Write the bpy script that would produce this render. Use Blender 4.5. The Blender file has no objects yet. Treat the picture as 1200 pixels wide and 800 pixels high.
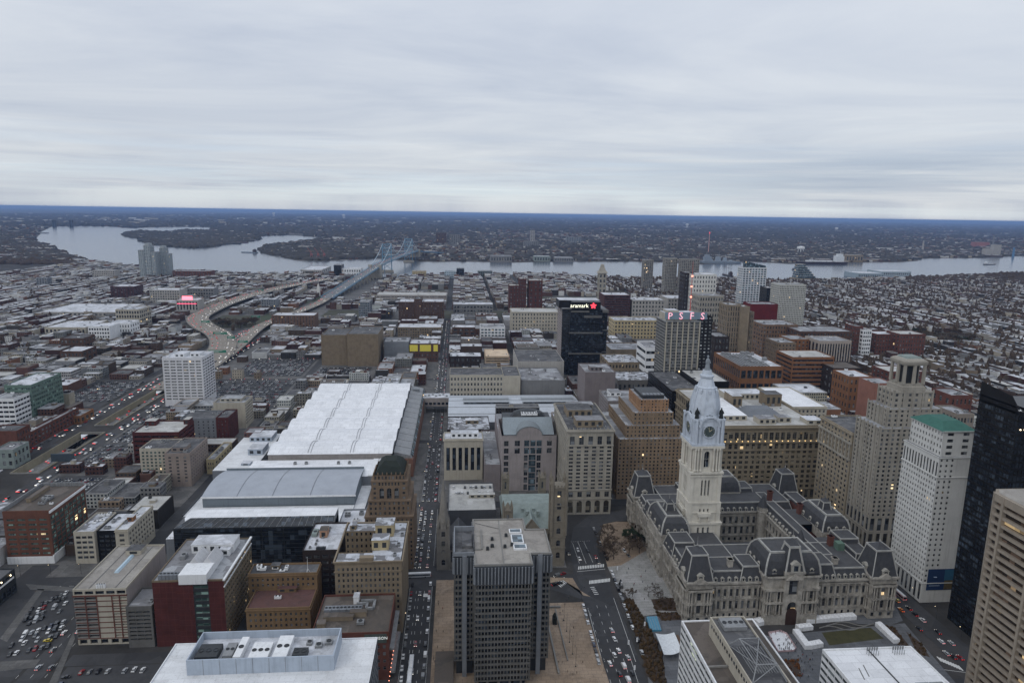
import bpy, math, random
import numpy as np
from mathutils import Vector, Matrix, Euler
S = bpy.context.scene
COL = S.collection
R = math.radians
random.seed(7)
# ------------------------------------------------------------------ camera
EYE = Vector((0.0,0.0,250.0))
FPX = 800.0
PITCH = math.atan(150/800.0)
YAW = math.atan((600-535)/800.0*math.cos(PITCH))
ROLL = R(0.9)
_f = Vector((math.sin(YAW)*math.cos(PITCH), math.cos(YAW)*math.cos(PITCH), -math.sin(PITCH)))
_r0 = _f.cross(Vector((0,0,1))).normalized(); _u0 = _r0.cross(_f)
_r = _r0*math.cos(ROLL)+_u0*math.sin(ROLL); _u = _u0*math.cos(ROLL)-_r0*math.sin(ROLL)
cd = bpy.data.cameras.new('camera'); cam = bpy.data.objects.new('camera', cd); COL.objects.link(cam)
m = Matrix((_r, _u, -_f)).transposed().to_4x4(); m.translation = EYE
cam.matrix_world = m
cd.sensor_width = 36; cd.lens = FPX/1200*36
cd.clip_start = 1; cd.clip_end = 200000
S.camera = cam
def gp(px, py, z=0.0):
 "ground point seen at a pixel of the 1200x800 photograph"
 d = _f*FPX+_r*(px-600)-_u*(py-400)
 t = (z-EYE.z)/d.z
 return (d.x*t, d.y*t)
def seen(x, y, z):
 v = Vector((x, y, z))-EYE; k = v.dot(_f)
 return (600+FPX*v.dot(_r)/k, 400-FPX*v.dot(_u)/k, k)
# ------------------------------------------------------------------ world, sun, exposure
SUN_EL, SUN_AZ = R(38), R(230)
w = bpy.data.worlds.new('World'); S.world = w; w.use_nodes = True
nt = w.node_tree; nt.nodes.clear()
def N(t, typ, **k):
 n = t.nodes.new(typ)
 for a, b in k.items(): setattr(n, a, b)
 return n
out = N(nt, 'ShaderNodeOutputWorld'); bg = N(nt, 'ShaderNodeBackground'); bg.inputs[1].default_value = 0.1
sky = N(nt, 'ShaderNodeTexSky', sky_type='NISHITA', sun_disc=False, sun_elevation=SUN_EL, sun_rotation=SUN_AZ)
sky.air_density = 1.0; sky.dust_density = 0.6
tc = N(nt, 'ShaderNodeTexCoord'); sp = N(nt, 'ShaderNodeSeparateXYZ')
nt.links.new(tc.outputs['Generated'], sp.inputs[0])
def mth(t, op, a, b=None, clamp=False):
 n = N(t, 'ShaderNodeMath', operation=op, use_clamp=clamp)
 for i, v in enumerate((a, b)):
  if v is None: continue
  if isinstance(v, (int, float)): n.inputs[i].default_value = v
  else: t.links.new(v, n.inputs[i])
 return n.outputs[0]
zc = mth(nt, 'MAXIMUM', sp.outputs[2], 0.02)
zz = mth(nt, 'ADD', zc, 0.03)
cx = mth(nt, 'DIVIDE', sp.outputs[0], zz); cy = mth(nt, 'DIVIDE', sp.outputs[1], zz)
cmb = N(nt, 'ShaderNodeCombineXYZ'); nt.links.new(cx, cmb.inputs[0]); nt.links.new(cy, cmb.inputs[1])
def noise(t, vec, scale, det=5, rough=0.55, dist=0.0):
 n = N(t, 'ShaderNodeTexNoise'); n.inputs['Scale'].default_value = scale; n.inputs['Detail'].default_value = det
 n.inputs['Roughness'].default_value = rough; n.inputs['Distortion'].default_value = dist
 if vec is not None: t.links.new(vec, n.inputs['Vector'])
 return n.outputs['Fac']
def ramp(t, fac, stops):
 n = N(t, 'ShaderNodeValToRGB'); e = n.color_ramp.elements
 while len(e) < len(stops): e.new(0.5)
 for i, (p, c) in enumerate(stops):
  e[i].position = p; e[i].color = (*c, 1) if len(c) == 3 else c
 t.links.new(fac, n.inputs[0]); return n.outputs[0]
mp = N(nt, 'ShaderNodeMapping'); nt.links.new(cmb.outputs[0], mp.inputs[0])
mp.inputs['Scale'].default_value = (0.55,0.8,1); mp.inputs['Rotation'].default_value = (0,0, R(25))
n1 = noise(nt, mp.outputs[0], 0.55,7,0.6,0.5)
n2 = noise(nt, mp.outputs[0], 0.16,4,0.55,0.3)
cl = mth(nt, 'ADD', mth(nt, 'MULTIPLY', n1,0.55), mth(nt, 'MULTIPLY', n2,0.45))
cloud = ramp(nt, cl, [(0.33,(4.7,5.3,6.5)), (0.45,(6.1,6.6,7.5)), (0.55,(7.2,7.6,8.2)), (0.66,(8.2,8.5,8.9))])
# an overcast sky is about three times brighter overhead than at the horizon
el = mth(nt, 'MAXIMUM', sp.outputs[2], 0.0)
up = mth(nt, 'ADD', mth(nt, 'MULTIPLY', el, 0.55), 0.9)
vm = N(nt, 'ShaderNodeVectorMath', operation='SCALE'); nt.links.new(cloud, vm.inputs[0]); nt.links.new(up, vm.inputs['Scale'])
# thin bands of clear, bluer sky low over the horizon
b1 = N(nt, 'ShaderNodeMapping'); nt.links.new(tc.outputs['Generated'], b1.inputs[0]); b1.inputs['Scale'].default_value = (2.2,2.2,55)
bn = noise(nt, b1.outputs[0], 1.0,4,0.55,0.2)
low = mth(nt, 'SUBTRACT', 1.0, mth(nt, 'MULTIPLY', el, 9.0), True)
band = mth(nt, 'MULTIPLY', ramp(nt, bn, [(0.42,(0,0,0)), (0.62,(0.8,0.8,0.8))]), low)
mx = N(nt, 'ShaderNodeMix', data_type='RGBA'); nt.links.new(band, mx.inputs['Factor']); nt.links.new(vm.outputs[0], mx.inputs['A'])
bl = N(nt, 'ShaderNodeVectorMath', operation='MULTIPLY'); nt.links.new(sky.outputs[0], bl.inputs[0]); bl.inputs[1].default_value = (0.55,0.62,0.75)
ba = N(nt, 'ShaderNodeVectorMath', operation='ADD'); nt.links.new(bl.outputs[0], ba.inputs[0]); ba.inputs[1].default_value = (4.3,4.75,5.5)
nt.links.new(ba.outputs[0], mx.inputs['B'])
# a blue-grey cloud bank low on the southern side
bk = mth(nt, 'MULTIPLY', ramp(nt, el, [(0.012,(0,0,0)), (0.04,(1,1,1)), (0.07,(0.8,)*3), (0.10,(0,0,0))]), ramp(nt, sp.outputs[0], [(0.12,(0,0,0)), (0.5,(1,1,1))]))
bk = mth(nt, 'MULTIPLY', bk, ramp(nt, bn, [(0.35,(0,0,0)), (0.55,(0.85,)*3)]))
mx3 = N(nt, 'ShaderNodeMix', data_type='RGBA'); nt.links.new(bk, mx3.inputs['Factor']); nt.links.new(mx.outputs['Result'], mx3.inputs['A']); mx3.inputs['B'].default_value = (3.5,4.1,5.3,1)
# mostly cloud, a little of the clear sky's own colour through it
mx2 = N(nt, 'ShaderNodeMix', data_type='RGBA'); mx2.inputs['Factor'].default_value = 0.08
nt.links.new(mx3.outputs['Result'], mx2.inputs['A']); nt.links.new(sky.outputs[0], mx2.inputs['B'])
nt.links.new(mx2.outputs['Result'], bg.inputs[0]); nt.links.new(bg.outputs[0], out.inputs[0])
sd = bpy.data.lights.new('sun', 'SUN'); sd.energy = 0.6; sd.angle = R(25); sd.color = (1,0.95,0.88)
so = bpy.data.objects.new('sun', sd); COL.objects.link(so)
# sun stands behind the camera, to the south-west
so.rotation_euler = Euler((R(90)-SUN_EL, 0, R(180)-SUN_AZ+R(180)))
so.rotation_euler = (Vector((math.sin(SUN_AZ)*math.cos(SUN_EL), math.cos(SUN_AZ)*math.cos(SUN_EL), math.sin(SUN_EL)))).to_track_quat('Z', 'Y').to_euler()
S.view_settings.view_transform = 'Standard'; S.view_settings.look = 'None'
S.view_settings.exposure = 0.0; S.view_settings.gamma = 1.0; S.view_settings.use_curve_mapping = False
S.cycles.use_denoising = True
S.cycles.max_bounces = 6; S.cycles.diffuse_bounces = 2; S.cycles.volume_bounces = 1; S.cycles.glossy_bounces = 3
# ------------------------------------------------------------------ materials
def mat(name):
 m = bpy.data.materials.new(name); m.use_nodes = True
 t = m.node_tree; b = t.nodes['Principled BSDF']
 return m, t, b
def rgbmix(t, fac, a, b, mode='MIX'):
 n = N(t, 'ShaderNodeMix', data_type='RGBA', blend_type=mode)
 for key, v in (('Factor', fac), ('A', a), ('B', b)):
  if isinstance(v, (int, float)): n.inputs[key].default_value = v
  elif isinstance(v, tuple): n.inputs[key].default_value = (*v, 1)
  else: t.links.new(v, n.inputs[key])
 return n.outputs['Result']
def objvec(t):
 return N(t, 'ShaderNodeNewGeometry').outputs['Position']
def stained(name, col, amt=0.25, scale=0.15, rough=0.85, streak=True, spec=0.3, second=None):
 "a real surface: base colour broken by weather stains, soot and vertical streaks"
 m, t, b = mat(name)
 p = objvec(t); lum = max(col); kf = 0.6+0.35*min(1, max(0,(lum-0.38)/0.25)); col = tuple(c*kf for c in col)
 n_ = noise(t, p, scale, 6,0.65)
 dark = tuple(c*(1-amt) for c in col); light = tuple(min(1, c*(1+amt*0.7)) for c in col)
 c = ramp(t, n_, [(0.3, dark), (0.5, col), (0.72, second or light)])
 if streak:
  mp = N(t, 'ShaderNodeMapping'); t.links.new(p, mp.inputs[0]); mp.inputs['Scale'].default_value = (0.7,0.7,0.05)
  s = noise(t, mp.outputs[0], 1.0,3,0.6)
  c = rgbmix(t, ramp(t, s, [(0.5,(0,0,0)), (0.8,(0.6,0.6,0.6))]), c, tuple(x*0.6 for x in col))
 t.links.new(c, b.inputs['Base Color'])
 b.inputs['Roughness'].default_value = rough; b.inputs['Specular IOR Level'].default_value = spec
 return m
def tinted(name, amt=0.3, scale=0.2, rough=0.9, bricks=False):
 "takes its base colour from the object's own colour, broken by stains"
 m, t, b = mat(name)
 oi = N(t, 'ShaderNodeObjectInfo'); p = objvec(t)
 f = ramp(t, noise(t, p, scale, 6,0.65), [(0.3,(1-amt,)*3), (0.5,(1,1,1)), (0.75,(1+amt*0.4,)*3)])
 c = rgbmix(t, 1.0, rgbmix(t, 1.0, oi.outputs['Color'], (0.62,0.62,0.62), 'MULTIPLY'), f, 'MULTIPLY')
 t.links.new(c, b.inputs['Base Color']); b.inputs['Roughness'].default_value = rough
 b.inputs['Specular IOR Level'].default_value = 0.3
 return m
def roofmat(name, base, patch, stain, pscale=0.08, joint=0.0, jc=0.6):
 "flat roof: membrane with repaired patches, ponding stains and dirt"
 m, t, b = mat(name); p = objvec(t)
 v = N(t, 'ShaderNodeTexVoronoi', distance='CHEBYCHEV', feature='F1'); v.inputs['Scale'].default_value = pscale; t.links.new(p, v.inputs['Vector'])
 h = N(t, 'ShaderNodeSeparateColor'); t.links.new(v.outputs['Color'], h.inputs[0])
 c = rgbmix(t, ramp(t, h.outputs[0], [(0.55,(0,0,0)), (0.62,(1,1,1))]), base, patch)
 c = rgbmix(t, ramp(t, noise(t, p, 0.11,6,0.7,0.6), [(0.48,(0,0,0)), (0.68,(0.85,)*3)]), c, stain)
 c = rgbmix(t, ramp(t, noise(t, p, 1.1,3,0.6), [(0.55,(0,0,0)), (0.8,(0.5,)*3)]), c, tuple(x*0.5 for x in stain))
 if joint:
  br = N(t, 'ShaderNodeTexBrick', offset=0.5); t.links.new(p, br.inputs['Vector']); br.inputs['Scale'].default_value = 1.0
  br.inputs['Brick Width'].default_value = joint*1.6; br.inputs['Row Height'].default_value = joint; br.inputs['Mortar Size'].default_value = joint*0.035
  br.inputs['Color1'].default_value = (1,1,1,1); br.inputs['Color2'].default_value = (0.9,0.9,0.9,1); br.inputs['Mortar'].default_value = (jc, jc, jc, 1)
  c = rgbmix(t, 1.0, c, br.outputs['Color'], 'MULTIPLY')
 t.links.new(c, b.inputs['Base Color']); b.inputs['Roughness'].default_value = 0.9
 return m
def glassmat(name, dark, light, lit=0.03, cell=(3.0,3.0,3.6), rough=0.12, litcol=(1.0,0.72,0.38), strength=2.2, tint=None):
 "window glass: each pane differs by what stands behind it (blinds, rooms, a few lamps on)"
 m, t, b = mat(name)
 g = N(t, 'ShaderNodeNewGeometry')
 dv = N(t, 'ShaderNodeVectorMath', operation='DIVIDE'); t.links.new(g.outputs['Position'], dv.inputs[0]); dv.inputs[1].default_value = cell
 fl = N(t, 'ShaderNodeVectorMath', operation='FLOOR'); t.links.new(dv.outputs[0], fl.inputs[0])
 wn = N(t, 'ShaderNodeTexWhiteNoise', noise_dimensions='3D'); t.links.new(fl.outputs[0], wn.inputs['Vector'])
 c = ramp(t, wn.outputs['Value'], [(0.0, dark), (0.5, tuple((a*2+bb)/3 for a, bb in zip(dark, light))), (0.82, light), (0.9, tuple(min(1, x*2.6) for x in light))])
 t.links.new(c, b.inputs['Base Color'])
 b.inputs['Roughness'].default_value = rough; b.inputs['Specular IOR Level'].default_value = 0.6
 if lit > 0:
  sc = N(t, 'ShaderNodeSeparateColor'); t.links.new(wn.outputs['Color'], sc.inputs[0])
  e = mth(t, 'GREATER_THAN', sc.outputs[1], 1-lit)
  b.inputs['Emission Color'].default_value = (*litcol, 1)
  t.links.new(mth(t, 'MULTIPLY', mth(t, 'MULTIPLY', e, sc.outputs[2]), strength), b.inputs['Emission Strength'])
 return m
def plain(name, col, rough=0.6, metal=0.0, emit=None, es=1.0):
 m, t, b = mat(name)
 b.inputs['Base Color'].default_value = (*col, 1); b.inputs['Roughness'].default_value = rough; b.inputs['Metallic'].default_value = metal
 if emit: b.inputs['Emission Color'].default_value = (*emit, 1); b.inputs['Emission Strength'].default_value = es
 else:
  n_ = noise(t, objvec(t), 0.9,4,0.6)
  c = ramp(t, n_, [(0.3, tuple(x*0.82 for x in col)), (0.7, tuple(min(1, x*1.1) for x in col))])
  t.links.new(c, b.inputs['Base Color'])
 return m
GLASS = glassmat('window_glass', (0.012,0.014,0.018), (0.07,0.075,0.08), 0.006)
GLASSD = glassmat('dark_glass', (0.006,0.008,0.012), (0.02,0.026,0.034), 0.002)
GLASSB = glassmat('blue_glass', (0.02,0.035,0.045), (0.07,0.10,0.12), 0.01)
GLASSG = glassmat('green_glass', (0.03,0.055,0.05), (0.10,0.15,0.13), 0.02)
GLASSW = glassmat('warm_glass', (0.02,0.02,0.02), (0.09,0.08,0.06), 0.03, strength=1.1)
FRAME = plain('window_frame', (0.10,0.10,0.10), 0.6)
FRAMEW = plain('pale_frame', (0.5,0.5,0.48), 0.6)
WHITE = stained('white_stone', (0.62,0.61,0.58), 0.15,0.1)
LIME = stained('limestone', (0.44,0.41,0.35), 0.25,0.12)
CITYSTONE = stained('weathered_marble', (0.45,0.42,0.37), 0.55,0.22)
CITYWHITE = stained('cleaned_marble', (0.60,0.57,0.50), 0.18,0.14)
TRIM = stained('white_trim', (0.46,0.455,0.43), 0.25,0.3, streak=False)
IRONGREY = stained('painted_iron', (0.50,0.55,0.62), 0.16,0.25)
SLATE = stained('slate', (0.085,0.087,0.095), 0.3,0.4, rough=0.6)
CONC = stained('concrete', (0.34,0.33,0.31), 0.2,0.12)
CONCD = stained('dark_concrete', (0.19,0.185,0.175), 0.25,0.12)
TAN = stained('tan_stone', (0.36,0.29,0.205), 0.22,0.12)
TANB = stained('tan_brick', (0.30,0.235,0.16), 0.25,0.2)
RUST = stained('brown_stone', (0.27,0.195,0.135), 0.25,0.15)
OCHRE = stained('ochre_brick', (0.30,0.195,0.105), 0.22,0.1)
ORANGE = stained('orange_brick', (0.36,0.17,0.08), 0.25,0.15)
REDBR = stained('red_brick', (0.115,0.03,0.028), 0.3,0.15)
REDB2 = stained('dull_red_brick', (0.19,0.075,0.055), 0.3,0.15)
BROWNB = stained('brown_brick', (0.13,0.072,0.05), 0.3,0.15)
DARKB = stained('dark_brick', (0.045,0.032,0.03), 0.3,0.15)
PINK = stained('pinkish_granite', (0.44,0.395,0.39), 0.16,0.1)
GREYP = stained('grey_panel', (0.30,0.32,0.35), 0.15,0.15, rough=0.5)
BLUEP = stained('blue_grey_panel', (0.42,0.48,0.56), 0.12,0.15, rough=0.5)
WHITEP = stained('white_panel', (0.72,0.73,0.74), 0.1,0.15, rough=0.6)
BLACKP = stained('black_panel', (0.014,0.014,0.016), 0.3,0.2, rough=0.35)
CREAM = stained('cream_concrete', (0.50,0.46,0.38), 0.15,0.1)
COPPER = stained('green_copper', (0.07,0.21,0.17), 0.2,0.3, streak=False)
PALEGREEN = stained('pale_green_copper', (0.33,0.39,0.37), 0.25,0.2, streak=False)
STEELBLUE = stained('blue_painted_steel', (0.13,0.27,0.46), 0.15,0.2)
METAL = stained('galvanised_metal', (0.36,0.37,0.38), 0.25,0.4, rough=0.5)
METALD = stained('dark_metal', (0.05,0.055,0.06), 0.25,0.4, rough=0.5)
GREYROOF = stained('standing_seam_grey', (0.42,0.45,0.50), 0.12,0.08, rough=0.45, streak=False)
HALLROOF = roofmat('white_membrane', (0.76,0.77,0.79), (0.72,0.73,0.75), (0.62,0.63,0.65), 0.05,5.5,0.8)
R_WHITE = roofmat('roof_white', (0.56,0.575,0.61), (0.42,0.435,0.46), (0.25,0.25,0.26))
R_GREY = roofmat('roof_grey', (0.20,0.20,0.21), (0.32,0.33,0.345), (0.10,0.10,0.10))
R_TAR = roofmat('roof_tar', (0.05,0.05,0.054), (0.085,0.085,0.09), (0.18,0.18,0.18))
R_TAN = roofmat('roof_gravel', (0.27,0.25,0.225), (0.31,0.29,0.26), (0.17,0.155,0.14))
R_BROWN = roofmat('roof_brown', (0.085,0.07,0.058), (0.12,0.10,0.085), (0.05,0.045,0.04))
R_RED = roofmat('roof_red_brown', (0.10,0.048,0.042), (0.12,0.06,0.055), (0.06,0.035,0.03))
R_PATCH = roofmat('roof_patchy', (0.48,0.50,0.54), (0.17,0.17,0.18), (0.12,0.12,0.12), 0.2)
R_PALE = roofmat('roof_pale', (0.38,0.375,0.355), (0.46,0.455,0.44), (0.24,0.235,0.225))
WALLT = tinted('tinted_wall'); ROOFT = tinted('tinted_roof', 0.4,0.12)
ASPHALT = roofmat('asphalt', (0.034,0.034,0.036), (0.046,0.046,0.048), (0.024,0.024,0.026), 0.03)
PAVE = roofmat('pavement_slabs', (0.10,0.097,0.093), (0.13,0.125,0.12), (0.06,0.058,0.056), 0.1,2.5)
PLAZAT = roofmat('tan_paving', (0.27,0.20,0.14), (0.31,0.235,0.17), (0.16,0.12,0.09), 0.12,3.0)
PLAZAG = roofmat('grey_paving', (0.30,0.295,0.28), (0.35,0.34,0.33), (0.20,0.195,0.185), 0.12,3.0)
PLAZAD = roofmat('dark_paving', (0.11,0.115,0.125), (0.14,0.145,0.155), (0.08,0.08,0.085), 0.12,3.0)
PAINT = plain('road_paint', (0.62,0.62,0.60), 0.8)
LAMPW = plain('lamp_glow', (1,0.9,0.7), emit=(1.0,0.80,0.5), es=6)
REDL = plain('tail_light', (0.5,0.02,0.02), emit=(1.0,0.05,0.04), es=1.4)
HEADL = plain('head_light', (1,1,1), emit=(1.0,0.93,0.8), es=1.5)
RUBBER = plain('rubber', (0.02,0.02,0.02), 0.9)
def carpaint():
 m, t, b = mat('car_paint'); oi = N(t, 'ShaderNodeObjectInfo'); t.links.new(oi.outputs['Color'], b.inputs['Base Color'])
 b.inputs['Roughness'].default_value = 0.25; b.inputs['Coat Weight'].default_value = 0.5; return m
CARP = carpaint()
# ------------------------------------------------------------------ mesh building
class MB:
 def __init__(s): s.v = []; s.f = []; s.m = []
 def quad(s, a, b, c, d, mi=0):
  n = len(s.v); s.v += [tuple(a), tuple(b), tuple(c), tuple(d)]; s.f.append((n, n+1, n+2, n+3)); s.m.append(mi)
 def poly(s, pts, mi=0):
  n = len(s.v); s.v += [tuple(p) for p in pts]; s.f.append(tuple(range(n, n+len(pts)))); s.m.append(mi)
 def hexa(s, b, t, mi=0, top=None, bottom=True):
  "b, t: four points each, counter-clockwise from above"
  n = len(s.v); s.v += [tuple(p) for p in b]+[tuple(p) for p in t]
  k = len(b)
  for i in range(k):
   j = (i+1) % k; s.f.append((n+i, n+j, n+k+j, n+k+i)); s.m.append(mi)
  s.f.append(tuple(range(n+k, n+2*k))); s.m.append(mi if top is None else top)
  if bottom: s.f.append(tuple(range(n+k-1, n-1,-1))); s.m.append(mi)
 def box(s, x0, y0, z0, x1, y1, z1, mi=0, top=None, bottom=False):
  s.hexa([(x0, y0, z0), (x1, y0, z0), (x1, y1, z0), (x0, y1, z0)], [(x0, y0, z1), (x1, y0, z1), (x1, y1, z1), (x0, y1, z1)], mi, top, bottom)
 def frus(s, x0, y0, x1, y1, z0, ix, iy, z1, mi=0, top=None):
  s.hexa([(x0, y0, z0), (x1, y0, z0), (x1, y1, z0), (x0, y1, z0)], [(x0+ix, y0+iy, z1), (x1-ix, y0+iy, z1), (x1-ix, y1-iy, z1), (x0+ix, y1-iy, z1)], mi, top, False)
 def prism(s, poly, z0, z1, mi=0, top=None):
  s.hexa([(x, y, z0) for x, y in poly], [(x, y, z1) for x, y in poly], mi, top, False)
 def lathe(s, cx, cy, prof, n=12, mi=0, rot=0.0, sx=1, sy=1, mis=None):
  b = len(s.v)
  for r_, z in prof:
   for i in range(n):
    a = rot+2*math.pi*i/n; s.v.append((cx+sx*r_*math.cos(a), cy+sy*r_*math.sin(a), z))
  for k in range(len(prof)-1):
   for i in range(n):
    j = (i+1) % n
    s.f.append((b+k*n+i, b+k*n+j, b+(k+1)*n+j, b+(k+1)*n+i)); s.m.append(mis[k] if mis else mi)
  s.f.append(tuple(b+(len(prof)-1)*n+i for i in range(n))); s.m.append(mis[-1] if mis else mi)
 def tube(s, p, q, r_=0.2, n=5, mi=0, r2=None):
  p = Vector(p); q = Vector(q); d = (q-p)
  if d.length < 1e-6: return
  d.normalize(); a = d.orthogonal().normalized(); c = d.cross(a); b = len(s.v); r2 = r_ if r2 is None else r2
  for P, rr in ((p, r_), (q, r2)):
   for i in range(n):
    t = 2*math.pi*i/n; s.v.append(tuple(P+a*(rr*math.cos(t))+c*(rr*math.sin(t))))
  for i in range(n):
   j = (i+1) % n; s.f.append((b+i, b+j, b+n+j, b+n+i)); s.m.append(mi)
  s.f.append(tuple(b+n+i for i in range(n))); s.m.append(mi)
 def bar(s, p, q, w, h, mi=0):
  "a beam of width w (level) and height h between two points"
  p = Vector(p); q = Vector(q); d = (q-p).normalized(); a = d.cross(Vector((0,0,1)))
  a = a.normalized() if a.length > 1e-4 else Vector((1,0,0)); c = a.cross(d).normalized()
  a = a*(w/2); c = c*(h/2); n = len(s.v)
  for P in (p, q): s.v += [tuple(P-a-c), tuple(P+a-c), tuple(P+a+c), tuple(P-a+c)]
  for i in range(4):
   j = (i+1) % 4; s.f.append((n+i, n+j, n+4+j, n+4+i)); s.m.append(mi)
  s.f += [(n+3, n+2, n+1, n), (n+4, n+5, n+6, n+7)]; s.m += [mi, mi]
 def mesh(s, name, mats):
  me = bpy.data.meshes.new(name); me.from_pydata(s.v, [], s.f)
  for x in (mats if isinstance(mats, (list, tuple)) else [mats]): me.materials.append(x)
  if any(s.m): me.polygons.foreach_set('material_index', s.m)
  me.update(); return me
def link(name, data, parent=None, loc=None):
 o = bpy.data.objects.new(name, data); COL.objects.link(o)
 if parent is not None:
  o.parent = parent
  if parent.name in BASE: o.matrix_parent_inverse = Matrix.Translation(-BASE[parent.name])
 if loc is not None: o.location = loc
 return o
BASE = {}   # things whose parts are modelled in world coordinates
def obj(name, mb, mats, parent=None):
 return link(name, mb.mesh(name, mats), parent)
def thing(name, label, cat, loc=(0,0,0), group=None):
 o = link(name, None, None, loc); o['label'] = label; o['category'] = cat
 if group: o['group'] = group
 return o
def tag(o, label, cat, group=None):
 o['label'] = label; o['category'] = cat
 if group: o['group'] = group
 return o
def kind(o, k): o['kind'] = k; return o
def struct(name, mb, mats): return kind(obj(name, mb, mats), 'structure')
WINCACHE = {}
def window_mesh(w, h, gl, fr, arch=False, style=0):
 key = (round(w, 2), round(h, 2), gl.name, fr.name, arch, style)
 if key in WINCACHE: return WINCACHE[key]
 b = MB()   # local: x along the wall, z up, y = 0 at the glass, outside is -y
 t = min(0.16, w*0.09)
 if arch:
  n = 6; pts = [(-w/2,0,-h/2), (w/2,0,-h/2)]+[(w/2*math.cos(a), 0, h/2-w/2+w/2*math.sin(a)) for a in [math.pi*i/n for i in range(n+1)]]
  b.poly(pts, 0)
 else:
  b.quad((-w/2,0,-h/2), (w/2,0,-h/2), (w/2,0, h/2), (-w/2,0, h/2), 0)
 def bar(x0, z0, x1, z1): b.box(x0,-0.08, z0, x1,0.0, z1,1, None, True)
 bar(-w/2,-h/2, w/2,-h/2+t); bar(-w/2,-h/2+t, -w/2+t, h/2-(w/2 if arch else 0)); bar(w/2-t, -h/2+t, w/2, h/2-(w/2 if arch else 0))
 if not arch: bar(-w/2+t, h/2-t, w/2-t, h/2)
 if style in (0,2): bar(-w/2+t, -t/2, w/2-t, t/2)
 if style in (1,2) and w > 1.2: bar(-t/2,-h/2+t, t/2, h/2-t)
 me = b.mesh('window', [gl, fr]); WINCACHE[key] = me
 return me
def recess(b, P, U, Nn, x0, x1, z0, z1, dep, rmi):
 "the four reveals of an opening in a wall plane"
 def Q(x, z, d): return (P[0]+U[0]*x-Nn[0]*d, P[1]+U[1]*x-Nn[1]*d, z)
 b.quad(Q(x0, z0,0), Q(x1, z0,0), Q(x1, z0, dep), Q(x0, z0, dep), rmi)
 b.quad(Q(x0, z1, dep), Q(x1, z1, dep), Q(x1, z1,0), Q(x0, z1,0), rmi)
 b.quad(Q(x0, z0,0), Q(x0, z0, dep), Q(x0, z1, dep), Q(x0, z1,0), rmi)
 b.quad(Q(x1, z0, dep), Q(x1, z0,0), Q(x1, z1,0), Q(x1, z1, dep), rmi)
class Facade:
 "collects a thing's wall faces and the openings in them"
 def __init__(s): s.b = MB(); s.w = []
 def wall(s, P, Q, z0, z1, cols=0, rows=0, wf=0.5, hf=0.55, dep=0.35, mi=0, bot=0.0, top=0.0, mar=0.0, skip=None, arch_rows=(), sp=None, style=0, gl=None):
  """wall from ground point P to Q (outside is to the right of P->Q seen from above ... i.e. normal = (dy,-dx)), with cols x rows openings;
  bot/top: blank height below/above, mar: blank width at both ends; sp: material of the strip between openings of one column"""
  b = s.b; L = math.hypot(Q[0]-P[0], Q[1]-P[1]); U = ((Q[0]-P[0])/L, (Q[1]-P[1])/L); Nn = (U[1], -U[0])
  def A(x, z): return (P[0]+U[0]*x, P[1]+U[1]*x, z)
  if not cols or not rows:
   b.quad(A(0, z0), A(L, z0), A(L, z1), A(0, z1), mi); return
  if bot > 0: b.quad(A(0, z0), A(L, z0), A(L, z0+bot), A(0, z0+bot), mi)
  if top > 0: b.quad(A(0, z1-top), A(L, z1-top), A(L, z1), A(0, z1), mi)
  za, zb = z0+bot, z1-top
  if mar > 0:
   b.quad(A(0, za), A(mar, za), A(mar, zb), A(0, zb), mi); b.quad(A(L-mar, za), A(L, za), A(L, zb), A(L-mar, zb), mi)
  xa, xb = mar, L-mar; cw = (xb-xa)/cols; ch = (zb-za)/rows; ww = cw*wf; hh = ch*hf
  sm = mi if sp is None else sp
  for r in range(rows):
   c0 = za+r*ch; w0 = c0+(ch-hh)*0.5; w1 = w0+hh
   for c in range(cols):
    k0 = xa+c*cw; k1 = k0+cw
    if skip and skip(c, r):
     b.quad(A(k0, c0), A(k1, c0), A(k1, c0+ch), A(k0, c0+ch), mi); continue
    x0 = k0+(cw-ww)/2; x1 = x0+ww
    b.quad(A(k0, c0), A(x0, c0), A(x0, c0+ch), A(k0, c0+ch), mi); b.quad(A(x1, c0), A(k1, c0), A(k1, c0+ch), A(x1, c0+ch), mi)
    b.quad(A(x0, c0), A(x1, c0), A(x1, w0), A(x0, w0), sm); b.quad(A(x0, w1), A(x1, w1), A(x1, c0+ch), A(x0, c0+ch), sm)
    recess(b, P, U, Nn, x0, x1, w0, w1, dep, mi)
    xm = (x0+x1)/2
    ar = r in arch_rows or (r-rows) in arch_rows
    if ar:   # spandrels of the arch, flush with the wall
     n = 4; zc = w1-ww/2
     for sgn in (-1,1):
      pts = [A(xm+sgn*ww/2, zc)]+[A(xm+sgn*ww/2*math.cos(a), zc+ww/2*math.sin(a)) for a in [math.pi/2*i/n for i in range(1, n+1)]]+[A(xm+sgn*ww/2, w1)]
      if sgn > 0: pts = pts[::-1]
      b.poly([(p[0]+Nn[0]*0.01, p[1]+Nn[1]*0.01, p[2]) for p in pts], mi)
    s.w.append((P[0]+U[0]*xm-Nn[0]*dep, P[1]+U[1]*xm-Nn[1]*dep, (w0+w1)/2, math.atan2(U[1], U[0]), ww, hh, style, gl))
 def box(s, x0, y0, x1, y1, z0, z1, W=None, Nf=None, Sf=None, E=None, mi=0, **k):
  """four walls; W (facing the camera), Nf (towards -x), Sf (towards +x), E: dicts of openings or None"""
  for d, P, Q in ((W, (x0, y0), (x1, y0)), (Sf, (x1, y0), (x1, y1)), (E, (x1, y1), (x0, y1)), (Nf, (x0, y1), (x0, y0))):
   kk = dict(k); kk.update(d or {}); 
   if d is None: s.wall(P, Q, z0, z1, mi=mi)
   else: kk.setdefault('mi', mi); s.wall(P, Q, z0, z1, **kk)
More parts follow.
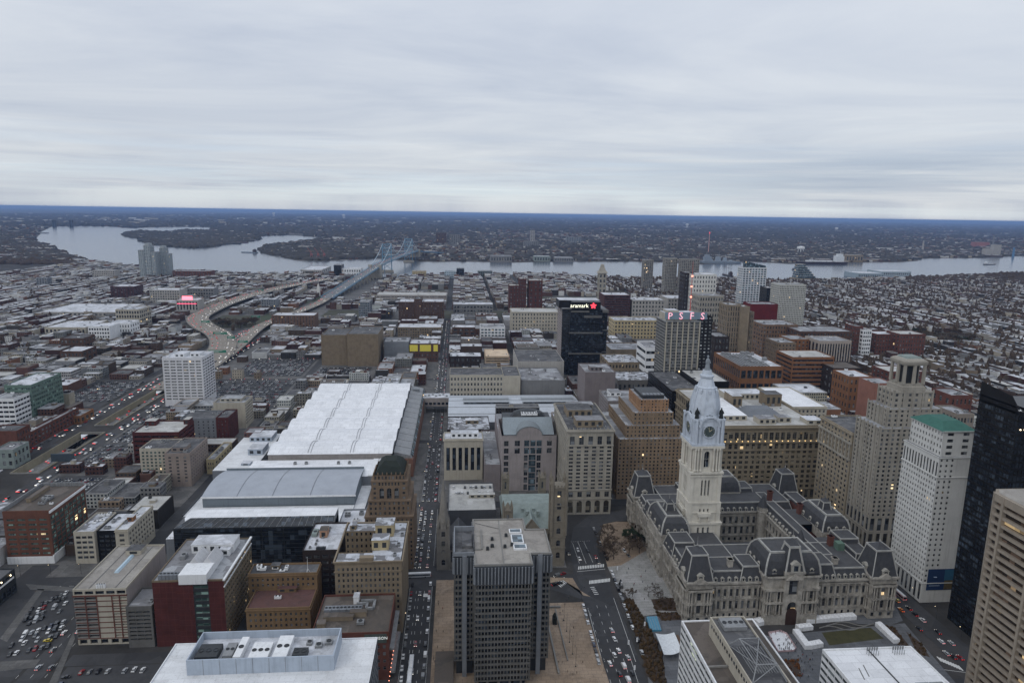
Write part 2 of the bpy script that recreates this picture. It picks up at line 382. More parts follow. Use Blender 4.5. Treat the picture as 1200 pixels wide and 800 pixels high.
 def done(s, parent, mats, gl=GLASS, fr=FRAME, single=100, name='wall', minpx=1.7):
  o = obj(name, s.b, mats, parent)
  mw = Vector((0,0,0)) if parent.name in BASE else parent.location
  infos = []
  for w in s.w:
   p = seen(w[0]+mw.x, w[1]+mw.y, w[2]+mw.z)
   vis = p[2] > 1 and -20 < p[0] < 1220 and -20 < p[1] < 820
   # the wall must face the eye
   nx, ny = math.sin(w[3]), -math.cos(w[3])
   face = (EYE.x-(w[0]+mw.x))*nx+(EYE.y-(w[1]+mw.y))*ny
   px = w[5]*FPX/max(p[2], 1)
   infos.append((-(w[4]*w[5]/max(p[2], 1)**2*(1 if vis else 0.01)*max(face, 0.0)), px if (vis and face > 0) else 0, w))
  infos.sort(key=lambda t: t[0])
  rest = []
  k = 0
  for sc, px, w in infos:
   if k < single and px >= minpx:
    k += 1
    wo = link('window', window_mesh(w[4], w[5], w[7] or gl, fr, False, w[6]), parent, (w[0], w[1], w[2])); wo.rotation_euler = (0,0, w[3])
   else: rest.append(w)
  if rest:
   b = MB(); gls = [gl]
   for w in rest:
    gi = 0
    if w[7]:
     if w[7] not in gls: gls.append(w[7])
     gi = gls.index(w[7])
    c, sn = math.cos(w[3])*w[4]/2, math.sin(w[3])*w[4]/2
    b.quad((w[0]-c, w[1]-sn, w[2]-w[5]/2), (w[0]+c, w[1]+sn, w[2]-w[5]/2), (w[0]+c, w[1]+sn, w[2]+w[5]/2), (w[0]-c, w[1]-sn, w[2]+w[5]/2), gi)
   kind(obj('window_glazing', b, gls, parent), 'stuff')
  return o
rnd = random.Random(11)
def roof(parent, x0, y0, x1, y1, z, m=R_GREY, par=1.0, wallm=CONC, cap=None, th=0.4, units=0, seed=0, big=None, unitm=METAL):
 "flat roof inside a parapet, with its own plant: ac units, vents, hatches"
 b = MB(); b.quad((x0+th, y0+th, z), (x1-th, y0+th, z), (x1-th, y1-th, z), (x0+th, y1-th, z))
 r = obj('roof', b, m, parent)
 p = MB(); e = 0.02
 p.box(x0-e, y0-e, z-0.3, x1+e, y0+th, z+par); p.box(x0-e, y1-th, z-0.3, x1+e, y1+e, z+par)
 p.box(x0-e, y0+th, z-0.3, x0+th, y1-th, z+par); p.box(x1-th, y0+th, z-0.3, x1+e, y1-th, z+par)
 obj('parapet', p, cap or wallm, parent)
 q = random.Random(seed*7+int(x0)+int(y0))
 for i in range(units):
  uw, ud, uh = q.uniform(1.5,4.5), q.uniform(1.5,4), q.uniform(0.8,2.4)
  if x1-x0 < uw+3 or y1-y0 < ud+3: continue
  ux = q.uniform(x0+1, x1-1-uw); uy = q.uniform(y0+1, y1-1-ud)
  ac_unit(parent, ux, uy, z, uw, ud, uh, q.choice((unitm, WHITEP, METAL)))
 return r
def ac_unit(parent, x, y, z, w_, d_, h_, m=METAL, fans=True, name='roof_unit'):
 u = MB(); u.box(x, y, z+0.25, x+w_, y+d_, z+h_, 0, None, True)
 for i in (0,1): u.box(x+0.1+i*(w_-0.4), y+0.1, z, x+0.3+i*(w_-0.4), y+d_-0.1, z+0.25,1)
 k = max(1, round(w_/2.6))
 for i in range(k):
  cxx = x+w_*(i+0.5)/k; rr = min(w_/k*0.38, d_*0.36,1.2)
  u.lathe(cxx, y+d_/2, [(rr, z+h_), (rr, z+h_+0.25), (rr*0.85, z+h_+0.25), (rr*0.85, z+h_+0.1)], 10,1)
 return obj(name, u, [m, METALD], parent)
def penthouse(parent, x0, y0, x1, y1, z0, z1, m=CONC, rm=R_GREY, name='penthouse', louvre=True):
 b = MB(); b.box(x0, y0, z0, x1, y1, z1-0.3,0); b.box(x0-0.25, y0-0.25, z1-0.3, x1+0.25, y1+0.25, z1,0,1, True)
 if louvre and x1-x0 > 3:
  n = max(1, int((x1-x0)/5))
  for i in range(n):
   a = x0+(x1-x0)*(i+0.25)/n; c = x0+(x1-x0)*(i+0.75)/n
   b.box(a, y0-0.06, z0+(z1-z0)*0.25, c, y0, z0+(z1-z0)*0.75,2, None, True)
 return obj(name, b, [m, rm, METALD], parent)
def cornice(parent, x0, y0, x1, y1, z, out=0.6, h=0.9, m=CONC, name='cornice'):
 b = MB(); e = out
 for k, (o, a, c) in enumerate(((e*0.5, z-h, z-h*0.45), (e, z-h*0.45, z))):
  b.box(x0-o, y0-o, a, x1+o, y0-0.02, c, 0, None, True); b.box(x0-o, y1+0.02, a, x1+o, y1+o, c, 0, None, True)
  b.box(x0-o, y0-0.02, a, x0-0.02, y1+0.02, c, 0, None, True); b.box(x1+0.02, y0-0.02, a, x1+o, y1+0.02, c, 0, None, True)
 return obj(name, b, m, parent)
def tank(parent, x, y, z, r_=2.0, h_=4.0, m=BROWNB):
 b = MB(); b.lathe(x, y, [(r_, z+2.5), (r_, z+2.5+h_), (0.1, z+2.5+h_+1.4)], 12,0)
 for dx, dy in ((-1,-1), (1,-1), (1,1), (-1,1)): b.tube((x+dx*r_*0.7, y+dy*r_*0.7, z), (x+dx*r_*0.6, y+dy*r_*0.6, z+2.6), 0.12,4,1)
 return obj('water_tank', b, [m, METALD], parent)
def mast(parent, x, y, z, h_, r_=0.15, m=METAL, name='antenna_mast'):
 b = MB(); b.tube((x, y, z), (x, y, z+h_), r_, 5,0, r_*0.3)
 for k in range(3):
  a = 2*math.pi*k/3; b.tube((x+math.cos(a)*1.4, y+math.sin(a)*1.4, z), (x, y, z+2.2), r_*0.6,4,0)
 return obj(name, b, m, parent)
HERO = []   # footprints (x0, y0, x1, y1) of everything placed by hand
LAND = []   # (name phrase, x, y) landmarks that other labels may refer to
def claim(x0, y0, x1, y1, phrase=None):
 HERO.append((x0, y0, x1, y1))
 if phrase: LAND.append((phrase, (x0+x1)/2,(y0+y1)/2))
def building(name, label, cat, x0, y0, x1, y1, phrase=None, group=None):
 claim(x0, y0, x1, y1, phrase)
 return based(name, label, cat, ((x0+x1)/2,(y0+y1)/2,0), group)
def based(name, label, cat, loc, group=None):
 o = thing(name, label, cat, loc, group); BASE[o.name] = Vector(loc); return o
# ------------------------------------------------------------------ ground, water, streets
def px_poly(pts, z=0.0): return [gp(x, y, z) for x, y in pts]
def groundmat():
 m, t, b = mat('city_ground'); p = objvec(t)
 s = N(t, 'ShaderNodeSeparateXYZ'); t.links.new(p, s.inputs[0])
 near = ramp(t, noise(t, p, 0.02,8,0.7), [(0.3,(0.028,0.027,0.027)), (0.5,(0.05,0.048,0.046)), (0.65,(0.075,0.07,0.068)), (0.8,(0.04,0.034,0.028))])
 # beyond the river: winter woods, fields, streets, pale roofs and yards
 wood = ramp(t, noise(t, p, 0.0022,9,0.75), [(0.3,(0.030,0.030,0.026)), (0.5,(0.060,0.052,0.045)), (0.62,(0.085,0.078,0.070)), (0.75,(0.05,0.055,0.045))])
 v = N(t, 'ShaderNodeTexVoronoi'); v.inputs['Scale'].default_value = 0.012; t.links.new(p, v.inputs['Vector'])
 sc = N(t, 'ShaderNodeSeparateColor'); t.links.new(v.outputs['Color'], sc.inputs[0])
 town = ramp(t, noise(t, p, 0.0007,4,0.6), [(0.45,(0,0,0)), (0.6,(1,1,1))])
 spots = mth(t, 'MULTIPLY', ramp(t, sc.outputs[0], [(0.8,(0,0,0)), (0.84,(1,1,1))]), town)
 far = rgbmix(t, spots, wood, (0.22,0.22,0.22))
 c = rgbmix(t, ramp(t, mth(t, 'DIVIDE', s.outputs[1], 10000.0), [(0.30,(0,0,0)), (0.34,(1,1,1))]), near, far)
 t.links.new(c, b.inputs['Base Color']); b.inputs['Roughness'].default_value = 1.0; b.inputs['Specular IOR Level'].default_value = 0.1
 return m
TR = (-424.0,648.0,-397.0,770.0)    # the two open cuts of the sunken expressway
TR2 = (-422.0,797.0,-400.0,960.0)
g = MB()
BIG = 150000.0
xs = [-BIG, -8000,-3000, TR[0], TR2[0], TR2[2], TR[2], 3000,8000, BIG]; xs.sort()
ys = [-2000,0, TR[1], TR[3], TR2[1], TR2[3], 3000,9000,30000, BIG]
ix = {}
for j, y in enumerate(ys):
 for i, x in enumerate(xs): ix[i, j] = len(g.v); g.v.append((x, y, 0))
for j in range(len(ys)-1):
 for i in range(len(xs)-1):
  mxx, myy = (xs[i]+xs[i+1])/2,(ys[j]+ys[j+1])/2
  if any(T[0] < mxx < T[2] and T[1] < myy < T[3] for T in (TR, TR2)): continue
  g.f.append((ix[i, j], ix[i+1, j], ix[i+1, j+1], ix[i, j+1])); g.m.append(0)
struct('ground', g, groundmat())
# the river, traced along both banks
NEAR = [(40,283), (57,287), (75,296), (92,303), (125,308), (160,312), (200,317), (250,319), (300,321), (345,320), (375,317), (422,324), (460,325), (482,325), (525,323), (575,323), (600,322), (687,323), (750,326), (875,326), (900,329), (960,328), (1025,326), (1100,325), (1150,322), (1200,320), (1290,318)]
FAR = [(1290,300), (1200,300), (1150,302.5), (1077,303), (1075,306), (1050,307.5), (992,308), (925,309.5), (880,307), (862,308), (820,310), (780,308), (740,307), (645,307), (600,308), (550,307), (495,307), (442,303), (380,306.5), (350,306), (332,302), (312,298), (302,293.5), (310,288), (340,284), (382,279), (340,275.5), (306,277), (285,275.5), (240,270), (257,266.5), (210,266), (150,267.5), (130,265.5), (90,265), (60,266), (48,272)]
def watermat():
 m, t, b = mat('river_water'); p = objvec(t)
 mp = N(t, 'ShaderNodeMapping'); t.links.new(p, mp.inputs[0]); mp.inputs['Scale'].default_value = (1,0.35,1)
 n_ = noise(t, mp.outputs[0], 0.05,6,0.65)
 bp = N(t, 'ShaderNodeBump'); bp.inputs['Strength'].default_value = 0.35; bp.inputs['Distance'].default_value = 1.0; t.links.new(n_, bp.inputs['Height'])
 t.links.new(bp.outputs[0], b.inputs['Normal'])
 b.inputs['Base Color'].default_value = (0.07,0.085,0.105,1); b.inputs['Roughness'].default_value = 0.16; b.inputs['IOR'].default_value = 1.33
 return m
from mathutils.geometry import tessellate_polygon
def sheet(name, polys, z, m, k='structure'):
 b = MB()
 for pl in polys:
  pts = [Vector((x, y, z)) for x, y in pl]; n = len(b.v)
  b.v += [tuple(p) for p in pts]
  for t in tessellate_polygon([pts]):
   a, c, d = [pts[i] for i in t]
   if (c-a).cross(d-a).z < 0: t = t[::-1]
   b.f.append(tuple(n+i for i in t)); b.m.append(0)
 return kind(obj(name, b, m), k)
RIV = px_poly(NEAR+FAR)
sheet('river_water', [RIV], 0.6, watermat())
WOODG = stained('winter_woodland_floor', (0.055,0.05,0.042), 0.4,0.01, streak=False)
ISLAND = px_poly([(142,275), (160,280), (172,285.5), (205,290), (225,291), (245,290), (275,285), (303,281.5), (305,279), (290,275), (262,272), (225,270), (200,272), (165,271), (150,272)])
sheet('river_island', [ISLAND], 1.2, WOODG)
def inpoly(x, y, P):
 c = False; j = len(P)-1
 for i in range(len(P)):
  if (P[i][1] > y) != (P[j][1] > y) and x < (P[j][0]-P[i][0])*(y-P[i][1])/(P[j][1]-P[i][1])+P[i][0]: c = not c
  j = i
 return c
def near_bank(x):
 best = 2700
 for i in range(len(NEAR)-1):
  a, c = RIV[i], RIV[i+1]
  if min(a[0], c[0]) <= x <= max(a[0], c[0]) and abs(a[0]-c[0]) > 1: best = a[1]+(c[1]-a[1])*(x-a[0])/(c[0]-a[0])
 if x < RIV[0][0]: best = 4600
 return best
# streets of the grid: (centre, width)
EW = [(-1700,16), (-1560,9), (-1420,16), (-1280,9), (-1140,16), (-1020,9), (-910,10), (-800,20), (-690,9), (-600,9), (-520,14), (-462,14), (-386,14), (-230,12), (-127,7), (-25,16), (95,14), (209,24), (335,12), (392,7), (450,12), (555,10), (612,6), (668,12), (728,6), (790,9), (862,9), (930,14), (1000,9), (1060,6), (1120,9), (1180,6), (1240,9), (1300,9), (1370,9), (1450,18), (1530,9), (1610,9), (1690,9), (1770,9), (1850,9), (1930,14), (2030,9), (2130,9), (2230,9), (2330,9)]
NS = [(160,9), (312,12), (441,24), (560,11), (728,11), (872,11), (1016,11), (1162,11), (1312,11), (1460,12), (1612,14), (1770,11), (1922,11), (2080,11), (2250,11), (2420,10), (2570,24), (2740,10), (2900,10), (3100,10), (3300,10), (3500,10), (3750,10), (4000,10)]
for x, w_ in EW:
 y0 = 60 if x not in (95,209) else (545 if x == 95 else 535)
 b = MB(); y1 = near_bank(x)-20
 if x == 95: b.quad((x-7,560, .02), (x+7,560, .02), (x+7,1010, .02), (x-7,1010, .02))
 else: b.quad((x-w_/2, y0, .02), (x+w_/2, y0, .02), (x+w_/2, y1, .02), (x-w_/2, y1, .02))
 struct('street', b, ASPHALT)
for y, w_ in NS:
 b = MB(); x0, x1 = -2600,2400
 segs = [(x0, x1)]
 if y == 441: segs = [(x0,75), (300, x1)]
 if y == 560: segs = [(-38, x1)]
 for (a, c) in segs:
  pts = [xx for xx in range(int(a), int(c)+1,60)]
  ok = [xx for xx in pts if near_bank(xx) > y+30]
  if len(ok) < 2: continue
  cuts = [ok[0], ok[-1]]
  if TR[1] < y < TR[3] or TR2[1] < y < TR2[3]:
   T = TR if TR[1] < y < TR[3] else TR2
   b.quad((cuts[0], y-w_/2, .03), (T[0], y-w_/2, .03), (T[0], y+w_/2, .03), (cuts[0], y+w_/2, .03)); b.quad((T[2], y-w_/2, .03), (cuts[1], y-w_/2, .03), (cuts[1], y+w_/2, .03), (T[2], y+w_/2, .03))
  else: b.quad((cuts[0], y-w_/2, .03), (cuts[1], y-w_/2, .03), (cuts[1], y+w_/2, .03), (cuts[0], y+w_/2, .03))
 if b.f: struct('street', b, ASPHALT)
def blocks():
 for i in range(len(EW)-1):
  for j in range(len(NS)-1):
   x0, x1 = EW[i][0]+EW[i][1]/2, EW[i+1][0]-EW[i+1][1]/2
   y0, y1 = NS[j][0]+NS[j][1]/2, NS[j+1][0]-NS[j+1][1]/2
   yield x0, y0, x1, y1
def seen_rect(x0, y0, x1, y1, h=20, m=25):
 for x in (x0, x1):
  for y in (y0, y1):
   for z in (0, h):
    p = seen(x, y, z)
    if p[2] > 5 and -m < p[0] < 1200+m and -m < p[1] < 800+m: return True
 return False
b = MB()
for x0, y0, x1, y1 in blocks():
 if y1 < 320 or not seen_rect(x0, y0, x1, y1) or near_bank((x0+x1)/2) < y1: continue
 if x0 < -400 and x1 > -440 and y0 < 1000: continue          # the expressway corridor
 if 90 < x0 < 330 and y1 < 570: continue
 if x0 < -80 and x1 > -300 and y0 < 360: continue              # the square round the city hall
 if -40 < x0 < 90 and y1 < 570: continue
 if -40 < x0 < 110 and y0 > 560 and y1 < 730 and x0 > 90: pass
 b.box(x0, y0,0, x1, y1,0.14)
struct('pavement', b, PAVE)
# ---- the wide street, plazas and islands round the city hall
road = px_poly([(640,845), (700,845), (701,778), (690,730), (683,702), (645,690), (640,676), (672,672), (668,640), (672,618), (690,604), (735,596), (770,592), (772,612), (735,609), (712,612), (700,624), (700,645), (716,690), (735,735), (756,792), (775,845)])
sheet('street', [road], 0.06, ASPHALT)
pl = MB()
def slab(name, pts, z0, z1, m):
 b = MB(); P = px_poly(pts)
 a = sum(P[i][0]*P[(i+1) % len(P)][1]-P[(i+1) % len(P)][0]*P[i][1] for i in range(len(P)))
 if a < 0: P = P[::-1]
 b.prism(P, z0, z1); return struct(name, b, m)
b = MB(); b.box(-13,300,0,82,404,0.15); struct('plaza', b, PLAZAT)
slab('traffic_island', [(640,676), (671,677), (683,697), (692,699), (660,679.5), (643,683)], 0,0.16, PLAZAT)
b = MB(); b.box(-13,449,0,78,553,0.14); struct('pavement', b, PAVE)
slab('tree_island', [(703,630), (707,614), (722,611), (760,612), (757,645), (728,662), (712,664)], 0,0.17, PLAZAT)
slab('plaza', [(712,664), (728,662), (757,645), (790,650), (800,715), (752,722), (731,694), (724,690)], 0,0.17, PLAZAG)
slab('plaza', [(752,723), (800,716), (900,745), (1060,730), (1120,800), (1130,850), (765,850)], 0,0.165, PLAZAD)
slab('plaza', [(770,612), (800,590), (960,600), (1040,690), (1058,727), (1040,733), (800,715)], 0,0.12, PLAZAD)
# planted hedge bank along the wide street
HEDGE = px_poly([(729,702), (741,703), (752,722), (765,742), (778,775), (780,800), (768,803), (757,790), (752,765), (745,742), (736,722)])
# road paint
def strip(b, x0, y0, x1, y1, w_=0.15, z=0.072):
 d = Vector((x1-x0, y1-y0,0)); L = d.length
 if L < 0.1: return
 d.normalize(); n = Vector((-d.y, d.x, 0))*(w_/2)
 b.quad((x0-n.x, y0-n.y, z), (x0+n.x, y0+n.y, z), (x1+n.x, y1+n.y, z), (x1-n.x, y1-n.y, z))
 f = b.v[-4:]
 if (Vector(f[1])-Vector(f[0])).cross(Vector(f[2])-Vector(f[1])).z < 0: b.v[-4:] = f[::-1]
def dashes(b, x0, y0, x1, y1, on=3, off=6, w_=0.18, z=0.072):
 L = math.hypot(x1-x0, y1-y0); k = 0
 while k*(on+off)+on < L:
  a = k*(on+off)/L; c = (k*(on+off)+on)/L
  strip(b, x0+(x1-x0)*a, y0+(y1-y0)*a, x0+(x1-x0)*c, y0+(y1-y0)*c, w_, z); k += 1
def crosswalk(b, A, B, n, length, ln=None, wid=0.7, z=0.072):
 "bars between pixel points A and B, each running along the direction ln"
 a = Vector(gp(*A)); c = Vector(gp(*B)); d = (c-a).normalized(); dirn = Vector(ln).normalized() if ln else Vector((-d.y, d.x))
 for i in range(n):
  p = a+(c-a)*((i+0.5)/n); strip(b, p.x, p.y, p.x+dirn.x*length, p.y+dirn.y*length, wid, z)
b = MB()
crosswalk(b, (677,667), (708,664), 16,4.5,(0.25,1)); crosswalk(b, (690,684), (715,681), 15,4.5,(0.25,1))
crosswalk(b, (657,688), (668,680), 7,6,(-0.6,1), 0.8); crosswalk(b, (691,687), (697,697), 5,3,(1,0.1), 0.7)
crosswalk(b, (1102,774), (1130,786), 9,4.5,(0.1,1), 0.9); crosswalk(b, (496,699), (504,699), 6,4,(0,1), 0.7)
p0, p1 = gp(676,668.5), gp(709,665.5); strip(b, p0[0], p0[1]-1, p1[0], p1[1]-1,0.35); 
for k, (A, B) in enumerate((((690,712), (716,800)), ((699,708), (727,800)), ((708,704), (740,800)))):
 pa, pb = gp(*A), gp(*B); dashes(b, pb[0], pb[1], pa[0], pa[1])
pa, pb = gp(689,712), gp(712,798); strip(b, pa[0], pa[1], pb[0], pb[1], 0.2)
pa, pb = gp(738,768), gp(748,800); strip(b, pa[0], pa[1], pb[0], pb[1], 0.2)
pa, pb = gp(719,700), gp(745,775); strip(b, pa[0], pa[1], pb[0], pb[1], 0.2)
for A, B in (((679,660), (671,636)), ((687,660), (677,634)), ((695,659), (684,634))):
 pa, pb = gp(*A), gp(*B); strip(b, pa[0], pa[1], pb[0], pb[1], 0.18)
for i in range(9):     # dashed joints of the turn box at the corner
 pa = gp(669+i*2.6,634.5-i*0.15); strip(b, pa[0], pa[1], pa[0]+0.9, pa[1], 0.2)
for lane in (-1.2,):
 dashes(b, -25+lane, 330,-25+lane, 430); 
for y0, y1 in ((330,428), (456,552), (568,720), (735,864), (880,1008), (1024,1155)):
 dashes(b, -28, y0,-28, y1); dashes(b, -22.5, y0,-22.5, y1)
 strip(b, -17.6, y0,-17.6, y1,0.12); strip(b, -32.4, y0,-32.4, y1,0.12)
for k, x in enumerate((291,294.5,298)): dashes(b, x, 330, x, 440)
strip(b, 302,330,302,425,0.15)
strip(b, 270,327,288,322,0.3)
for x0 in (-222.5,-230,-237.5): dashes(b, x0,320, x0,425)
for y in (441,): dashes(b, -300, y, -240, y, 3,5)
struct('road_marking', b, PAINT)
# street either side of the garage, the alley, the side street to the south of the square
b = MB(); b.quad((-218,356, .1), (-75,356, .1), (-75,366, .1), (-218,366, .1)); struct('street', b, ASPHALT)
b = MB(); b.quad((286,300, .18), (304,300, .18), (304,560, .18), (286,560, .18)); struct('street', b, ASPHALT)
# ---- the sunken expressway: floor, lanes, retaining walls, bridges over it
for T, zf in ((TR, -7.0), (TR2,-7.0)):
 b = MB(); b.quad((T[0], T[1]-60, zf), (T[2], T[1]-60, zf), (T[2], T[3]+40, zf), (T[0], T[3]+40, zf)); struct('sunken_road', b, CONC)
 lm = MB()
 for f in (0.2,0.35,0.65,0.8): dashes(lm, T[0]+(T[2]-T[0])*f, T[1]-40, T[0]+(T[2]-T[0])*f, T[3]+20, z=zf+.02)
 struct('road_marking', lm, PAINT)
 for xx, s_ in ((T[0], 1), (T[2], -1)):
  b = MB(); b.box(min(xx, xx+s_*0.8), T[1], zf, max(xx, xx+s_*0.8), T[3], 1.1)
  o = obj('retaining_wall', b, stained('retaining_concrete', (0.40,0.36,0.26), 0.25,0.1))
  tag(o, f"long tan concrete retaining wall along the {'far' if s_ > 0 else 'near'} side of the sunken road's {'first' if T is TR else 'second'} cut", 'wall')
 b = MB(); b.box((T[0]+T[2])/2-0.3, T[1]-50, zf, (T[0]+T[2])/2+0.3, T[3]+30, zf+1.0)
 tag(obj('median_barrier', b, CONC), f"low concrete barrier down the middle of the sunken road's {'first' if T is TR else 'second'} cut", 'barrier')
 for yy in (T[1], T[3]):
  s_ = -1 if yy == T[1] else 1
  b = MB(); b.box(T[0], min(yy, yy+s_*0.8), -1.6, T[2], max(yy, yy+s_*0.8), 1.1)
  tag(obj('parapet_wall', b, CONC), f"pale parapet of the street bridge at the {'near' if s_ < 0 else 'far'} end of the sunken road's {'first' if T is TR else 'second'} cut", 'wall')
for x, w_ in ((-440,12),):
 b = MB(); b.quad((x-w_/2,480, .05), (x+w_/2,480, .05), (x+w_/2,1170, .05), (x-w_/2,1170, .05)); struct('street', b, ASPHALT)
 kb = MB(); kb.box(x-w_/2-3,480,0, x-w_/2,1170,0.14); struct('pavement', kb, PAVE)
HERO.append((-449,300,-380,975))
# beyond the cuts the expressway rises, bends north on a viaduct and splits towards the bridge
def ribbon(name, pts, w_, m, z=0.0, thick=1.2, label=None, cat=None, rail=True):
 "a road deck following 3d points; pts (x, y, z)"
 P = [Vector(p) for p in pts]; Q = []
 for i in range(len(P)-1):
  for k in range(6):
   t = k/6; p0, p1, p2, p3 = P[max(i-1,0)], P[i], P[i+1], P[min(i+2, len(P)-1)]
   Q.append(0.5*((2*p1)+(p2-p0)*t+(2*p0-5*p1+4*p2-p3)*t*t+(3*p1-p0-3*p2+p3)*t*t*t))
 Q.append(P[-1]); L = []; Rr = []
 for i, p in enumerate(Q):
  d = Q[min(i+1, len(Q)-1)]-Q[max(i-1,0)]; n = Vector((-d.y, d.x, 0)).normalized()*(w_/2)
  L.append(p+n); Rr.append(p-n)
 dk = MB(); rl = MB(); ln = MB()
 U = Vector((0,0,1))
 for i in range(len(Q)-1):
  dk.quad(L[i+1], L[i], Rr[i], Rr[i+1], 0); dk.quad(L[i], L[i+1], L[i+1]-U*thick, L[i]-U*thick, 1); dk.quad(Rr[i+1], Rr[i], Rr[i]-U*thick, Rr[i+1]-U*thick, 1)
  if rail:
   for A in (L, Rr): rl.bar(A[i]+U*0.45, A[i+1]+U*0.45,0.4,0.9)
  n = (L[i]-Rr[i]).normalized()
  for f in (-0.36,-0.22,-0.08,0.08,0.22,0.36):
   if i % 2 == 0: ln.bar(Q[i]+n*(w_*f)+U*.03, Q[i]+(Q[i+1]-Q[i])*0.6+n*(w_*f)+U*.03,0.3,0.02)
 return Q, dk, rl, ln
HWY = [(-411,960,0.3), (-405,1060,3), (-405,1150,6), (-428,1260,8), (-470,1360,9), (-535,1460,9), (-585,1570,9), (-600,1700,9), (-603,1850,9), (-590,2020,9), (-560,2200,9), (-500,2400,9), (-470,2500,9)]
RAMP = [(-395,1160,5), (-400,1260,7), (-412,1370,7), (-418,1480,7), (-402,1600,7), (-385,1720,7), (-372,1850,7), (-371,1950,8)]
CONCR = stained('pale_road_concrete', (0.36,0.32,0.27), 0.15,0.05, streak=False)
PATHS = {}
for nm, pts, w_, lab in (('viaduct', HWY, 46, 'wide pale concrete highway viaduct that bends away across the low city, full of traffic'), ('viaduct', RAMP, 27, 'pale highway ramp that leaves the bend and climbs towards the blue bridge')):
 t_ = based(nm, lab, 'viaduct', (pts[4][0], pts[4][1], 0))
 Q, dk, rl, ln = ribbon(nm, pts, w_, CONCR)
 PATHS[w_] = Q
 obj('road_deck', dk, [CONCR, CONC], t_); obj('guard_rail', rl, CONC, t_); kind(obj('lane_marking', ln, PAINT, t_), 'stuff')
 for i in range(4, len(Q)-1,4):
  if Q[i].z > 4:
   d = (Q[i+1]-Q[i]).normalized(); n = Vector((-d.y, d.x, 0))
   pb = MB()
   for k in (-0.32,0.32): pb.tube((Q[i]+n*w_*k)*1.0-Vector((0,0, Q[i].z)), Q[i]+n*w_*k-Vector((0,0,2.2)), 0.8,6)
   pb.bar(Q[i]-n*w_*0.42-Vector((0,0,1.7)), Q[i]+n*w_*0.42-Vector((0,0,1.7)), 1.4,1.1); obj('pier', pb, CONC, t_)
HWYZ = [(p.x, p.y) for p in PATHS[46]]+[(p.x, p.y) for p in PATHS[27]]
GREEN = stained('winter_grass', (0.065,0.085,0.04), 0.35,0.05, streak=False)
sheet('grass_verge', [px_poly([(306,372), (318,366), (356,360), (352,370), (340,376), (310,388), (306,384)])], 0.3, GREEN, 'stuff')
sheet('grass_verge', [px_poly([(322,362), (340,352), (385,343), (392,347), (350,358)])], 0.3, GREEN, 'stuff')
# haze: the air between the eye and the far shore
hz = MB(); hz.box(-BIG*1.02,-2500,-30, BIG*1.02, BIG*1.02,262,0, None, True)
hm = bpy.data.materials.new('haze_air'); hm.use_nodes = True; t = hm.node_tree; t.nodes.clear()
o_ = N(t, 'ShaderNodeOutputMaterial'); v_ = N(t, 'ShaderNodeVolumePrincipled')
v_.inputs['Color'].default_value = (0.30,0.46,0.80,1); v_.inputs['Density'].default_value = 3.2e-5; v_.inputs['Anisotropy'].default_value = 0.2
t.links.new(v_.outputs[0], o_.inputs['Volume'])
kind(obj('haze', hz, hm), 'stuff')
# ------------------------------------------------------------------ buildings placed one by one
def hero(name, label, cat, x0, y0, x1, y1, h, wall, cols, rows, scols, phrase, wf=0.5, hf=0.55, roofm=R_GREY, units=4, gl=GLASS, fr=FRAME, bot=4.0, top=1.5, corn=None, par=1.1, ph=None, phm=None, arch=(), sp=None, mar=1.0, swf=None, shf=None, style=0, dep=0.35, east=False, skipw=None, swall=0, mats=None, z0=0.0, single=100, srows=None):
 t_ = building(name, label, cat, x0, y0, x1, y1, phrase)
 F = Facade(); left = (x0+x1)/2 > 0
 Wd = dict(cols=cols, rows=rows, skip=skipw, sp=sp)
 Sd = dict(cols=scols, rows=srows or rows, wf=swf or wf, hf=shf or hf, sp=sp, mi=swall) if scols else (dict(mi=swall) if swall else None)
 F.box(x0, y0, x1, y1, z0, h, W=Wd if cols else None, Nf=Sd if left else None, Sf=None if left else Sd, wf=wf, hf=hf, bot=bot, top=top, mar=mar, arch_rows=arch, style=style, dep=dep)
 F.done(t_, mats or [wall], gl, fr, single)
 roof(t_, x0, y0, x1, y1, h-0.1, roofm, par, wall, units=units, seed=int(h))
 if corn: cornice(t_, x0, y0, x1, y1, h-0.4, corn, corn*1.5, wall)
 for p in (ph or []): penthouse(t_, p[0], p[1], p[2], p[3], h-0.05, h+p[4], p[5] if len(p) > 5 else (phm or wall), p[6] if len(p) > 6 else roofm)
 return t_
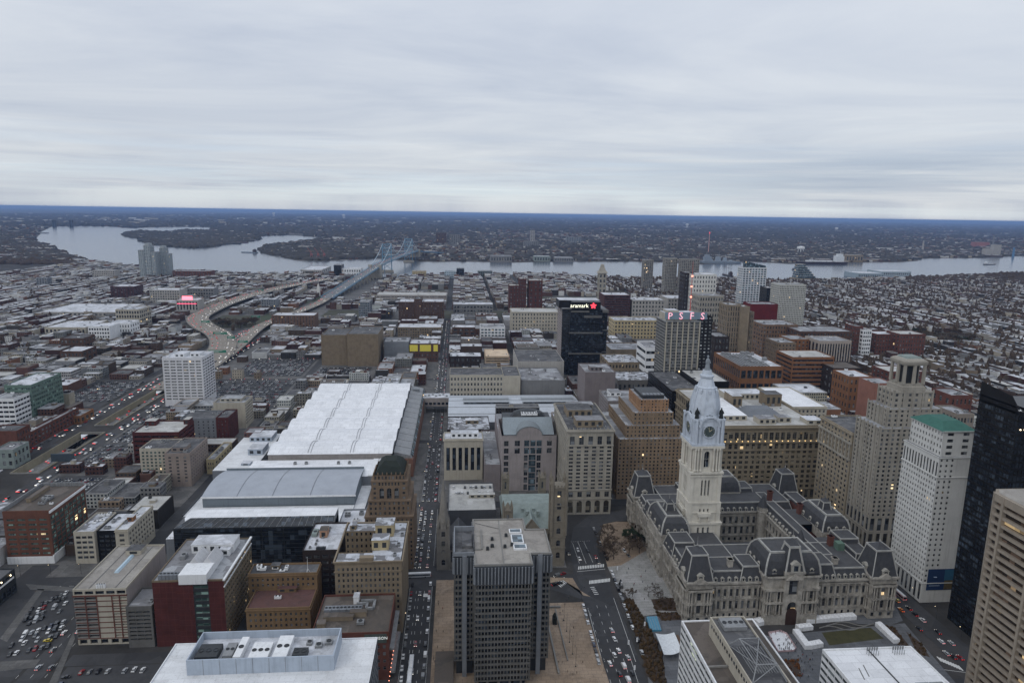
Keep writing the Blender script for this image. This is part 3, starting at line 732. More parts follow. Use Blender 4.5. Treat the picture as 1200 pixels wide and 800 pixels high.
# --- the ribbed grey tower in the foreground
t_ = building('office_tower', 'tall grey concrete tower with ribbed louvred crown, gravel roof and dark roof well', 'office tower', -2.5,325,50,378, 'the ribbed grey tower')
F = Facade()
for (x0, y0, x1, y1, c, s_) in ((8.6,325,38.4,378,17,22), (-2.2,336,8.6,365,5,12), (38.4,336,49.6,364,5,12)):
 z = 4 if x0 == 8.6 else 9
 F.wall((x0, y0), (x1, y0), z, 60.5, c, 17 if x0 == 8.6 else 16,0.72,0.7,0.9, style=3, gl=GLASSD)
 F.wall((x1, y0), (x1, y1), z, 60.5, s_, 16,0.72,0.7,0.9, style=3); F.wall((x0, y1), (x0, y0), z, 60.5, s_, 16,0.72,0.7,0.9, style=3)
 F.wall((x1, y1), (x0, y1), z, 60.5)
F.done(t_, [CONCD], GLASSD, METALD, 100)
b = MB()
for (x0, y0, x1, y1) in ((8.6,325,38.4,378), (-2.2,336,8.55,365), (38.45,336,49.6,364)):
 b.box(x0-0.3, y0-0.3,60.5, x1+0.3, y1+0.3,71)
 n = int((x1-x0)/1.75)
 for i in range(n+1):
  x = x0+(x1-x0)*i/n; b.box(x-0.3, y0-1.0,61, x+0.3, y0-0.3,70.2,1, None, True)
 for X, s_ in ((x0-0.3,-1), (x1+0.3,1)):
  if abs(X-8.6) < 1 or abs(X-38.4) < 1: n = 7; ya = y0
  n = int((y1-y0)/1.75)
  for i in range(n+1):
   y = y0+(y1-y0)*i/n; b.box(min(X, X+s_*0.6), y-0.3,61, max(X, X+s_*0.6), y+0.3,70.2,1, None, True)
obj('louvre_crown', b, [stained('crown_louvre', (0.10,0.11,0.125), 0.2,0.2), GREYP], t_)
for cxm in (3.4,43.8):
 b = MB(); b.box(cxm-1.2,334.8,0, cxm+1.2,335.95,71.3); obj('pier', b, GREYP, t_)
for x in range(9,39,6):
 b = MB(); b.box(x, 325.3,0, x+1.2,326.8,4.05); obj('column', b, CONCD, t_)
b = MB(); b.box(11,328,0,36,376,4); obj('lobby', b, GLASSD, t_)
b = MB(); b.box(-1,338,0,8,364,9); b.box(39,338,0,48.5,363,9); obj('lobby', b, METALD, t_)
b = MB(); b.quad((9,325.4,71.2), (38,325.4,71.2), (38,377.6,71.2), (9,377.6,71.2)); b.quad((38,336.4,71.2), (49.2,336.4,71.2), (49.2,363.6,71.2), (38,363.6,71.2)); obj('roof', b, R_TAN, t_)
b = MB()
for q_ in ((8.3,324.7,38.7,325.5), (8.3,377.5,38.7,378.3), (8.3,365,9.1,377.5), (8.3,325.5,9.1,336), (37.9,364,38.7,377.5), (37.9,325.5,38.7,335.7), (38.7,335.7,49.9,336.5), (38.7,363.5,49.9,364.3), (49.1,336.5,49.9,363.5), (12.5,342,13.1,365), (12.5,341.4,9.1,342)):
 b.box(min(q_[0], q_[2]), q_[1], 71, max(q_[0], q_[2]), q_[3], 72)
b.box(23.4,325.5,71.2,23.9,377.5,71.45)
obj('parapet', b, CONC, t_)
b = MB()   # the open plant well: rim walls around a dark floor
b.box(-2.5,335.7,70.5,8.3,336.4,73); b.box(-2.5,364.4,70.5,9,365.3,74); b.box(-2.5,336.4,70.5,-1.8,364.4,73.5)
obj('roof_well', b, GREYP, t_)
b = MB(); b.quad((-1.8,336.4,71.15), (12.5,336.4,71.15), (12.5,364.4,71.15), (-1.8,364.4,71.15)); b.box(2,344,71.1,7.5,358,72.6); b.box(8,341,71.1,8.3,361,73.4); obj('well_floor', b, R_TAR, t_)
for (a, c, d, e) in ((30.5,341,36.5,345), (30,347.5,35.5,356.5), (29.5,360,35.3,363.5)):
 b = MB(); b.box(a-0.6, c-0.6,71.2, d+0.6, e+0.6,72.3); b.quad((a, c, 72.33), (d, c, 72.33), (d, e, 72.33), (a, e, 72.33), 1); obj('skylight', b, [WHITEP, GLASSB], t_)
for (a, c) in ((18,352), (26,356), (17.5,344), (28.5,345), (15,341), (24.5,343)): ac_unit(t_, a, c, 71.2, rnd.uniform(1.2,2), 1.5,1.6, METALD)
b = MB()
for k in range(6): b.tube((10+k*2.2,374-k*1.3,71.4), (12.2+k*2.2,372.7-k*1.3,71.4), 0.12,4)
obj('roof_pipe', b, METALD, t_)
# --- white roofed tower in the lower corner
WROOF = roofmat('clean_white_roof', (0.70,0.71,0.72), (0.64,0.65,0.66), (0.55,0.55,0.55), 0.08,4.0,0.85)
t_ = building('office_tower', 'white roofed tower with a blue-grey screened plant enclosure on top', 'office tower', -126,200,-36,284, 'the white roofed tower')
F = Facade(); F.box(-125,200,-36.5,283.5,0,60, Sf=dict(cols=20, rows=15, wf=0.86, hf=0.8, mar=0.5), wf=0.9, hf=0.8, dep=0.15)
F.done(t_, [GREYP], GLASSB, METALD, 100)
roof(t_, -125,200,-36.5,283.5,59.8, WROOF, 0.5, WHITEP)
PX0, PX1, PY0, PY1 = -112,-52,262,281.5
b = MB()
for (a, c, d, e) in ((PX0, PY0, PX1, PY0+0.5), (PX0, PY1-0.5, PX1, PY1), (PX0, PY0+0.5, PX0+0.5, PY1-0.5), (PX1-0.5, PY0+0.5, PX1, PY1-0.5)): b.box(a, c, 59.8, d, e, 66.8)
for i in range(1,9):
 x = PX0+(PX1-PX0)*i/9; b.box(x-0.08, PY0-0.08,59.8, x+0.08, PY0,66.8,1)
obj('plant_screen', b, [BLUEP, METAL], t_)
b = MB(); b.box(PX0+0.5, PY0+0.5,61, PX1-0.5, PY1-0.5,63.4,0); obj('plant_deck', b, R_WHITE, t_)
for (x, y, w_, d_, h_, m_) in ((-110,265,9,9,2.6, METALD), (-99,266,4,9,2.2, METAL), (-94,264,3,14,2.8, WHITEP), (-88,264,8,11,2.0, WHITEP), (-78,263.5,6,15,2.5, WHITEP), (-70,265,6,5,2.2, METALD), (-62,272,3,3,1.2, METAL), (-58,274,3,3,1.2, METAL), (-66,274,2.4,3,1.2, METAL)):
 ac_unit(t_, x, y, 63.4, w_, d_, h_, m_)
# --- parking garage, link, red office block
t_ = building('parking_garage', 'tan and red banded parking garage with long gravel roof and blue skylight', 'parking garage', -220,375,-190,428, 'the banded garage')
F = Facade()
F.wall((-219.6,375), (-207,375), 4,31,2,8,0.94,0.42,1.2, mi=0, style=3, gl=GLASSD); F.wall((-207,375), (-198.5,375), 4,31, mi=1); F.wall((-198.5,375), (-190.3,375), 4,31,2,8,0.9,0.18,0.5, mi=1, style=3, gl=GLASSD)
F.wall((-219.6,375), (-190.3,375), 31,34.6,5,1,0.8,0.6,0.8, mi=1, style=3, gl=GLASSD); F.wall((-219.6,375), (-190.3,375), 0,4,5,1,0.7,0.7,1, mi=1, style=3, gl=GLASSD)
F.wall((-190.3,375), (-190.3,428), 0,34.6, mi=2); F.wall((-190.3,428), (-219.6,428), 0,34.6, mi=1); F.wall((-219.6,428), (-219.6,375), 0,34.6, mi=1)
b = F.b
for k in range(9): b.box(-219.7,374.75,4+k*3.37-0.15,-190.2,374.97,4+k*3.37+0.3,3, None, True)
for x in (-213.2,-207,-198.5,-194.3): b.box(x-0.3,374.7,4, x+0.3,374.9,31,3, None, True)
b.box(-220,374.6,30.6,-190,375.3,31.4,3, None, True)
F.done(t_, [CONC, CREAM, PINK, REDB2], GLASSD, METALD, 60)
roof(t_, -219.6,375,-190.3,428,34.4, R_TAN, 0.9, CREAM)
penthouse(t_, -209,416,-200,424,34.4,37.5, CREAM, R_TAR)
b = MB(); b.hexa([(-206,394,34.4), (-203.4,394,34.4), (-203.4,415,34.4), (-206,415,34.4)], [(-205.3,394.5,35.6), (-204.1,394.5,35.6), (-204.1,414.5,35.6), (-205.3,414.5,35.6)]); obj('skylight', b, plain('skylight_blue', (0.40,0.52,0.60), 0.3), t_)
b = MB(); b.box(-212,376,34.4,-211.6,427,34.75); b.box(-197.5,376,34.4,-197.1,427,34.75); obj('roof_joint', b, CONC, t_)
for k in range(4): ac_unit(t_, -207.5+k*1.3,376.4,34.4,1,1.4,2.6, WHITEP)
hero('parking_deck', 'low dark open parking deck squeezed between the banded garage and the red block', 'parking garage', -189.5,371,-175.2,392,25, CONCD, 3,8,4, 'the dark parking deck', 0.92,0.45, R_GREY, 1, GLASSD, METALD, style=3, dep=1.0)
t_ = building('office_block', 'red tiled office block with glazed centre bay and white gabled plant house', 'office building', -174,370,-134,422, 'the red tiled block')
F = Facade()
F.wall((-173.8,371), (-160,371), 0,41, mi=0)
F.wall((-160,370), (-151,370), 0,41, mi=0); F.wall((-151,370), (-142.5,370), 0,39.5,1,10,0.94,0.52,0.5, mi=1, style=1, gl=GLASSG); F.wall((-151,370), (-142.5,370), 39.5,41, mi=0); F.wall((-142.5,370), (-133.8,370), 0,41, mi=0)
F.wall((-160,371), (-160,370), 0,41, mi=0)
F.wall((-133.8,370), (-133.8,422), 0,41,15,10,0.72,0.5,0.5, mi=2, style=1, bot=1, top=1.5); F.wall((-133.8,422), (-173.8,422), 0,41, mi=2); F.wall((-173.8,422), (-173.8,371), 0,41, mi=2)
F.done(t_, [REDBR, METALD, TANB], GLASSG, FRAME, 100)
b = MB()   # tile joints standing slightly proud
for k in range(1,12):
 for (a, c, y) in ((-173.8,-160,371), (-160,-151,370), (-142.5,-133.8,370)): b.box(a, y-0.05, k*3.4, c, y-0.004, k*3.4+0.14)
for x in (-170,-166.5,-163,-156.5,-153.5,-139.5,-136.5): b.box(x, (370 if x > -160 else 371)-0.05,0, x+0.12,(370 if x > -160 else 371)-0.004,40.8)
obj('tile_joint', b, stained('joint_red', (0.20,0.06,0.05), 0.2), t_)
roof(t_, -173.8,371,-133.8,422,40.8, R_GREY, 0.8, TANB)
b = MB(); b.box(-134.2,369.6,41.2,-133.0,422.5,42.2); b.box(-134.0,369.7,37.2,-133.3,422.2,37.8); obj('cornice', b, WHITEP, t_)
b = MB(); b.box(-158.5,369.4,39.6,-143,383,45.6,0)
for k in range(2):
 xa = -158.5+k*7.75; b.hexa([(xa, 383.02,44), (xa+7.75,383.02,44), (xa+7.75,398,44), (xa, 398,44)], [(xa+3.8,383.02,48.5), (xa+3.95,383.02,48.5), (xa+3.95,398,48.5), (xa+3.8,398,48.5)], 1)
 b.box(xa, 383.02,40.8, xa+7.75,398,44,0)
obj('plant_house', b, [WHITEP, stained('pale_metal_roof', (0.55,0.55,0.56), 0.1)], t_)
penthouse(t_, -164,404,-139,417,40.8,46.5, WHITEP, R_WHITE); penthouse(t_, -146,400,-140,404,40.8,45, WHITEP, R_WHITE)
for k in range(6): ac_unit(t_, -171+k*2.1,372.5,40.8,1.9,4,3.2, GREYP)
ac_unit(t_, -168,396,40.8,3,5,2.5)
# --- orange-brown stepped pair, flat brown block, tan hotel
t_ = hero('brick_block', 'lower orange-brown brick block with red-brown terrace roof, front of the stepped pair', 'brick building', -122.5,370,-86,391,22.3, OCHRE, 12,5,6, 'the stepped brick pair', 0.42,0.5, R_RED, 1, corn=0.5, bot=3, ph=[(-109,388,-98,390.9,2.5)])
t_ = hero('brick_block', 'taller orange-brown brick block with black tar roof and white mast behind its pair', 'brick building', -127,391.5,-86,404,32, OCHRE, 13,8,4, None, 0.42,0.52, R_TAR, 6, corn=0.5, bot=3, ph=[(-115,398,-110,402,2.6, TANB)])
mast(t_, -92,394,32,10,0.2, WHITEP)
t_ = hero('brick_block', 'flat brown roofed block with grey plant rows and a lit shop-front edge', 'commercial building', -78,335,-37,373,27.8, REDB2,12,5,14, 'the flat brown roofed block', 0.5,0.5, R_BROWN, 2, bot=5, shf=0.6)
z = 27.7
for (a, c, d, e, h_, m_) in ((-74,348,-58,352,2.6, TAN), (-60,351,-51,354,3.2, TAN), (-76,341,-72,345,3, TAN)): penthouse(t_, a, c, d, e, z, z+h_, m_, R_BROWN, louvre=False)
for k in range(5): ac_unit(t_, -75+k*4.2,355, z, 4,4.5,2.4, GREYP)
b = MB()
for p, q in (((-56,366), (-48,366)), ((-48,366), (-48,358)), ((-48,358), (-52,358)), ((-52,358), (-52,363)), ((-52,363), (-58,363))): b.bar((p[0], p[1], z+0.9), (q[0], q[1], z+0.9), 1.4,1.4)
obj('duct', b, METAL, t_)
penthouse(t_, -60,364,-57,369, z, z+4.5, WHITEP, R_WHITE, louvre=False)
def sign_text(parent, txt, x, y, z, size, m, rot=(R(90), 0,0), name='lettering', ext=0.08, align='CENTER', spacing=1.0, off=0.0):
 c = bpy.data.curves.new(name, 'FONT'); c.body = txt; c.size = size; c.extrude = ext; c.align_x = align; c.space_character = spacing
 c.resolution_u = 2
 c.offset = off
 o = bpy.data.objects.new(name, c); COL.objects.link(o); bpy.context.view_layer.update()
 me = bpy.data.meshes.new_from_object(o.evaluated_get(bpy.context.evaluated_depsgraph_get())); bpy.data.objects.remove(o)
 me.materials.clear(); me.materials.append(m)
 o = link(name, me, parent, (x, y, z)); o.rotation_euler = rot; return o
SIGNW = plain('sign_white', (0.8,0.8,0.78), emit=(0.9,0.95,0.9), es=0.35)
b = MB(); b.box(-50,334.6,22.5,-38.3,334.9,27.6,0, None, True); obj('sign_board', b, stained('sign_green_grey', (0.11,0.14,0.13), 0.2), t_)
sign_text(t_, 'MORRISON', -43.6,334.55,24.6,2.3, SIGNW)
b = MB(); b.hexa([(-49.6,334.5,24.6), (-48.0,334.5,24.6), (-48.0,334.58,24.6), (-49.6,334.58,24.6)], [(-48.05,334.5,26.2), (-48.0,334.5,26.2), (-48.0,334.58,26.2), (-48.05,334.58,26.2)]); obj('sign_emblem', b, SIGNW, t_)
b = MB()
for k in range(15): b.lathe(-36.6,320+k*3.6, [(0.05,5), (0.28,5.2), (0.05,5.5)], 6)
kind(obj('string_of_lamps', b, plain('red_lamps', (1, .3, .2), emit=(1,0.35,0.2), es=3), t_), 'stuff')
b = MB(); b.box(-37,336,17,-34.6,372,18.2); b.box(-37,336,3.2,-34.2,372,4.4); obj('canopy', b, METAL, t_)
t_ = building('hotel', 'old tan stone hotel with light court, cream stair towers and snowy patched roof', 'hotel', -73,377,-33,429, 'the old tan hotel')
F = Facade()
F.wall((-72.5,377), (-33.5,377), 0,47.5,14,11,0.45,0.55,0.4, bot=5, top=3.5, mar=1); F.wall((-33.5,377), (-33.5,428.5), 0,47.5,20,11,0.42,0.55,0.4, bot=5, top=3.5); F.wall((-33.5,428.5), (-72.5,428.5), 0,47.5)
F.wall((-72.5,428.5), (-72.5,416), 0,47.5); F.wall((-72.5,388), (-72.5,377), 0,47.5)
# light court open to the north side
F.wall((-72.5,416), (-52,416), 10,47.5,7,9,0.4,0.5,0.3, mi=1); F.wall((-52,388), (-72.5,388), 10,47.5, mi=1); F.wall((-52,416), (-52,388), 10,47.5, mi=1)
F.done(t_, [TAN, TANB], GLASS, FRAME, 100)
b = MB()
for q_ in ((-72,377.5,-34,388), (-72,416,-34,428), (-52,388,-34,416)): b.quad((q_[0], q_[1], 46.8), (q_[2], q_[1], 46.8), (q_[2], q_[3], 46.8), (q_[0], q_[3], 46.8))
obj('roof', b, R_PATCH, t_)
b = MB(); b.quad((-72.5,388,10), (-52,388,10), (-52,416,10), (-72.5,416,10)); obj('court_roof', b, R_TAR, t_)
cornice(t_, -72.5,377,-33.5,428.5,47.5,0.9,1.6, TAN)
b = MB(); b.box(-73,376.5,40.5,-33,376.98,41.2,0, None, True); b.box(-33.48,376.5,40.5,-33,429,41.2,0, None, True); obj('string_course', b, TAN, t_); b = MB(); b.box(-58,376.6,46,-50,380,49.6); obj('roof_pediment', b, TAN, t_)
PENTC = stained('cream_render', (0.52,0.43,0.26), 0.15,0.2)
penthouse(t_, -52.5,391,-42.5,400,46.8,53.5, PENTC, R_PATCH); penthouse(t_, -52.5,409,-41,420,46.8,54.5, PENTC, R_PATCH); penthouse(t_, -70,419,-66,424,46.8,50, TAN, R_PATCH)
for k in range(3): ac_unit(t_, -39+k*1.2,382+k*13,46.8,2,3,1.6)
# --- the tall brown stone tower with the dark mansard
t_ = building('stone_tower', 'brown stone tower with arched upper windows under a dark green mansard roof', 'tower block', -65,452,-31,492, 'the brown mansard tower')
F = Facade(); F.box(-65,452,-31.5,491,0,40, W=dict(cols=11, rows=11), Sf=dict(cols=12, rows=11), wf=0.4, hf=0.55, bot=3, top=1)
F.box(-62.5,454,-33.5,489,40,51, W=dict(cols=9, rows=3), Sf=dict(cols=10, rows=3), wf=0.42, hf=0.55)
F.wall((-60.5,455.5), (-56,455.5), 51,65,1,4,0.4,0.5); F.wall((-56,455.5), (-40.5,455.5), 51,61,3,1,0.62,0.8,0.8, arch_rows=(0,), style=2); F.wall((-56,455.5), (-40.5,455.5), 61,65,7,1,0.5,0.6); F.wall((-40.5,455.5), (-35.5,455.5), 51,65,1,4,0.4,0.5)
F.wall((-35.5,455.5), (-35.5,487), 51,65,9,4,0.4,0.5); F.wall((-35.5,487), (-60.5,487), 51,65); F.wall((-60.5,487), (-60.5,455.5), 51,65)
F.box(-59,457,-37,485,65,69, W=dict(cols=9, rows=1), Sf=dict(cols=8, rows=1), wf=0.5, hf=0.6)
F.done(t_, [RUST], GLASS, FRAME, 100)
b = MB()
for (x0, y0, x1, y1, z, s_) in ((-65,452,-31.5,491,40,2.6), (-62.5,454,-33.5,489,51,2.2), (-60.5,455.5,-35.5,487,65,1.6)):
 b.box(x0-0.4, y0-0.4, z-0.5, x1+0.4, y1+0.4, z+0.5)
obj('setback_cornice', b, RUST, t_)
b = MB(); b.frus(-58,458,-38,484,69,2.5,3,73.5,0); b.frus(-55.5,461,-40.5,481,73.5,3.5,4.5,76.5,0); obj('mansard_roof', b, stained('dark_green_slate', (0.028,0.038,0.032), 0.3,0.3, streak=False), t_)
b = MB()
for i in range(8): b.lathe(-59+i*3.1,456.8, [(0.45,69), (0.5,70.4), (0.05,71.4)], 5)
for i in range(9): b.lathe(-36.8,458+i*3.2, [(0.45,69), (0.5,70.4), (0.05,71.4)], 5)
obj('finial_row', b, RUST, t_); mast(t_, -58,483,70,9,0.15)
# --- white roofed dark-sided annex
t_ = hero('office_block', 'dark sided block with bright white roof holding one salmon stair house', 'office building', -99,412,-76,452,36, DARKB, 4,7,0, 'the dark sided block', 0.7,0.5, R_WHITE, 0, bot=6, srows=7)
penthouse(t_, -92,431,-87,438,36,41, stained('salmon_render', (0.50,0.30,0.20), 0.15), R_BROWN)
for k in range(7): ac_unit(t_, -96+(k % 2)*1.5+k*1.3,416+k*4.6,36,1.5,1.5,1.1)
ac_unit(t_, -97.5,432,36,3.5,8,2.2, PALEGREEN); ac_unit(t_, -91,414,36,6,2.2,1.5, METALD)
# ------------------------------------------------------------------ convention hall
t_ = building('exhibition_hall', 'long exhibition hall with seven white barrel vaults side by side', 'exhibition hall', -185,615,-60,890, 'the white vaulted hall')
b = MB(); b.box(-176,618,0,-63,888,26,0); obj('wall', b, stained('hall_wall', (0.36,0.33,0.31), 0.2), t_)
nb = 7; x0, x1, ya, yb = -177,-62,619,887
for k in range(nb):
 y0 = ya+(yb-ya)*k/nb; y1 = ya+(yb-ya)*(k+1)/nb; b = MB(); n = 10
 for i in range(n):
  t0, t1 = i/n, (i+1)/n
  za, zb = 26.3+4.2*math.sin(math.pi*t0), 26.3+4.2*math.sin(math.pi*t1)
  b.quad((x0, y0+(y1-y0)*t0, za), (x1, y0+(y1-y0)*t0, za), (x1, y0+(y1-y0)*t1, zb), (x0, y0+(y1-y0)*t1, zb))
  for X, s_ in ((x0,1), (x1,-1)):
   p = [(X, y0+(y1-y0)*t0,25.5), (X, y0+(y1-y0)*t1,25.5), (X, y0+(y1-y0)*t1, zb), (X, y0+(y1-y0)*t0, za)]
   b.poly(p if s_ < 0 else p[::-1], 1)
 vo = obj('barrel_vault', b, [HALLROOF, GREYP], t_)
 for X in (-139,-100):
  d = MB()
  for i in range(8):
   t0, t1 = 0.05+i*0.9/8,0.05+(i+1)*0.9/8
   for dx in (-1.3,1.3): d.bar((X+dx, y0+(y1-y0)*t0,26.5+4.2*math.sin(math.pi*t0)), (X+dx, y0+(y1-y0)*t1,26.5+4.2*math.sin(math.pi*t1)), 0.25,0.5)
  obj('roof_walkway', d, METAL, vo)
# grey saw-tooth strip along the street side
b = MB(); b.box(-62,626,0,-43,884,18,0); n = 13
for i in range(n):
 y0 = 628+(884-628)*i/n; y1 = 628+(884-628)*(i+1)/n
 b.hexa([(-61.5, y0,18.02), (-44, y0,18.02), (-44, y1-1,18.02), (-61.5, y1-1,18.02)], [(-61.5, y0,24.5), (-46, y0,21), (-46, y1-1,21), (-61.5, y1-1,24.5)], 1)
obj('side_wing', b, [stained('wing_brick', (0.27,0.14,0.10), 0.2), METAL], t_)
b = MB()
for i in range(12): b.hexa([(-45.5,632+i*21,21.1), (-43.2,632+i*21,18.5), (-43.2,650+i*21,18.5), (-45.5,650+i*21,21.1)], [(-45.4,632+i*21,21.5), (-43.1,632+i*21,19), (-43.1,650+i*21,19), (-45.4,650+i*21,21.5)])
kind(obj('clerestory', b, [GLASSB], t_), 'stuff')
b = MB(); b.box(-58,860,18,-50,866,25.5); obj('end_gable', b, GREYP, t_)
# flat white middle part with four vents, the ramp on the far side
t_ = building('exhibition_hall', 'low flat white roof with four small vents joining the vaulted and the grey halls', 'exhibition hall', -205,596,-60,618.5, 'the flat link roof')
b = MB(); b.box(-188,575,0,-62,617.5,21.5,0,1); obj('wall', b, [GREYP, HALLROOF], t_)
for x in (-150,-140,-111,-101): ac_unit(t_, x, 605,21.5,2.5,2.5,2.2, METAL)
b = MB(); b.box(-79,575,21.5,-62,617,22.4); obj('parapet', b, WHITEP, t_)
t_ = building('service_building', 'flat white loading roof with grey upper rooms beside the vaulted hall', 'service building', -226,600,-186,700, 'the loading roof')
b = MB(); b.box(-224,610,0,-188,716,15,0,1); obj('wall', b, [GREYP, WROOF], t_)
penthouse(t_, -204,650,-190,672,15,21, BLUEP, R_WHITE); penthouse(t_, -214,690,-192,712,15,20, BLUEP, R_WHITE); penthouse(t_, -202,622,-194,630,15,17, BLUEP, R_WHITE)
# grey barrel roofed hall
t_ = building('exhibition_hall', 'grey curved barrel roofed hall between the vaulted hall and the glass front', 'exhibition hall', -216,520,-80,600, 'the grey barrel roofed hall')
xa, xb, ya, yb = -205,-84.5,533,592; b = MB(); n = 14
b.box(xa, ya, 0, xb, yb, 14,1)
def zarc(t): return 22.6+5.2*math.sin(math.pi*(0.12+0.8*t))-5.2*math.sin(math.pi*0.12)
for i in range(n):
 t0, t1 = i/n, (i+1)/n; y0, y1 = ya+(yb-ya)*t0, ya+(yb-ya)*t1
 b.quad((xa-0.6, y0, zarc(t0)), (xb+0.6, y0, zarc(t0)), (xb+0.6, y1, zarc(t1)), (xa-0.6, y1, zarc(t1)), 0)
 b.quad((xb, y0,14), (xb, y1,14), (xb, y1, zarc(t1)), (xb, y0, zarc(t0)), 1); b.quad((xa, y1,14), (xa, y0,14), (xa, y0, zarc(t0)), (xa, y1, zarc(t1)), 1)
obj('barrel_roof', b, [GREYROOF, stained('hall_panel', (0.24,0.28,0.32), 0.1,0.1)], t_)
b = MB(); b.quad((xa, ya, 14), (xb, ya, 14), (xb, ya, 21.3), (xa, ya, 21.3)); b.box(xa-1, ya-0.9,21.3, xb+1, ya, 22.5,1, None, True); b.quad((xb, yb, 14), (xa, yb, 14), (xa, yb, 24), (xb, yb, 24))
obj('end_wall', b, [stained('hall_end', (0.27,0.32,0.36), 0.1,0.1), WHITEP], t_)
b = MB()
for x in (-178,-150,-120):
 for i in range(n):
  t0, t1 = i/n, (i+1)/n; b.bar((x, ya+(yb-ya)*t0, zarc(t0)+.05), (x, ya+(yb-ya)*t1, zarc(t1)+.05), 0.7,0.12)
obj('roof_seam', b, GREYP, t_)
b = MB(); b.box(-216,520,0,-205.02,600,12,0,1); b.box(-84.48,520,0,-66,600,13,0,1); b.box(-205,519,0,-84.5,532,14,0,1); obj('side_wing', b, [GREYP, WROOF], t_)
b = MB(); b.box(-216.4,520,12,-215.6,600,13.2); b.box(-75,521,13,-74.2,590,15); obj('parapet', b, METALD, t_)
# dark glass front with sloping top
t_ = building('glass_hall', 'dark glass hall front with sloping glazed top and white flat roof behind it', 'convention centre', -208,462,-88,520, 'the dark glass front')
b = MB(); n = 22; xa, xb = -200,-89
b.quad((xa, 465,0), (xb, 465,0), (xb, 465,28), (xa, 465,28), 0); b.quad((xa, 465,28), (xb, 465,28), (xb, 471,33.2), (xa+10,471,33.2), 0)
b.quad((xb, 465,0), (xb, 485,0), (xb, 485,30), (xb, 465,28), 0); b.quad((xa, 485,0), (xa, 465,0), (xa, 465,28), (xa, 485,28), 0)
obj('glass_wall', b, GLASSD, t_)
b = MB()
for i in range(n+1):
 x = xa+(xb-xa)*i/n; x2 = xa+10+(xb-xa-10)*i/n
 b.bar((x, 464.85,0), (x, 464.85,28), 0.3,0.3,0) if i % 3 == 0 else None
 b.bar((x, 464.9,28.05), (x2,471,33.3), 0.22,0.22,1)
for z in range(3,28,3): b.box(xa, 464.8, z, xb, 464.97, z+0.25,0, None, True)
b.box(xa-0.5,464.6,27.8, xb+0.3,464.98,28.4,0, None, True)
obj('mullion', b, [METALD, METAL], t_)
b = MB(); b.box(-190,471,14,-89,485,33.3,1,0); b.box(-190,485.05,8,-89,518.9,14,1,0); b.box(-208,470,0,-190.02,518,18,1,0); obj('roof', b, [HALLROOF, GREYP], t_)
b = MB()
for i in range(9): b.tube((-207+i*2,470.5,18), (-207+i*2,470.5,19.3), 0.08,4)
b.bar((-208,470.5,19.3), (-190,470.5,19.3), 0.12,0.12); obj('railing', b, METALD, t_)
t_ = hero('annex', 'small rooftop annex with white frame parapets beside the brown mansard tower', 'annex', -87.5,462,-66,500,24, GREYP, 3,4,0, None, roofm=R_WHITE, units=3)
# covered bridge over the street and the second train shed
t_ = building('skybridge', 'covered white roofed footbridge crossing high over the car filled street', 'footbridge', -43,835,-12,862, 'the covered bridge')
b = MB(); b.box(-45,838,9,-11,860,20,0,1, True); obj('bridge_hall', b, [stained('bridge_stone', (0.42,0.38,0.36), 0.15), R_WHITE], t_)
b = MB()
for i in range(6): b.box(-42+i*5.2,837.8,11,-38.4+i*5.2,837.96,14,0, None, True)
kind(obj('window_band', b, GLASSD, t_), 'stuff')
b = MB()
for i in range(7): b.box(-43+i*4.5,843+(i % 3)*4,20,-40.5+i*4.5,845.5+(i % 3)*4,21.4)
obj('roof_unit', b, METAL, t_)
b = MB(); b.box(-45,838.5,0,-41,860,9); b.box(-14,838.5,0,-11,860,9); obj('abutment', b, CONC, t_)
t_ = building('train_shed', 'wide pale grey stepped train shed roof behind the pink granite building', 'train shed', -13,755,150,872, 'the train shed roof')
b = MB(); b.box(-12,757,0,148,870,13,1); pr = [(757,13.05), (772,18.5), (790,21.5), (813,23), (836,21.5), (854,18.5), (870,13.05)]
for i in range(len(pr)-1):
 (y0, z0), (y1, z1) = pr[i], pr[i+1]; b.quad((-12, y0, z0), (148, y0, z0), (148, y1, z1), (-12, y1, z1), 0)
 b.box(-12, y1-0.5, z1-0.2,148, y1+0.1, z1+0.35,2)
b.poly([(-12, y, z) for y, z in pr], 1); b.poly([(148, y, z) for y, z in pr][::-1], 1)
obj('shed_roof', b, [stained('shed_panel', (0.50,0.53,0.57), 0.1,0.1), GREYP, METAL], t_)
for (a, c) in ((6,62), (78,142)):
 b = MB(); b.box(a, 800,21, c, 806,25,0); b.box(a, 815,22, c, 826,25.5,0); b.box(a+1,799.8,22.6, c-1,799.97,24.5,1, None, True); obj('monitor', b, [stained('monitor_metal', (0.44,0.47,0.5), 0.1), GLASSD], t_)
# ------------------------------------------------------------------ between the two wide streets
hero('commercial_block', 'small stone block with tall dark window bays and a white penthouse', 'commercial building', -13.5,616,23,637,40, CREAM, 6,1,6, 'the dark bayed stone block', 0.58,0.94, R_WHITE, 0, GLASSD, METALD, bot=9, top=7, corn=0.8, ph=[(-7,622,19,632,4.5, WHITEP, R_WHITE)], style=0, dep=0.6)
hero('warehouse', 'low dark brick block with snowy patched roof in front of the train shed', 'warehouse', -12,700,34,748,22, DARKB, 8,4,8, None, roofm=R_PATCH, units=9, gl=GLASSD, ph=[(8,722,22,730,4, TAN, R_WHITE)])
hero('parking_garage', 'low grey parking structure with cars on its pale open roof deck', 'parking garage', -8,505,30,561,19, stained('garage_grey', (0.13,0.135,0.15), 0.15), 0,0,0, 'the roof deck garage', roofm=R_PALE, units=0, par=1.0, ph=[(9,530,30,534,3, CREAM, R_PALE)])
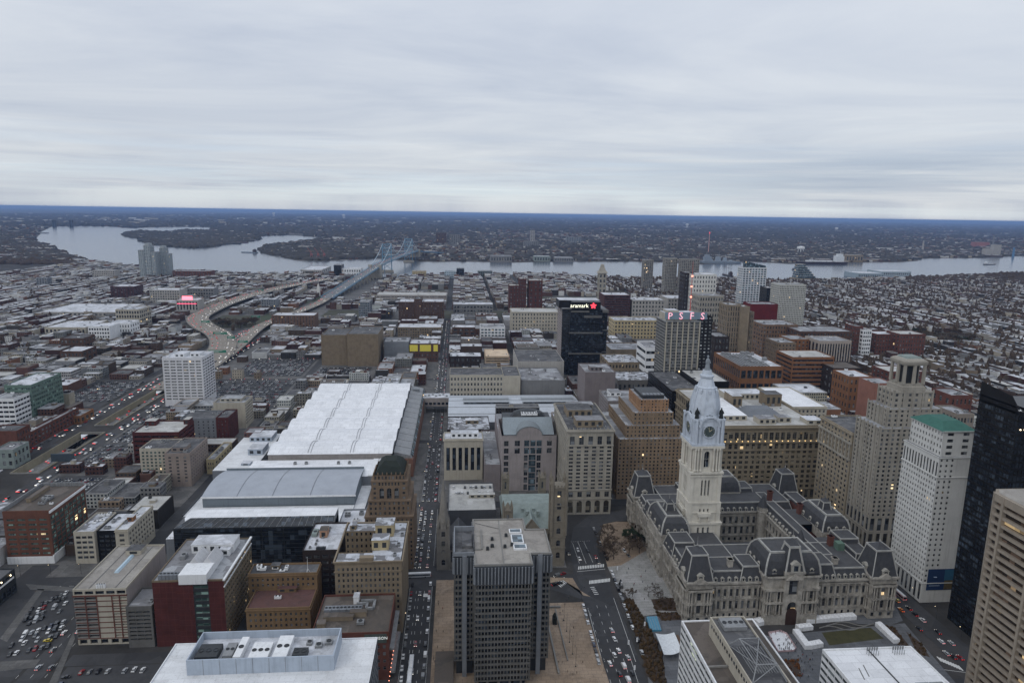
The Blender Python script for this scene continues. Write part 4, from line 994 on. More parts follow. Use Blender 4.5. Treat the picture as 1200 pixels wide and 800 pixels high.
# pink granite office building with the arched gable
t_ = building('granite_building', 'pink granite office building with arched gable, grey pitched roof and glass spine', 'office building', 39,588,95,650, 'the pink granite building')
F = Facade(); x0, x1, y0, y1 = 39,89,588,640
def pg(x0, x1, z0, z1, c, r_, wf, hf, gl=None, y=588): F.wall((x0, y), (x1, y), z0, z1, c, r_, wf, hf, 0.5, gl=gl, style=2)
pg(39,47.5,0,35,1,6,0.5,0.72); pg(47.5,59,0,35,0,0,0,0); pg(59,63.5,0,35,1,5,0.75,0.8); pg(63.5,70.5,0,35,1,6,0.92,0.94, GLASSB); pg(70.5,75.5,0,35,1,5,0.75,0.8); pg(75.5,89,0,35,0,0,0,0)
pg(39,47.5,35,49,1,2,0.5,0.7); pg(47.5,59,35,49,1,2,0.42,0.75); pg(59,76,35,49,3,2,0.84,0.84, GLASSB); pg(76,89,35,49,1,2,0.35,0.7)
F.wall((39,588), (89,588), 49,53)
F.wall((39,640), (39,588), 0,53,6,12,0.5,0.55,0.4); F.wall((89,588), (89,640), 0,53); F.wall((89,640), (39,640), 0,53)
F.done(t_, [PINK], GLASS, FRAME, 100)
b = MB(); b.hexa([(41,590,53), (87,590,53), (87,612,53), (41,612,53)], [(41,611,63), (87,611,63), (87,612,63), (41,612,63)]); obj('pitched_roof', b, [stained('blue_grey_roof', (0.34,0.39,0.42), 0.1)], t_)
b = MB(); n = 12; pts = [(64+12*math.cos(math.pi*i/n), 53+8.5*math.sin(math.pi*i/n)) for i in range(n+1)]
b.poly([(x, 587.8, z) for x, z in pts][::-1], 0)
for i in range(n):
 (xa, za), (xb, zb) = pts[i], pts[i+1]; b.quad((xa, 587.8, za), (xa, 606, za), (xb, 606, zb), (xb, 587.8, zb), 1); b.bar((xa, 587.6, za), (xb, 587.6, zb), 0.5,0.6,1)
b.lathe(64,587.6, [(0.01,56), (0.01,56)], 3); obj('arched_gable', b, [PINK, stained('gable_roof', (0.30,0.34,0.36), 0.1)], t_)
b = MB(); b.box(42,613,53,87,638,60,0); b.lathe(66,626, [(17,60), (14,64), (9,66), (0.1,67)], 16,1,0,1,0.62)
obj('plant_house', b, [METALD, METALD], t_)
for i in range(3):
 for j in range(3): ac_unit(t_, 59+i*5.2,614.2+j*3.6,63.5,4.8,3.2,2.2, WHITEP)
b = MB(); b.box(38.9,640,0,94,700,40,0,1); obj('rear_wing', b, [stained('pink_rear', (0.33,0.28,0.28), 0.15), R_GREY], t_)
hero('stone_annex', 'narrow grey annex wall beside the pink granite building', 'annex', 24,590,38.5,690,24, stained('pink_grey_annex', (0.33,0.29,0.29), 0.15), 0,0,0, None, roofm=R_GREY, units=3)
# Masonic style temple: grey-green gables, tall corner tower
t_ = building('temple', 'grey stone temple with pale green pitched roof and tall square corner tower', 'temple', 31,450,80,530, 'the green roofed temple')
F = Facade(); F.box(34,462,70,520,0,24, W=dict(cols=6, rows=2), Nf=dict(cols=8, rows=2), Sf=dict(cols=8, rows=2), wf=0.4, hf=0.7, bot=3, top=2, arch_rows=(1,))
TEMPLE = stained('temple_granite', (0.30,0.265,0.21), 0.25,0.2)
# towers
def turret(F, x, y, w_, h_, n=3, cone=True): F.box(x-w_/2, y-w_/2, x+w_/2, y+w_/2,0, h_, W=dict(cols=1, rows=n), Nf=dict(cols=1, rows=n), Sf=dict(cols=1, rows=n), wf=0.3, hf=0.5, arch_rows=(0,1,2,3), bot=4)
turret(F, 71.5,456,10,60,6); turret(F, 36,466,6,38,3); turret(F, 68,522,5,40,3); turret(F, 38,522,5,40,3)
F.box(45,459,61,462,0,22, W=dict(cols=5, rows=2), wf=0.5, hf=0.6, arch_rows=(0,1))
F.done(t_, [TEMPLE], GLASS, FRAME, 80)
b = MB(); ridge = 35
b.hexa([(33,462,24), (71,462,24), (71,522,24), (33,522,24)], [(33.5,482, ridge), (70.5,482, ridge), (70.5,500, ridge), (33.5,500, ridge)])
b.hexa([(44,459,22), (62,459,22), (62,482,22), (44,482,22)], [(52.5,459.2,32), (53.5,459.2,32), (53.5,482,33), (52.5,482,33)])
obj('pitched_roof', b, PALEGREEN, t_)
b = MB(); b.poly([(44.5,458.9,22), (61.5,458.9,22), (53,458.9,32.5)]); 
for i in range(6): b.box(47+i*2.2,458.6,23,47.9+i*2.2,458.88,26)
for x0, z0, x1, z1 in ((44.5,22,53,33), (61.5,22,53,33)): b.bar((x0,458.7, z0), (x1,458.7, z1), 0.8,0.8)
obj('gable', b, TEMPLE, t_)
b = MB()
for (x, y, w_, h_) in ((71.5,456,10,60), (36,466,6,38), (68,522,5,40), (38,522,5,40)):
 b.box(x-w_/2-0.5, y-w_/2-0.5, h_-0.6, x+w_/2+0.5, y+w_/2+0.5, h_+0.5)
 for sx in (-1,1):
  for sy in (-1,1):
   b.lathe(x+sx*w_/2, y+sy*w_/2, [(w_*0.11, h_*0.4), (w_*0.12, h_), (w_*0.13, h_+w_*0.4), (0.05, h_+w_*0.95)], 6)
 if w_ == 10:
  for z in (14,22,34,46): b.box(x-w_/2-0.35, y-w_/2-0.35, z, x+w_/2+0.35, y+w_/2+0.35, z+0.7)
  for k in range(4): b.box(x-w_/2+1+k*2.4, y-w_/2-0.2, h_+0.5, x-w_/2+2.2+k*2.4, y-w_/2+0.4, h_+2)
 else: b.lathe(x, y, [(w_*0.5, h_+0.5), (0.1, h_+w_*0.9)], 6)
obj('turret_top', b, TEMPLE, t_)
for (x, y, s_) in ((48,477,-1), (56,477,1), (51,472,1), (59,472,1)):
 b = MB(); b.box(x-1, y-1.2,29, x+1, y+1.5,33.5); b.lathe(x, y-1.25, [(0.9,31.6), (0.9,31.7)], 8); obj('dormer', b, PALEGREEN, t_)
# church with the grey stone spire
t_ = building('church', 'grey stone church with slim pointed spire at the street crossing', 'church', -15,449,8,490, 'the grey stone spire')
SPIRE = stained('spire_stone', (0.33,0.31,0.28), 0.25,0.2)
F = Facade(); F.box(-14.5,450,-6.5,458,0,31, W=dict(cols=1, rows=4), Nf=dict(cols=1, rows=4), Sf=dict(cols=1, rows=4), wf=0.35, hf=0.6, arch_rows=(0,1,2,3), bot=2); F.box(-6.5,453,6,488,0,14, W=dict(cols=3, rows=1), wf=0.4, hf=0.7, arch_rows=(0,), bot=2)
F.done(t_, [SPIRE], GLASS, FRAME, 60)
b = MB(); b.lathe(-10.5,454, [(4.4,31), (3.2,40), (2.0,52), (0.15,67)], 8,0, R(22.5))
for sx in (-1,1):
 for sy in (-1,1): b.lathe(-10.5+sx*3.7,454+sy*3.7, [(0.9,20), (0.9,32), (1.1,33), (0.05,39)], 6); b.box(-10.5+sx*4.1-0.6,454+sy*4.1-0.6,0,-10.5+sx*4.1+0.6,454+sy*4.1+0.6,22)
for z in (33.5,42): b.box(-11.4,449.8+(z-31)*0.13, z, -9.6,451+(z-31)*0.13, z+3)
b.poly([(-14.4,449.6,8), (-6.6,449.6,8), (-10.5,449.6,15)]); obj('spire', b, SPIRE, t_)
b = MB(); b.hexa([(-6.5,452,14), (7,452,14), (7,489,14), (-6.5,489,14)], [(0,452.5,22), (0.4,452.5,22), (0.4,488,22), (0,488,22)]); obj('nave_roof', b, SLATE, t_)
# tall limestone corner block
t_ = building('stone_block', 'tall limestone office block with arched ground floor and tan roof houses', 'office building', 89,535,130,620, 'the limestone corner block')
F = Facade(); x0, y0, x1, y1 = 90.5,536,129,618
F.wall((x0, y0), (x1, y0), 0,14,5,1,0.6,0.8,0.8, arch_rows=(0,), gl=GLASSW); F.wall((x0, y0), (x1, y0), 14,22,5,1,0.5,0.6, style=1); F.wall((x0, y0), (x1, y0), 22,61,6,12,0.55,0.55, style=1); F.wall((x0, y0), (x1, y0), 61,70,5,1,0.5,0.8, style=2); F.wall((x0, y0), (x1, y0), 70,74)
F.wall((x0, y1), (x0, y0), 0,22,16,2,0.5,0.6); F.wall((x0, y1), (x0, y0), 22,70,18,14,0.5,0.55); F.wall((x0, y1), (x0, y0), 70,74); F.wall((x1, y0), (x1, y1), 0,74); F.wall((x1, y1), (x0, y1), 0,74)
F.done(t_, [LIME], GLASS, FRAME, 100); roof(t_, x0, y0, x1, y1,73.8, R_TAR, 1.2, LIME, units=10, seed=4)
for z, o_ in ((74,1.2), (61.2,0.5), (22.3,0.6), (14.3,0.6)): cornice(t_, x0, y0, x1, y1, z, o_, o_*1.6, LIME)
penthouse(t_, 99,546,122,560,73.8,80, TAN, R_GREY); penthouse(t_, 96,575,118,596,73.8,80.5, TAN, R_TAR); penthouse(t_, 100,600,124,612,73.8,78, CONC, R_GREY)
for x in range(92,129,4): b = MB()
b = MB()
for i in range(12): b.lathe(92+i*3.2,536.5, [(0.3,75), (0.35,76), (0.05,76.8)], 5)
obj('finial_row', b, LIME, t_)
# stepped brown setback tower
t_ = building('setback_tower', 'stepped brown brick tower whose set-backs rise to an orange crown', 'tower block', 134,560,215,660, 'the stepped brown tower')
F = Facade(); STEP = stained('step_brick', (0.39,0.285,0.19), 0.2,0.08); ORC = stained('crown_brick', (0.46,0.28,0.165), 0.2,0.1)
F.box(141,566,203,650,0,56, W=dict(cols=18, rows=16), Nf=dict(cols=20, rows=16), wf=0.45, hf=0.55, bot=4)
F.box(148,570,197,640,56,67, W=dict(cols=14, rows=3), Nf=dict(cols=15, rows=3), wf=0.45, hf=0.55); F.box(155,573,191,630,67,78, W=dict(cols=10, rows=3), Nf=dict(cols=12, rows=3), wf=0.45, hf=0.55)
F.box(161,576,187,615,78,89, W=dict(cols=8, rows=4), Nf=dict(cols=9, rows=4), wf=0.45, hf=0.55, mi=1)
F.done(t_, [STEP, ORC], GLASS, FRAME, 100)
for (x0, y0, x1, y1, z, n, m_) in ((141,566,203,650,56,14,0), (148,570,197,640,67,11,0), (155,573,191,630,78,9,0), (161,576,187,615,89,10,1)):
 for i in range(n+1):
  x = x0+(x1-x0-0.8)*i/n; b = MB(); b.box(x, y0-0.35, z-7, x+0.8, y0-0.01, z+0.9, m_, None, True); obj('brick_fin', b, [STEP, ORC], t_)
 for i in range(n+4):
  y = y0+(y1-y0-0.8)*i/(n+3); b = MB(); b.box(x0-0.35, y, z-7, x0-0.01, y+0.8, z+0.9, m_, None, True); obj('brick_fin', b, [STEP, ORC], t_)
b = MB()
for (x0, y0, x1, y1, z) in ((141,566,203,650,56), (148,570,197,640,67), (155,573,191,630,78), (161,576,187,615,89)): b.quad((x0, y0, z+.02), (x1, y0, z+.02), (x1, y1, z+.02), (x0, y1, z+.02))
obj('roof', b, R_GREY, t_)
b = MB(); b.box(164,580,89,184,610,92,0)
for i in range(6): b.box(164.5+i*3.3,579,92,167+i*3.3,584,93.2,1)
obj('crown_terrace', b, [METALD, GREYP], t_)
hero('office_block', 'grey pink slab with close rows of windows behind the limestone corner block', 'office building', 153,668,188,712,61.5, stained('greypink', (0.33,0.30,0.30), 0.15), 14,16,12, 'the grey pink slab', 0.5,0.5, R_GREY, 8, corn=0.4, ph=[(160,690,172,705,4, WHITEP)])
hero('office_block', 'plain pinkish concrete slab standing behind the grey pink slab', 'office building', 152,790,189,840,63, stained('plainpink', (0.29,0.25,0.25), 0.15), 0,0,6, 'the plain pinkish slab', 0.3,0.5, R_GREY, 5, ph=[(160,800,175,815,5)])
# black dark office slab behind the clock tower
hero('office_slab', 'black office slab with fine horizontal lines behind the clock tower', 'office building', 267,726,304,786,67, BLACKP, 20,18,30, 'the black slab', 0.9,0.5, R_PALE, 6, GLASSD, BLACKP, bot=2, style=3, dep=0.2, top=8)
hero('office_slab', 'low black podium block in front of the black slab', 'office building', 232,704,266,800,62, BLACKP, 18,16,30, None, 0.9,0.5, R_TAR, 8, GLASSD, BLACKP, bot=2, style=3, dep=0.2)
# --- aramark tower
t_ = building('office_tower', 'black glass tower with notched corners, pale floor bands and a lit roof sign', 'office tower', 160,1038,234,1100, 'the lit sign tower')
F = Facade(); x0, x1, y0, y1 = 162,233,1040,1098
F.wall((x0+11, y0), (x1-8, y0), 0,104,16,26,0.96,0.6,0.15, style=3)
F.wall((x0, y0+10), (x0+11, y0+4), 0,104,3,26,0.95,0.6,0.15, style=3); F.wall((x0+11, y0+4), (x0+11, y0), 0,104); F.wall((x1-8, y0), (x1-8, y0+4), 0,104); F.wall((x1-8, y0+4), (x1, y0+4), 0,104,2,26,0.95,0.6,0.15, style=3)
F.wall((x1, y0+4), (x1, y1), 0,104); F.wall((x1, y1), (x0, y1), 0,104); F.wall((x0, y1), (x0, y0+10), 0,104,14,26,0.75,0.45,0.2, mi=1, style=3)
F.done(t_, [BLACKP, PINK], GLASSD, BLACKP, 60)
b = MB()
for z in (34,67): b.box(x0+10, y0-0.6, z, x1-7.5, y0-0.02, z+2.2)
b.box(x0-0.3, y0+10,100, x0+11, y0+30,104.6); b.box(x1-9, y0-0.5,100, x1+0.5, y0+20,104); b.box(x1-38, y0-0.7,92, x1-10, y0-0.02,95.5); b.box(x1-8, y0+3.6,71, x1+1.5, y0+3.98,73); b.box(x1-8, y0+3.6,36, x1+1.5, y0+3.98,38); b.box(x0+12, y0-0.6,100.5, x1-30, y0-0.02,103)
obj('floor_band', b, [CONCD], t_)
b = MB(); b.box(x0, y0+10,103.5, x1-1, y1,105,0); obj('roof', b, R_GREY, t_)
b = MB(); b.box(x0-4, y0+18,105, x1-10, y1-5,117,0,1); b.box(x0+14, y0+2,105, x1-12, y0+17.9,116.5,0); obj('plant_house', b, [BLACKP, R_WHITE], t_)
LET = plain('sign_cream', (0.9,0.9,0.75), emit=(0.95,0.93,0.72), es=1.3); REDG = plain('sign_red', (0.9,0.05,0.08), emit=(1.0,0.06,0.09), es=1.6)
sign_text(t_, 'aramark', 187.5, y0+1.8,107.8,8.6, LET, ext=0.15)
b = MB(); q = (209.5,110.5)
for k in range(5):     # the red running-star figure
 a = R(90+72*k); r_ = 4.6; c_, s_ = math.cos(a), math.sin(a); px_, pz_ = -s_, c_
 b.hexa([(q[0]-px_*1.6, y0+1.5, q[1]-pz_*1.6), (q[0]+px_*1.6, y0+1.5, q[1]+pz_*1.6), (q[0]+px_*1.6, y0+1.8, q[1]+pz_*1.6), (q[0]-px_*1.6, y0+1.8, q[1]-pz_*1.6)], [(q[0]+c_*r_-px_*0.9, y0+1.5, q[1]+s_*r_-pz_*0.9), (q[0]+c_*r_+px_*0.9, y0+1.5, q[1]+s_*r_+pz_*0.9), (q[0]+c_*r_+px_*0.9, y0+1.8, q[1]+s_*r_+pz_*0.9), (q[0]+c_*r_-px_*0.9, y0+1.8, q[1]+s_*r_-pz_*0.9)])
obj('sign_emblem', b, REDG, t_)
# --- PSFS
t_ = building('office_tower', 'slim grey slab tower with pale vertical ribs and red rooftop letters', 'office tower', 240,798,316,840, 'the lettered tower')
F = Facade(); GS = stained('grey_slab', (0.30,0.30,0.29), 0.15,0.1)
F.wall((250,800), (294,800), 0,124,14,31,0.9,0.5,0.3, style=3, bot=8); F.wall((250,838), (250,800), 0,124,14,31,0.9,0.5,0.3, style=3, bot=8); F.wall((294,800), (294,838), 0,124); F.wall((294,838), (250,838), 0,124)
F.done(t_, [GS], GLASS, FRAME, 40)
F = Facade(); F.box(294.1,802,309,838,0,130, W=dict(cols=3, rows=31), wf=0.5, hf=0.45, style=3); F.done(t_, [BLACKP], glassmat('pale_pane', (0.06,0.07,0.07), (0.30,0.31,0.32), 0.01), FRAME, 60, name='service_core')
b = MB()
for i in range(7): b.box(250.6+i*6.9,798.9,0,252+i*6.9,799.98,124)
obj('rib', b, CREAM, t_)
b = MB(); b.quad((250,800,124.1), (294,800,124.1), (294,838,124.1), (250,838,124.1)); b.box(250,799,124.2,294,800,125); obj('roof', b, R_GREY, t_)
b = MB(); b.box(252,806,124.2,292,834,133,0,1); b.box(255,812,133,270,830,136,0,1); obj('plant_house', b, [CREAM, R_WHITE], t_)
b = MB(); b.box(249,799.4,127,301,800,135.6,0, None, True)
for i in range(6): b.tube((251+i*9.6,800,124), (251+i*9.6,801,135.6), 0.25,4,1)
obj('sign_board', b, [stained('sign_blue', (0.26,0.36,0.44), 0.1), METALD], t_)
REDN = plain('neon_red', (0.9,0.1,0.2), emit=(1.0,0.12,0.25), es=1.2)
for k, ch in enumerate('PSFS'):
 o = sign_text(t_, ch, 255.2+k*13.4,799.2,127.2,11.6, REDN, name='letter', ext=0.12)
 o2 = sign_text(t_, ch, 255.2+k*13.4,799.0,127.5,10.9, plain('letter_white', (0.85,0.8,0.82), emit=(1, .9, .95), es=0.4) if k == 0 else bpy.data.materials['letter_white'], name='letter_face', ext=0.12, off=-0.12)
mast(t_, 290,830,133,62,0.7, plain('mast_red', (0.45,0.10,0.08), 0.6), 'lattice_mast')
b = MB()
for z in (150,163,176): b.lathe(290,830, [(1.2, z), (1.2, z+1.5)], 6)
obj('mast_light', b, plain('mast_lamp', (1, .3, .2), emit=(1, .3, .2), es=3), t_)
# --- department store
t_ = building('department_store', 'massive tan department store with arched top windows lit by warm lamps', 'department store', 230,556,345,700, 'the tan department store')
F = Facade(); x0, y0, x1, y1 = 232,560,322,690; WAN = stained('store_stone', (0.37,0.31,0.22), 0.2,0.1)
F.wall((x0, y0), (x1, y0), 0,10,17,1,0.6,0.75, style=1); F.wall((x0, y0), (x1, y0), 10,47,17,8,0.6,0.6, style=1); F.wall((x0, y0), (x1, y0), 47,54,17,1,0.6,0.8, arch_rows=(0,)); F.wall((x0, y0), (x1, y0), 55,64,17,1,0.7,0.8, style=2); F.wall((x0, y0), (x1, y0), 54,55); F.wall((x0, y0), (x1, y0), 64,68)
F.wall((x0, y1), (x0, y0), 0,47,22,10,0.6,0.6); F.wall((x0, y1), (x0, y0), 47,68,22,2,0.6,0.7); F.wall((x1, y0), (x1, y1), 0,68); F.wall((x1, y1), (x0, y1), 0,68)
F.done(t_, [WAN], GLASSW, FRAME, 100)
for z, o_ in ((68,1.6), (54.7,1.4), (46.8,0.7), (10.2,0.6)): cornice(t_, x0, y0, x1, y1, z, o_, o_*1.4, WAN)
b = MB()
for i in range(17): b.lathe(x0+2.6+i*5.24, y0-0.8, [(0.12,54.8), (0.45,55.1), (0.05,55.7)], 5)
kind(obj('cornice_lamp', b, plain('cornice_lamp', (1, .7, .3), emit=(1,0.66,0.25), es=2), t_), 'stuff')
roof(t_, x0, y0, x1, y1,68, R_PALE, 1.5, WAN)
for (a, c, d, e, h_, m_, r_) in ((238,580,262,640,4.5, CREAM, HALLROOF), (264,620,274,640,12, TAN, R_WHITE), (300,625,316,640,12, TANB, R_TAR), (268,568,284,580,5, CREAM, R_GREY), (288,572,300,582,5, CREAM, R_GREY), (312,566,326,580,4, CREAM, R_WHITE), (270,650,310,670,6, CREAM, R_WHITE)): penthouse(t_, a, c, d, e, 68,68+h_, m_, r_)
b = MB(); b.hexa([(268,590,68.1), (302,590,68.1), (302,620,68.1), (268,620,68.1)], [(275,600,73), (295,600,73), (295,612,73), (275,612,73)]); obj('skylight_roof', b, stained('skylight_metal', (0.26,0.28,0.31), 0.1), t_)
for k in range(10): ac_unit(t_, 270+rnd.uniform(0,55), 562+rnd.uniform(0,100), 68, rnd.uniform(2,5), 3,2.5, WHITEP if k % 2 else METAL)
t_ = hero('commercial_block', 'low building with bright white flat roof beside the tan department store', 'commercial building', 336,640,372,720,62, CREAM, 8,12,0, None, roofm=HALLROOF, units=0, corn=0.8)
# --- widener
t_ = hero('stone_block', 'tan office block with columned upper storeys facing the city hall square', 'office building', 310.5,494,345,542,83, stained('widener_stone', (0.42,0.36,0.27), 0.2,0.1), 6,17,9, 'the columned tan block', 0.5,0.55, R_TAR, 5, corn=1.0, bot=12)
b = MB()
for i in range(10): b.lathe(310.0,495.5+i*5.1, [(0.75,62), (0.65,74)], 8)
obj('colonnade', b, LIME, t_); 
for z in (60.8,74): b = MB(); b.box(309,493.5, z, 310.48,543, z+1.3); obj('string_course', b, LIME, t_)
# --- slender deco tower with lantern
t_ = building('lantern_tower', 'tall pale stone tower stepping up to an open octagonal lantern', 'tower block', 309.5,459.8,366,491.4, 'the lantern tower')
F = Facade(); LT = stained('lantern_stone', (0.43,0.40,0.345), 0.2,0.1)
F.box(310,461.0,363,492.6,0,16, W=dict(cols=9, rows=1), Nf=dict(cols=6, rows=1), wf=0.6, hf=0.85, dep=0.6, gl=GLASSW); F.box(310.5,461.3,362.5,492.3,16,28, W=dict(cols=9, rows=1), Nf=dict(cols=6, rows=1), wf=0.6, hf=0.85, dep=0.6)
F.box(311,461.6,362,492.0,28,98, W=dict(cols=12, rows=20), Nf=dict(cols=8, rows=20), wf=0.45, hf=0.55, style=1)
F.box(317,464.5,359,489.1,98,112, W=dict(cols=9, rows=4), Nf=dict(cols=6, rows=4), wf=0.4, hf=0.5); F.box(322,466.9,353,486.2,112,124, W=dict(cols=6, rows=3), Nf=dict(cols=4, rows=3), wf=0.4, hf=0.5)
F.done(t_, [LT], GLASS, FRAME, 100)
b = MB()
for (x0, y0, x1, y1, z0, z1, n) in ((311,461.6,362,492.0,28,99.5,6), (317,464.5,359,489.1,98,113.5,5), (322,466.9,353,486.2,112,126,4)):
 for i in range(n+1):
  x = x0+(x1-x0-1.1)*i/n; b.box(x, y0-0.5, z0, x+1.1, y0-0.01, z1,0, None, True)
  y = y0+(y1-y0-1.1)*i/n; b.box(x0-0.5, y, z0, x0-0.01, y+1.1, z1,0, None, True)
 b.box(x0-0.3, y0-0.3, z1-2.5, x1+0.3, y1+0.3, z1-1.6)
obj('buttress', b, LT, t_)
b = MB()
for (x0, y0, x1, y1, z) in ((311,461.6,362,492.0,98), (317,464.5,359,489.1,112), (322,466.9,353,486.2,124)): b.quad((x0, y0, z+.03), (x1, y0, z+.03), (x1, y1, z+.03), (x0, y1, z+.03))
obj('roof', b, R_GREY, t_)
b = MB(); cx_, cy_ = 337,476.2
b.lathe(cx_, cy_, [(13,124), (13,128), (11.6,128.5), (11.6,130)], 4,0, R(45))
for k in range(8):
 a = R(22.5+45*k); rc = 7.6/max(abs(math.cos(R(45*k))), abs(math.sin(R(45*k)))); b.lathe(cx_+rc*math.cos(R(45*k)), cy_+rc*math.sin(R(45*k)), [(1.5,130), (1.3,144)], 6)
b.lathe(cx_, cy_, [(7,130), (7,144)], 4,1, R(45)); b.lathe(cx_, cy_, [(12,144), (12.7,145.5), (12.7,147), (11,148.2), (9,148.8)], 4,0, R(45))
obj('lantern', b, [LT, METALD], t_); b = MB(); b.lathe(cx_, cy_, [(8.8,148.6), (7.5,150), (0.2,150.6)], 4,0, R(45)); obj('lantern_roof', b, PALEGREEN, t_)
# --- white tower with green copper roof
t_ = building('white_tower', 'white marble office tower with green copper hipped roof and blue wall banner', 'office tower', 303,388,335,428, 'the green roofed tower')
F = Facade(); WM = stained('white_marble', (0.60,0.60,0.58), 0.12,0.1)
F.wall((306,427), (306,392), 0,14,8,1,0.5,0.8); F.wall((306,427), (306,392), 14,88,14,20,0.45,0.5); F.wall((306,427), (306,392), 88,98,12,1,0.5,0.92); F.wall((306,427), (306,392), 98,101)
F.wall((306,392), (317,392), 14,101,3,24,0.4,0.45); F.wall((306,392), (317,392), 0,14); F.wall((317,392), (333,392), 0,101); F.wall((333,392), (333,427), 0,101); F.wall((333,427), (306,427), 0,101)
F.box(308,394,329,425,101,118, W=dict(cols=2, rows=4), Nf=dict(cols=11, rows=4), wf=0.4, hf=0.5)
F.done(t_, [WM], GLASS, FRAME, 100)
for z in (101.3,14.3,88): cornice(t_, 306,392,333,427, z, 0.6,0.9, WM)
b = MB(); b.frus(306.8,393,330.2,426,118,6,9,122.5); obj('copper_roof', b, COPPER, t_); cornice(t_, 308,394,329,425,118.2,0.9,1.2, WM)
b = MB(); b.quad((306.4,392.4,101.05), (332.6,392.4,101.05), (332.6,426.6,101.05), (306.4,426.6,101.05)); obj('roof', b, R_GREY, t_)
b = MB(); b.box(309,391.7,9,330,391.96,24,0, None, True); b.box(320.5,391.6,16,329.5,391.69,23.5,1); b.box(321,391.6,9.4,329.5,391.69,15.9,2); b.box(310.5,391.6,12,318,391.69,12.5,3); b.box(310.5,391.6,14,317,391.69,14.4,3); b.lathe(314,391.6, [(1.2,18.6), (1.2,18.7)], 6,3)
obj('wall_banner', b, [stained('banner_blue', (0.02,0.055,0.16), 0.15, streak=False), stained('banner_sky', (0.04,0.16,0.28), 0.2,0.4, streak=False), stained('banner_ochre', (0.16,0.12,0.05), 0.5,0.6, streak=False), plain('banner_mark', (0.25,0.32,0.42))], t_)
# --- dark glass tower and beige balcony tower at the frame's edge
t_ = building('glass_tower', 'dark blue-black glass tower with a slanted white-lit top', 'office tower', 309,340,350,375, 'the dark glass tower')
F = Facade(); x0, x1, y0, y1 = 312,345,344,374
F.wall((x0, y1), (x0, y0), 0,148,12,38,0.9,0.62,0.12, style=3); F.wall((x0, y0), (x1, y0), 0,144,14,36,0.86,0.7,0.12, style=3); F.wall((x1, y0), (x1, y1), 0,144); F.wall((x1, y1), (x0, y1), 0,144)
F.done(t_, [BLACKP], GLASSD, BLACKP, 60)
b = MB(); b.hexa([(x0, y0,144), (x0+7, y0,144), (x0+7, y1,144), (x0, y1,144)], [(x0, y0+6,153), (x0+0.5, y0,146), (x0+7, y1,151), (x0, y1,156)]); b.box(x0+7, y0+1,144, x1, y1,146.5); obj('slanted_crown', b, [BLACKP], t_)
b = MB(); b.bar((x0+0.5, y0,146.2), (x0+7, y1,151.2), 1.2,0.5); obj('crown_edge', b, WHITEP, t_)
b = MB()
for k in range(4): b.lathe(x0+2+k*2.5, y0-0.3, [(0.25,135), (0.35,135.3), (0.1,135.7)], 5)
kind(obj('crown_lamp', b, LAMPW, t_), 'stuff')
t_ = building('beige_tower', 'beige concrete tower of stacked horizontal balconies with angled corner', 'office tower', 255,225,302,298, 'the beige banded tower')
BG = stained('beige_concrete', (0.42,0.36,0.29), 0.15,0.12); nfl = 30; fh = 119.0/nfl
fp = [(258,225), (300,225), (300,296), (262.5,296), (258,291)]
inner = [(259.8,226.5), (299,226.5), (299,295), (263.2,295), (259.8,290.4)]
b = MB()
b.prism(inner, 0,118,0); obj('glass_core', b, glassmat('brown_glass', (0.02,0.014,0.01), (0.06,0.04,0.028), 0.015, strength=0.7), t_)
for k in range(1, nfl): b2 = MB(); b2.prism(fp, k*fh-0.75, k*fh+0.55); obj('floor_slab', b2, BG, t_)
for y in (228,247,266,285):
 b = MB(); b.box(257.6, y, 0,259.9, y+1.3,120.8); obj('pier', b, BG, t_)
b = MB(); b.hexa([(258.9,292.6,0), (260.2,291.3,0), (263,294.6,0), (261.6,296.2,0)], [(258.9,292.6,120), (260.2,291.3,120), (263,294.6,120), (261.6,296.2,120)])
obj('corner_pier', b, BG, t_)
b = MB(); b.prism(fp, 117.5,121.2); obj('roof_band', b, BG, t_); b = MB(); b.prism(inner, 121.25,121.35); obj('roof', b, R_TAN, t_)
b = MB(); b.box(272,240,121.3,296,280,125); obj('plant_house', b, BG, t_)
# --- two office slabs in front of the city hall
def slabtower(label, phrase, x0, y0, x1, y1, h, wm, rm, band, rows, cols_w):
 t_ = building('office_slab', label, 'office building', x0, y0, x1, y1, phrase)
 F = Facade(); F.box(x0, y0, x1, y1,0, h, W=dict(cols=cols_w, rows=rows), Nf=dict(cols=10, rows=rows), wf=1.0-0.01, hf=0.5, dep=0.25, style=3, top=0.8)
 F.done(t_, [wm], band, METAL, 60); roof(t_, x0, y0, x1, y1, h-0.4, rm, 0.6, wm, th=0.7)
 return t_
WB = glassmat('white_band_glass', (0.03,0.035,0.035), (0.07,0.08,0.08), 0.06, litcol=(0.85,0.95,0.7), strength=0.8)
t_ = slabtower('flat brown roofed office slab with white window bands, bare truss on its long penthouse', 'the brown roofed slab', 112,236,149,304,50, WHITEP, R_BROWN, WB, 13,8)
b = MB(); b.box(122,240,49.6,139,293,58); b.box(122,240,58,122.6,293,59); b.box(138.4,240,58,139,293,59); b.box(122.6,240,58,138.4,240.6,59); b.box(122.6,292.4,58,138.4,293,59)
ph_ = obj('penthouse', b, CREAM, t_); b = MB(); b.quad((122.6,240.6,58.1), (138.4,240.6,58.1), (138.4,292.4,58.1), (122.6,292.4,58.1)); obj('penthouse_roof', b, R_TAR, ph_)
b = MB()
for i in range(18): b.box(121.9,243+i*2.7,55,121.99,244.4+i*2.7,56.6,0, None, True)
kind(obj('window_row', b, GLASSD, ph_), 'stuff')
ac_unit(t_, 125,282,58.1,11,8,2.2, METAL)
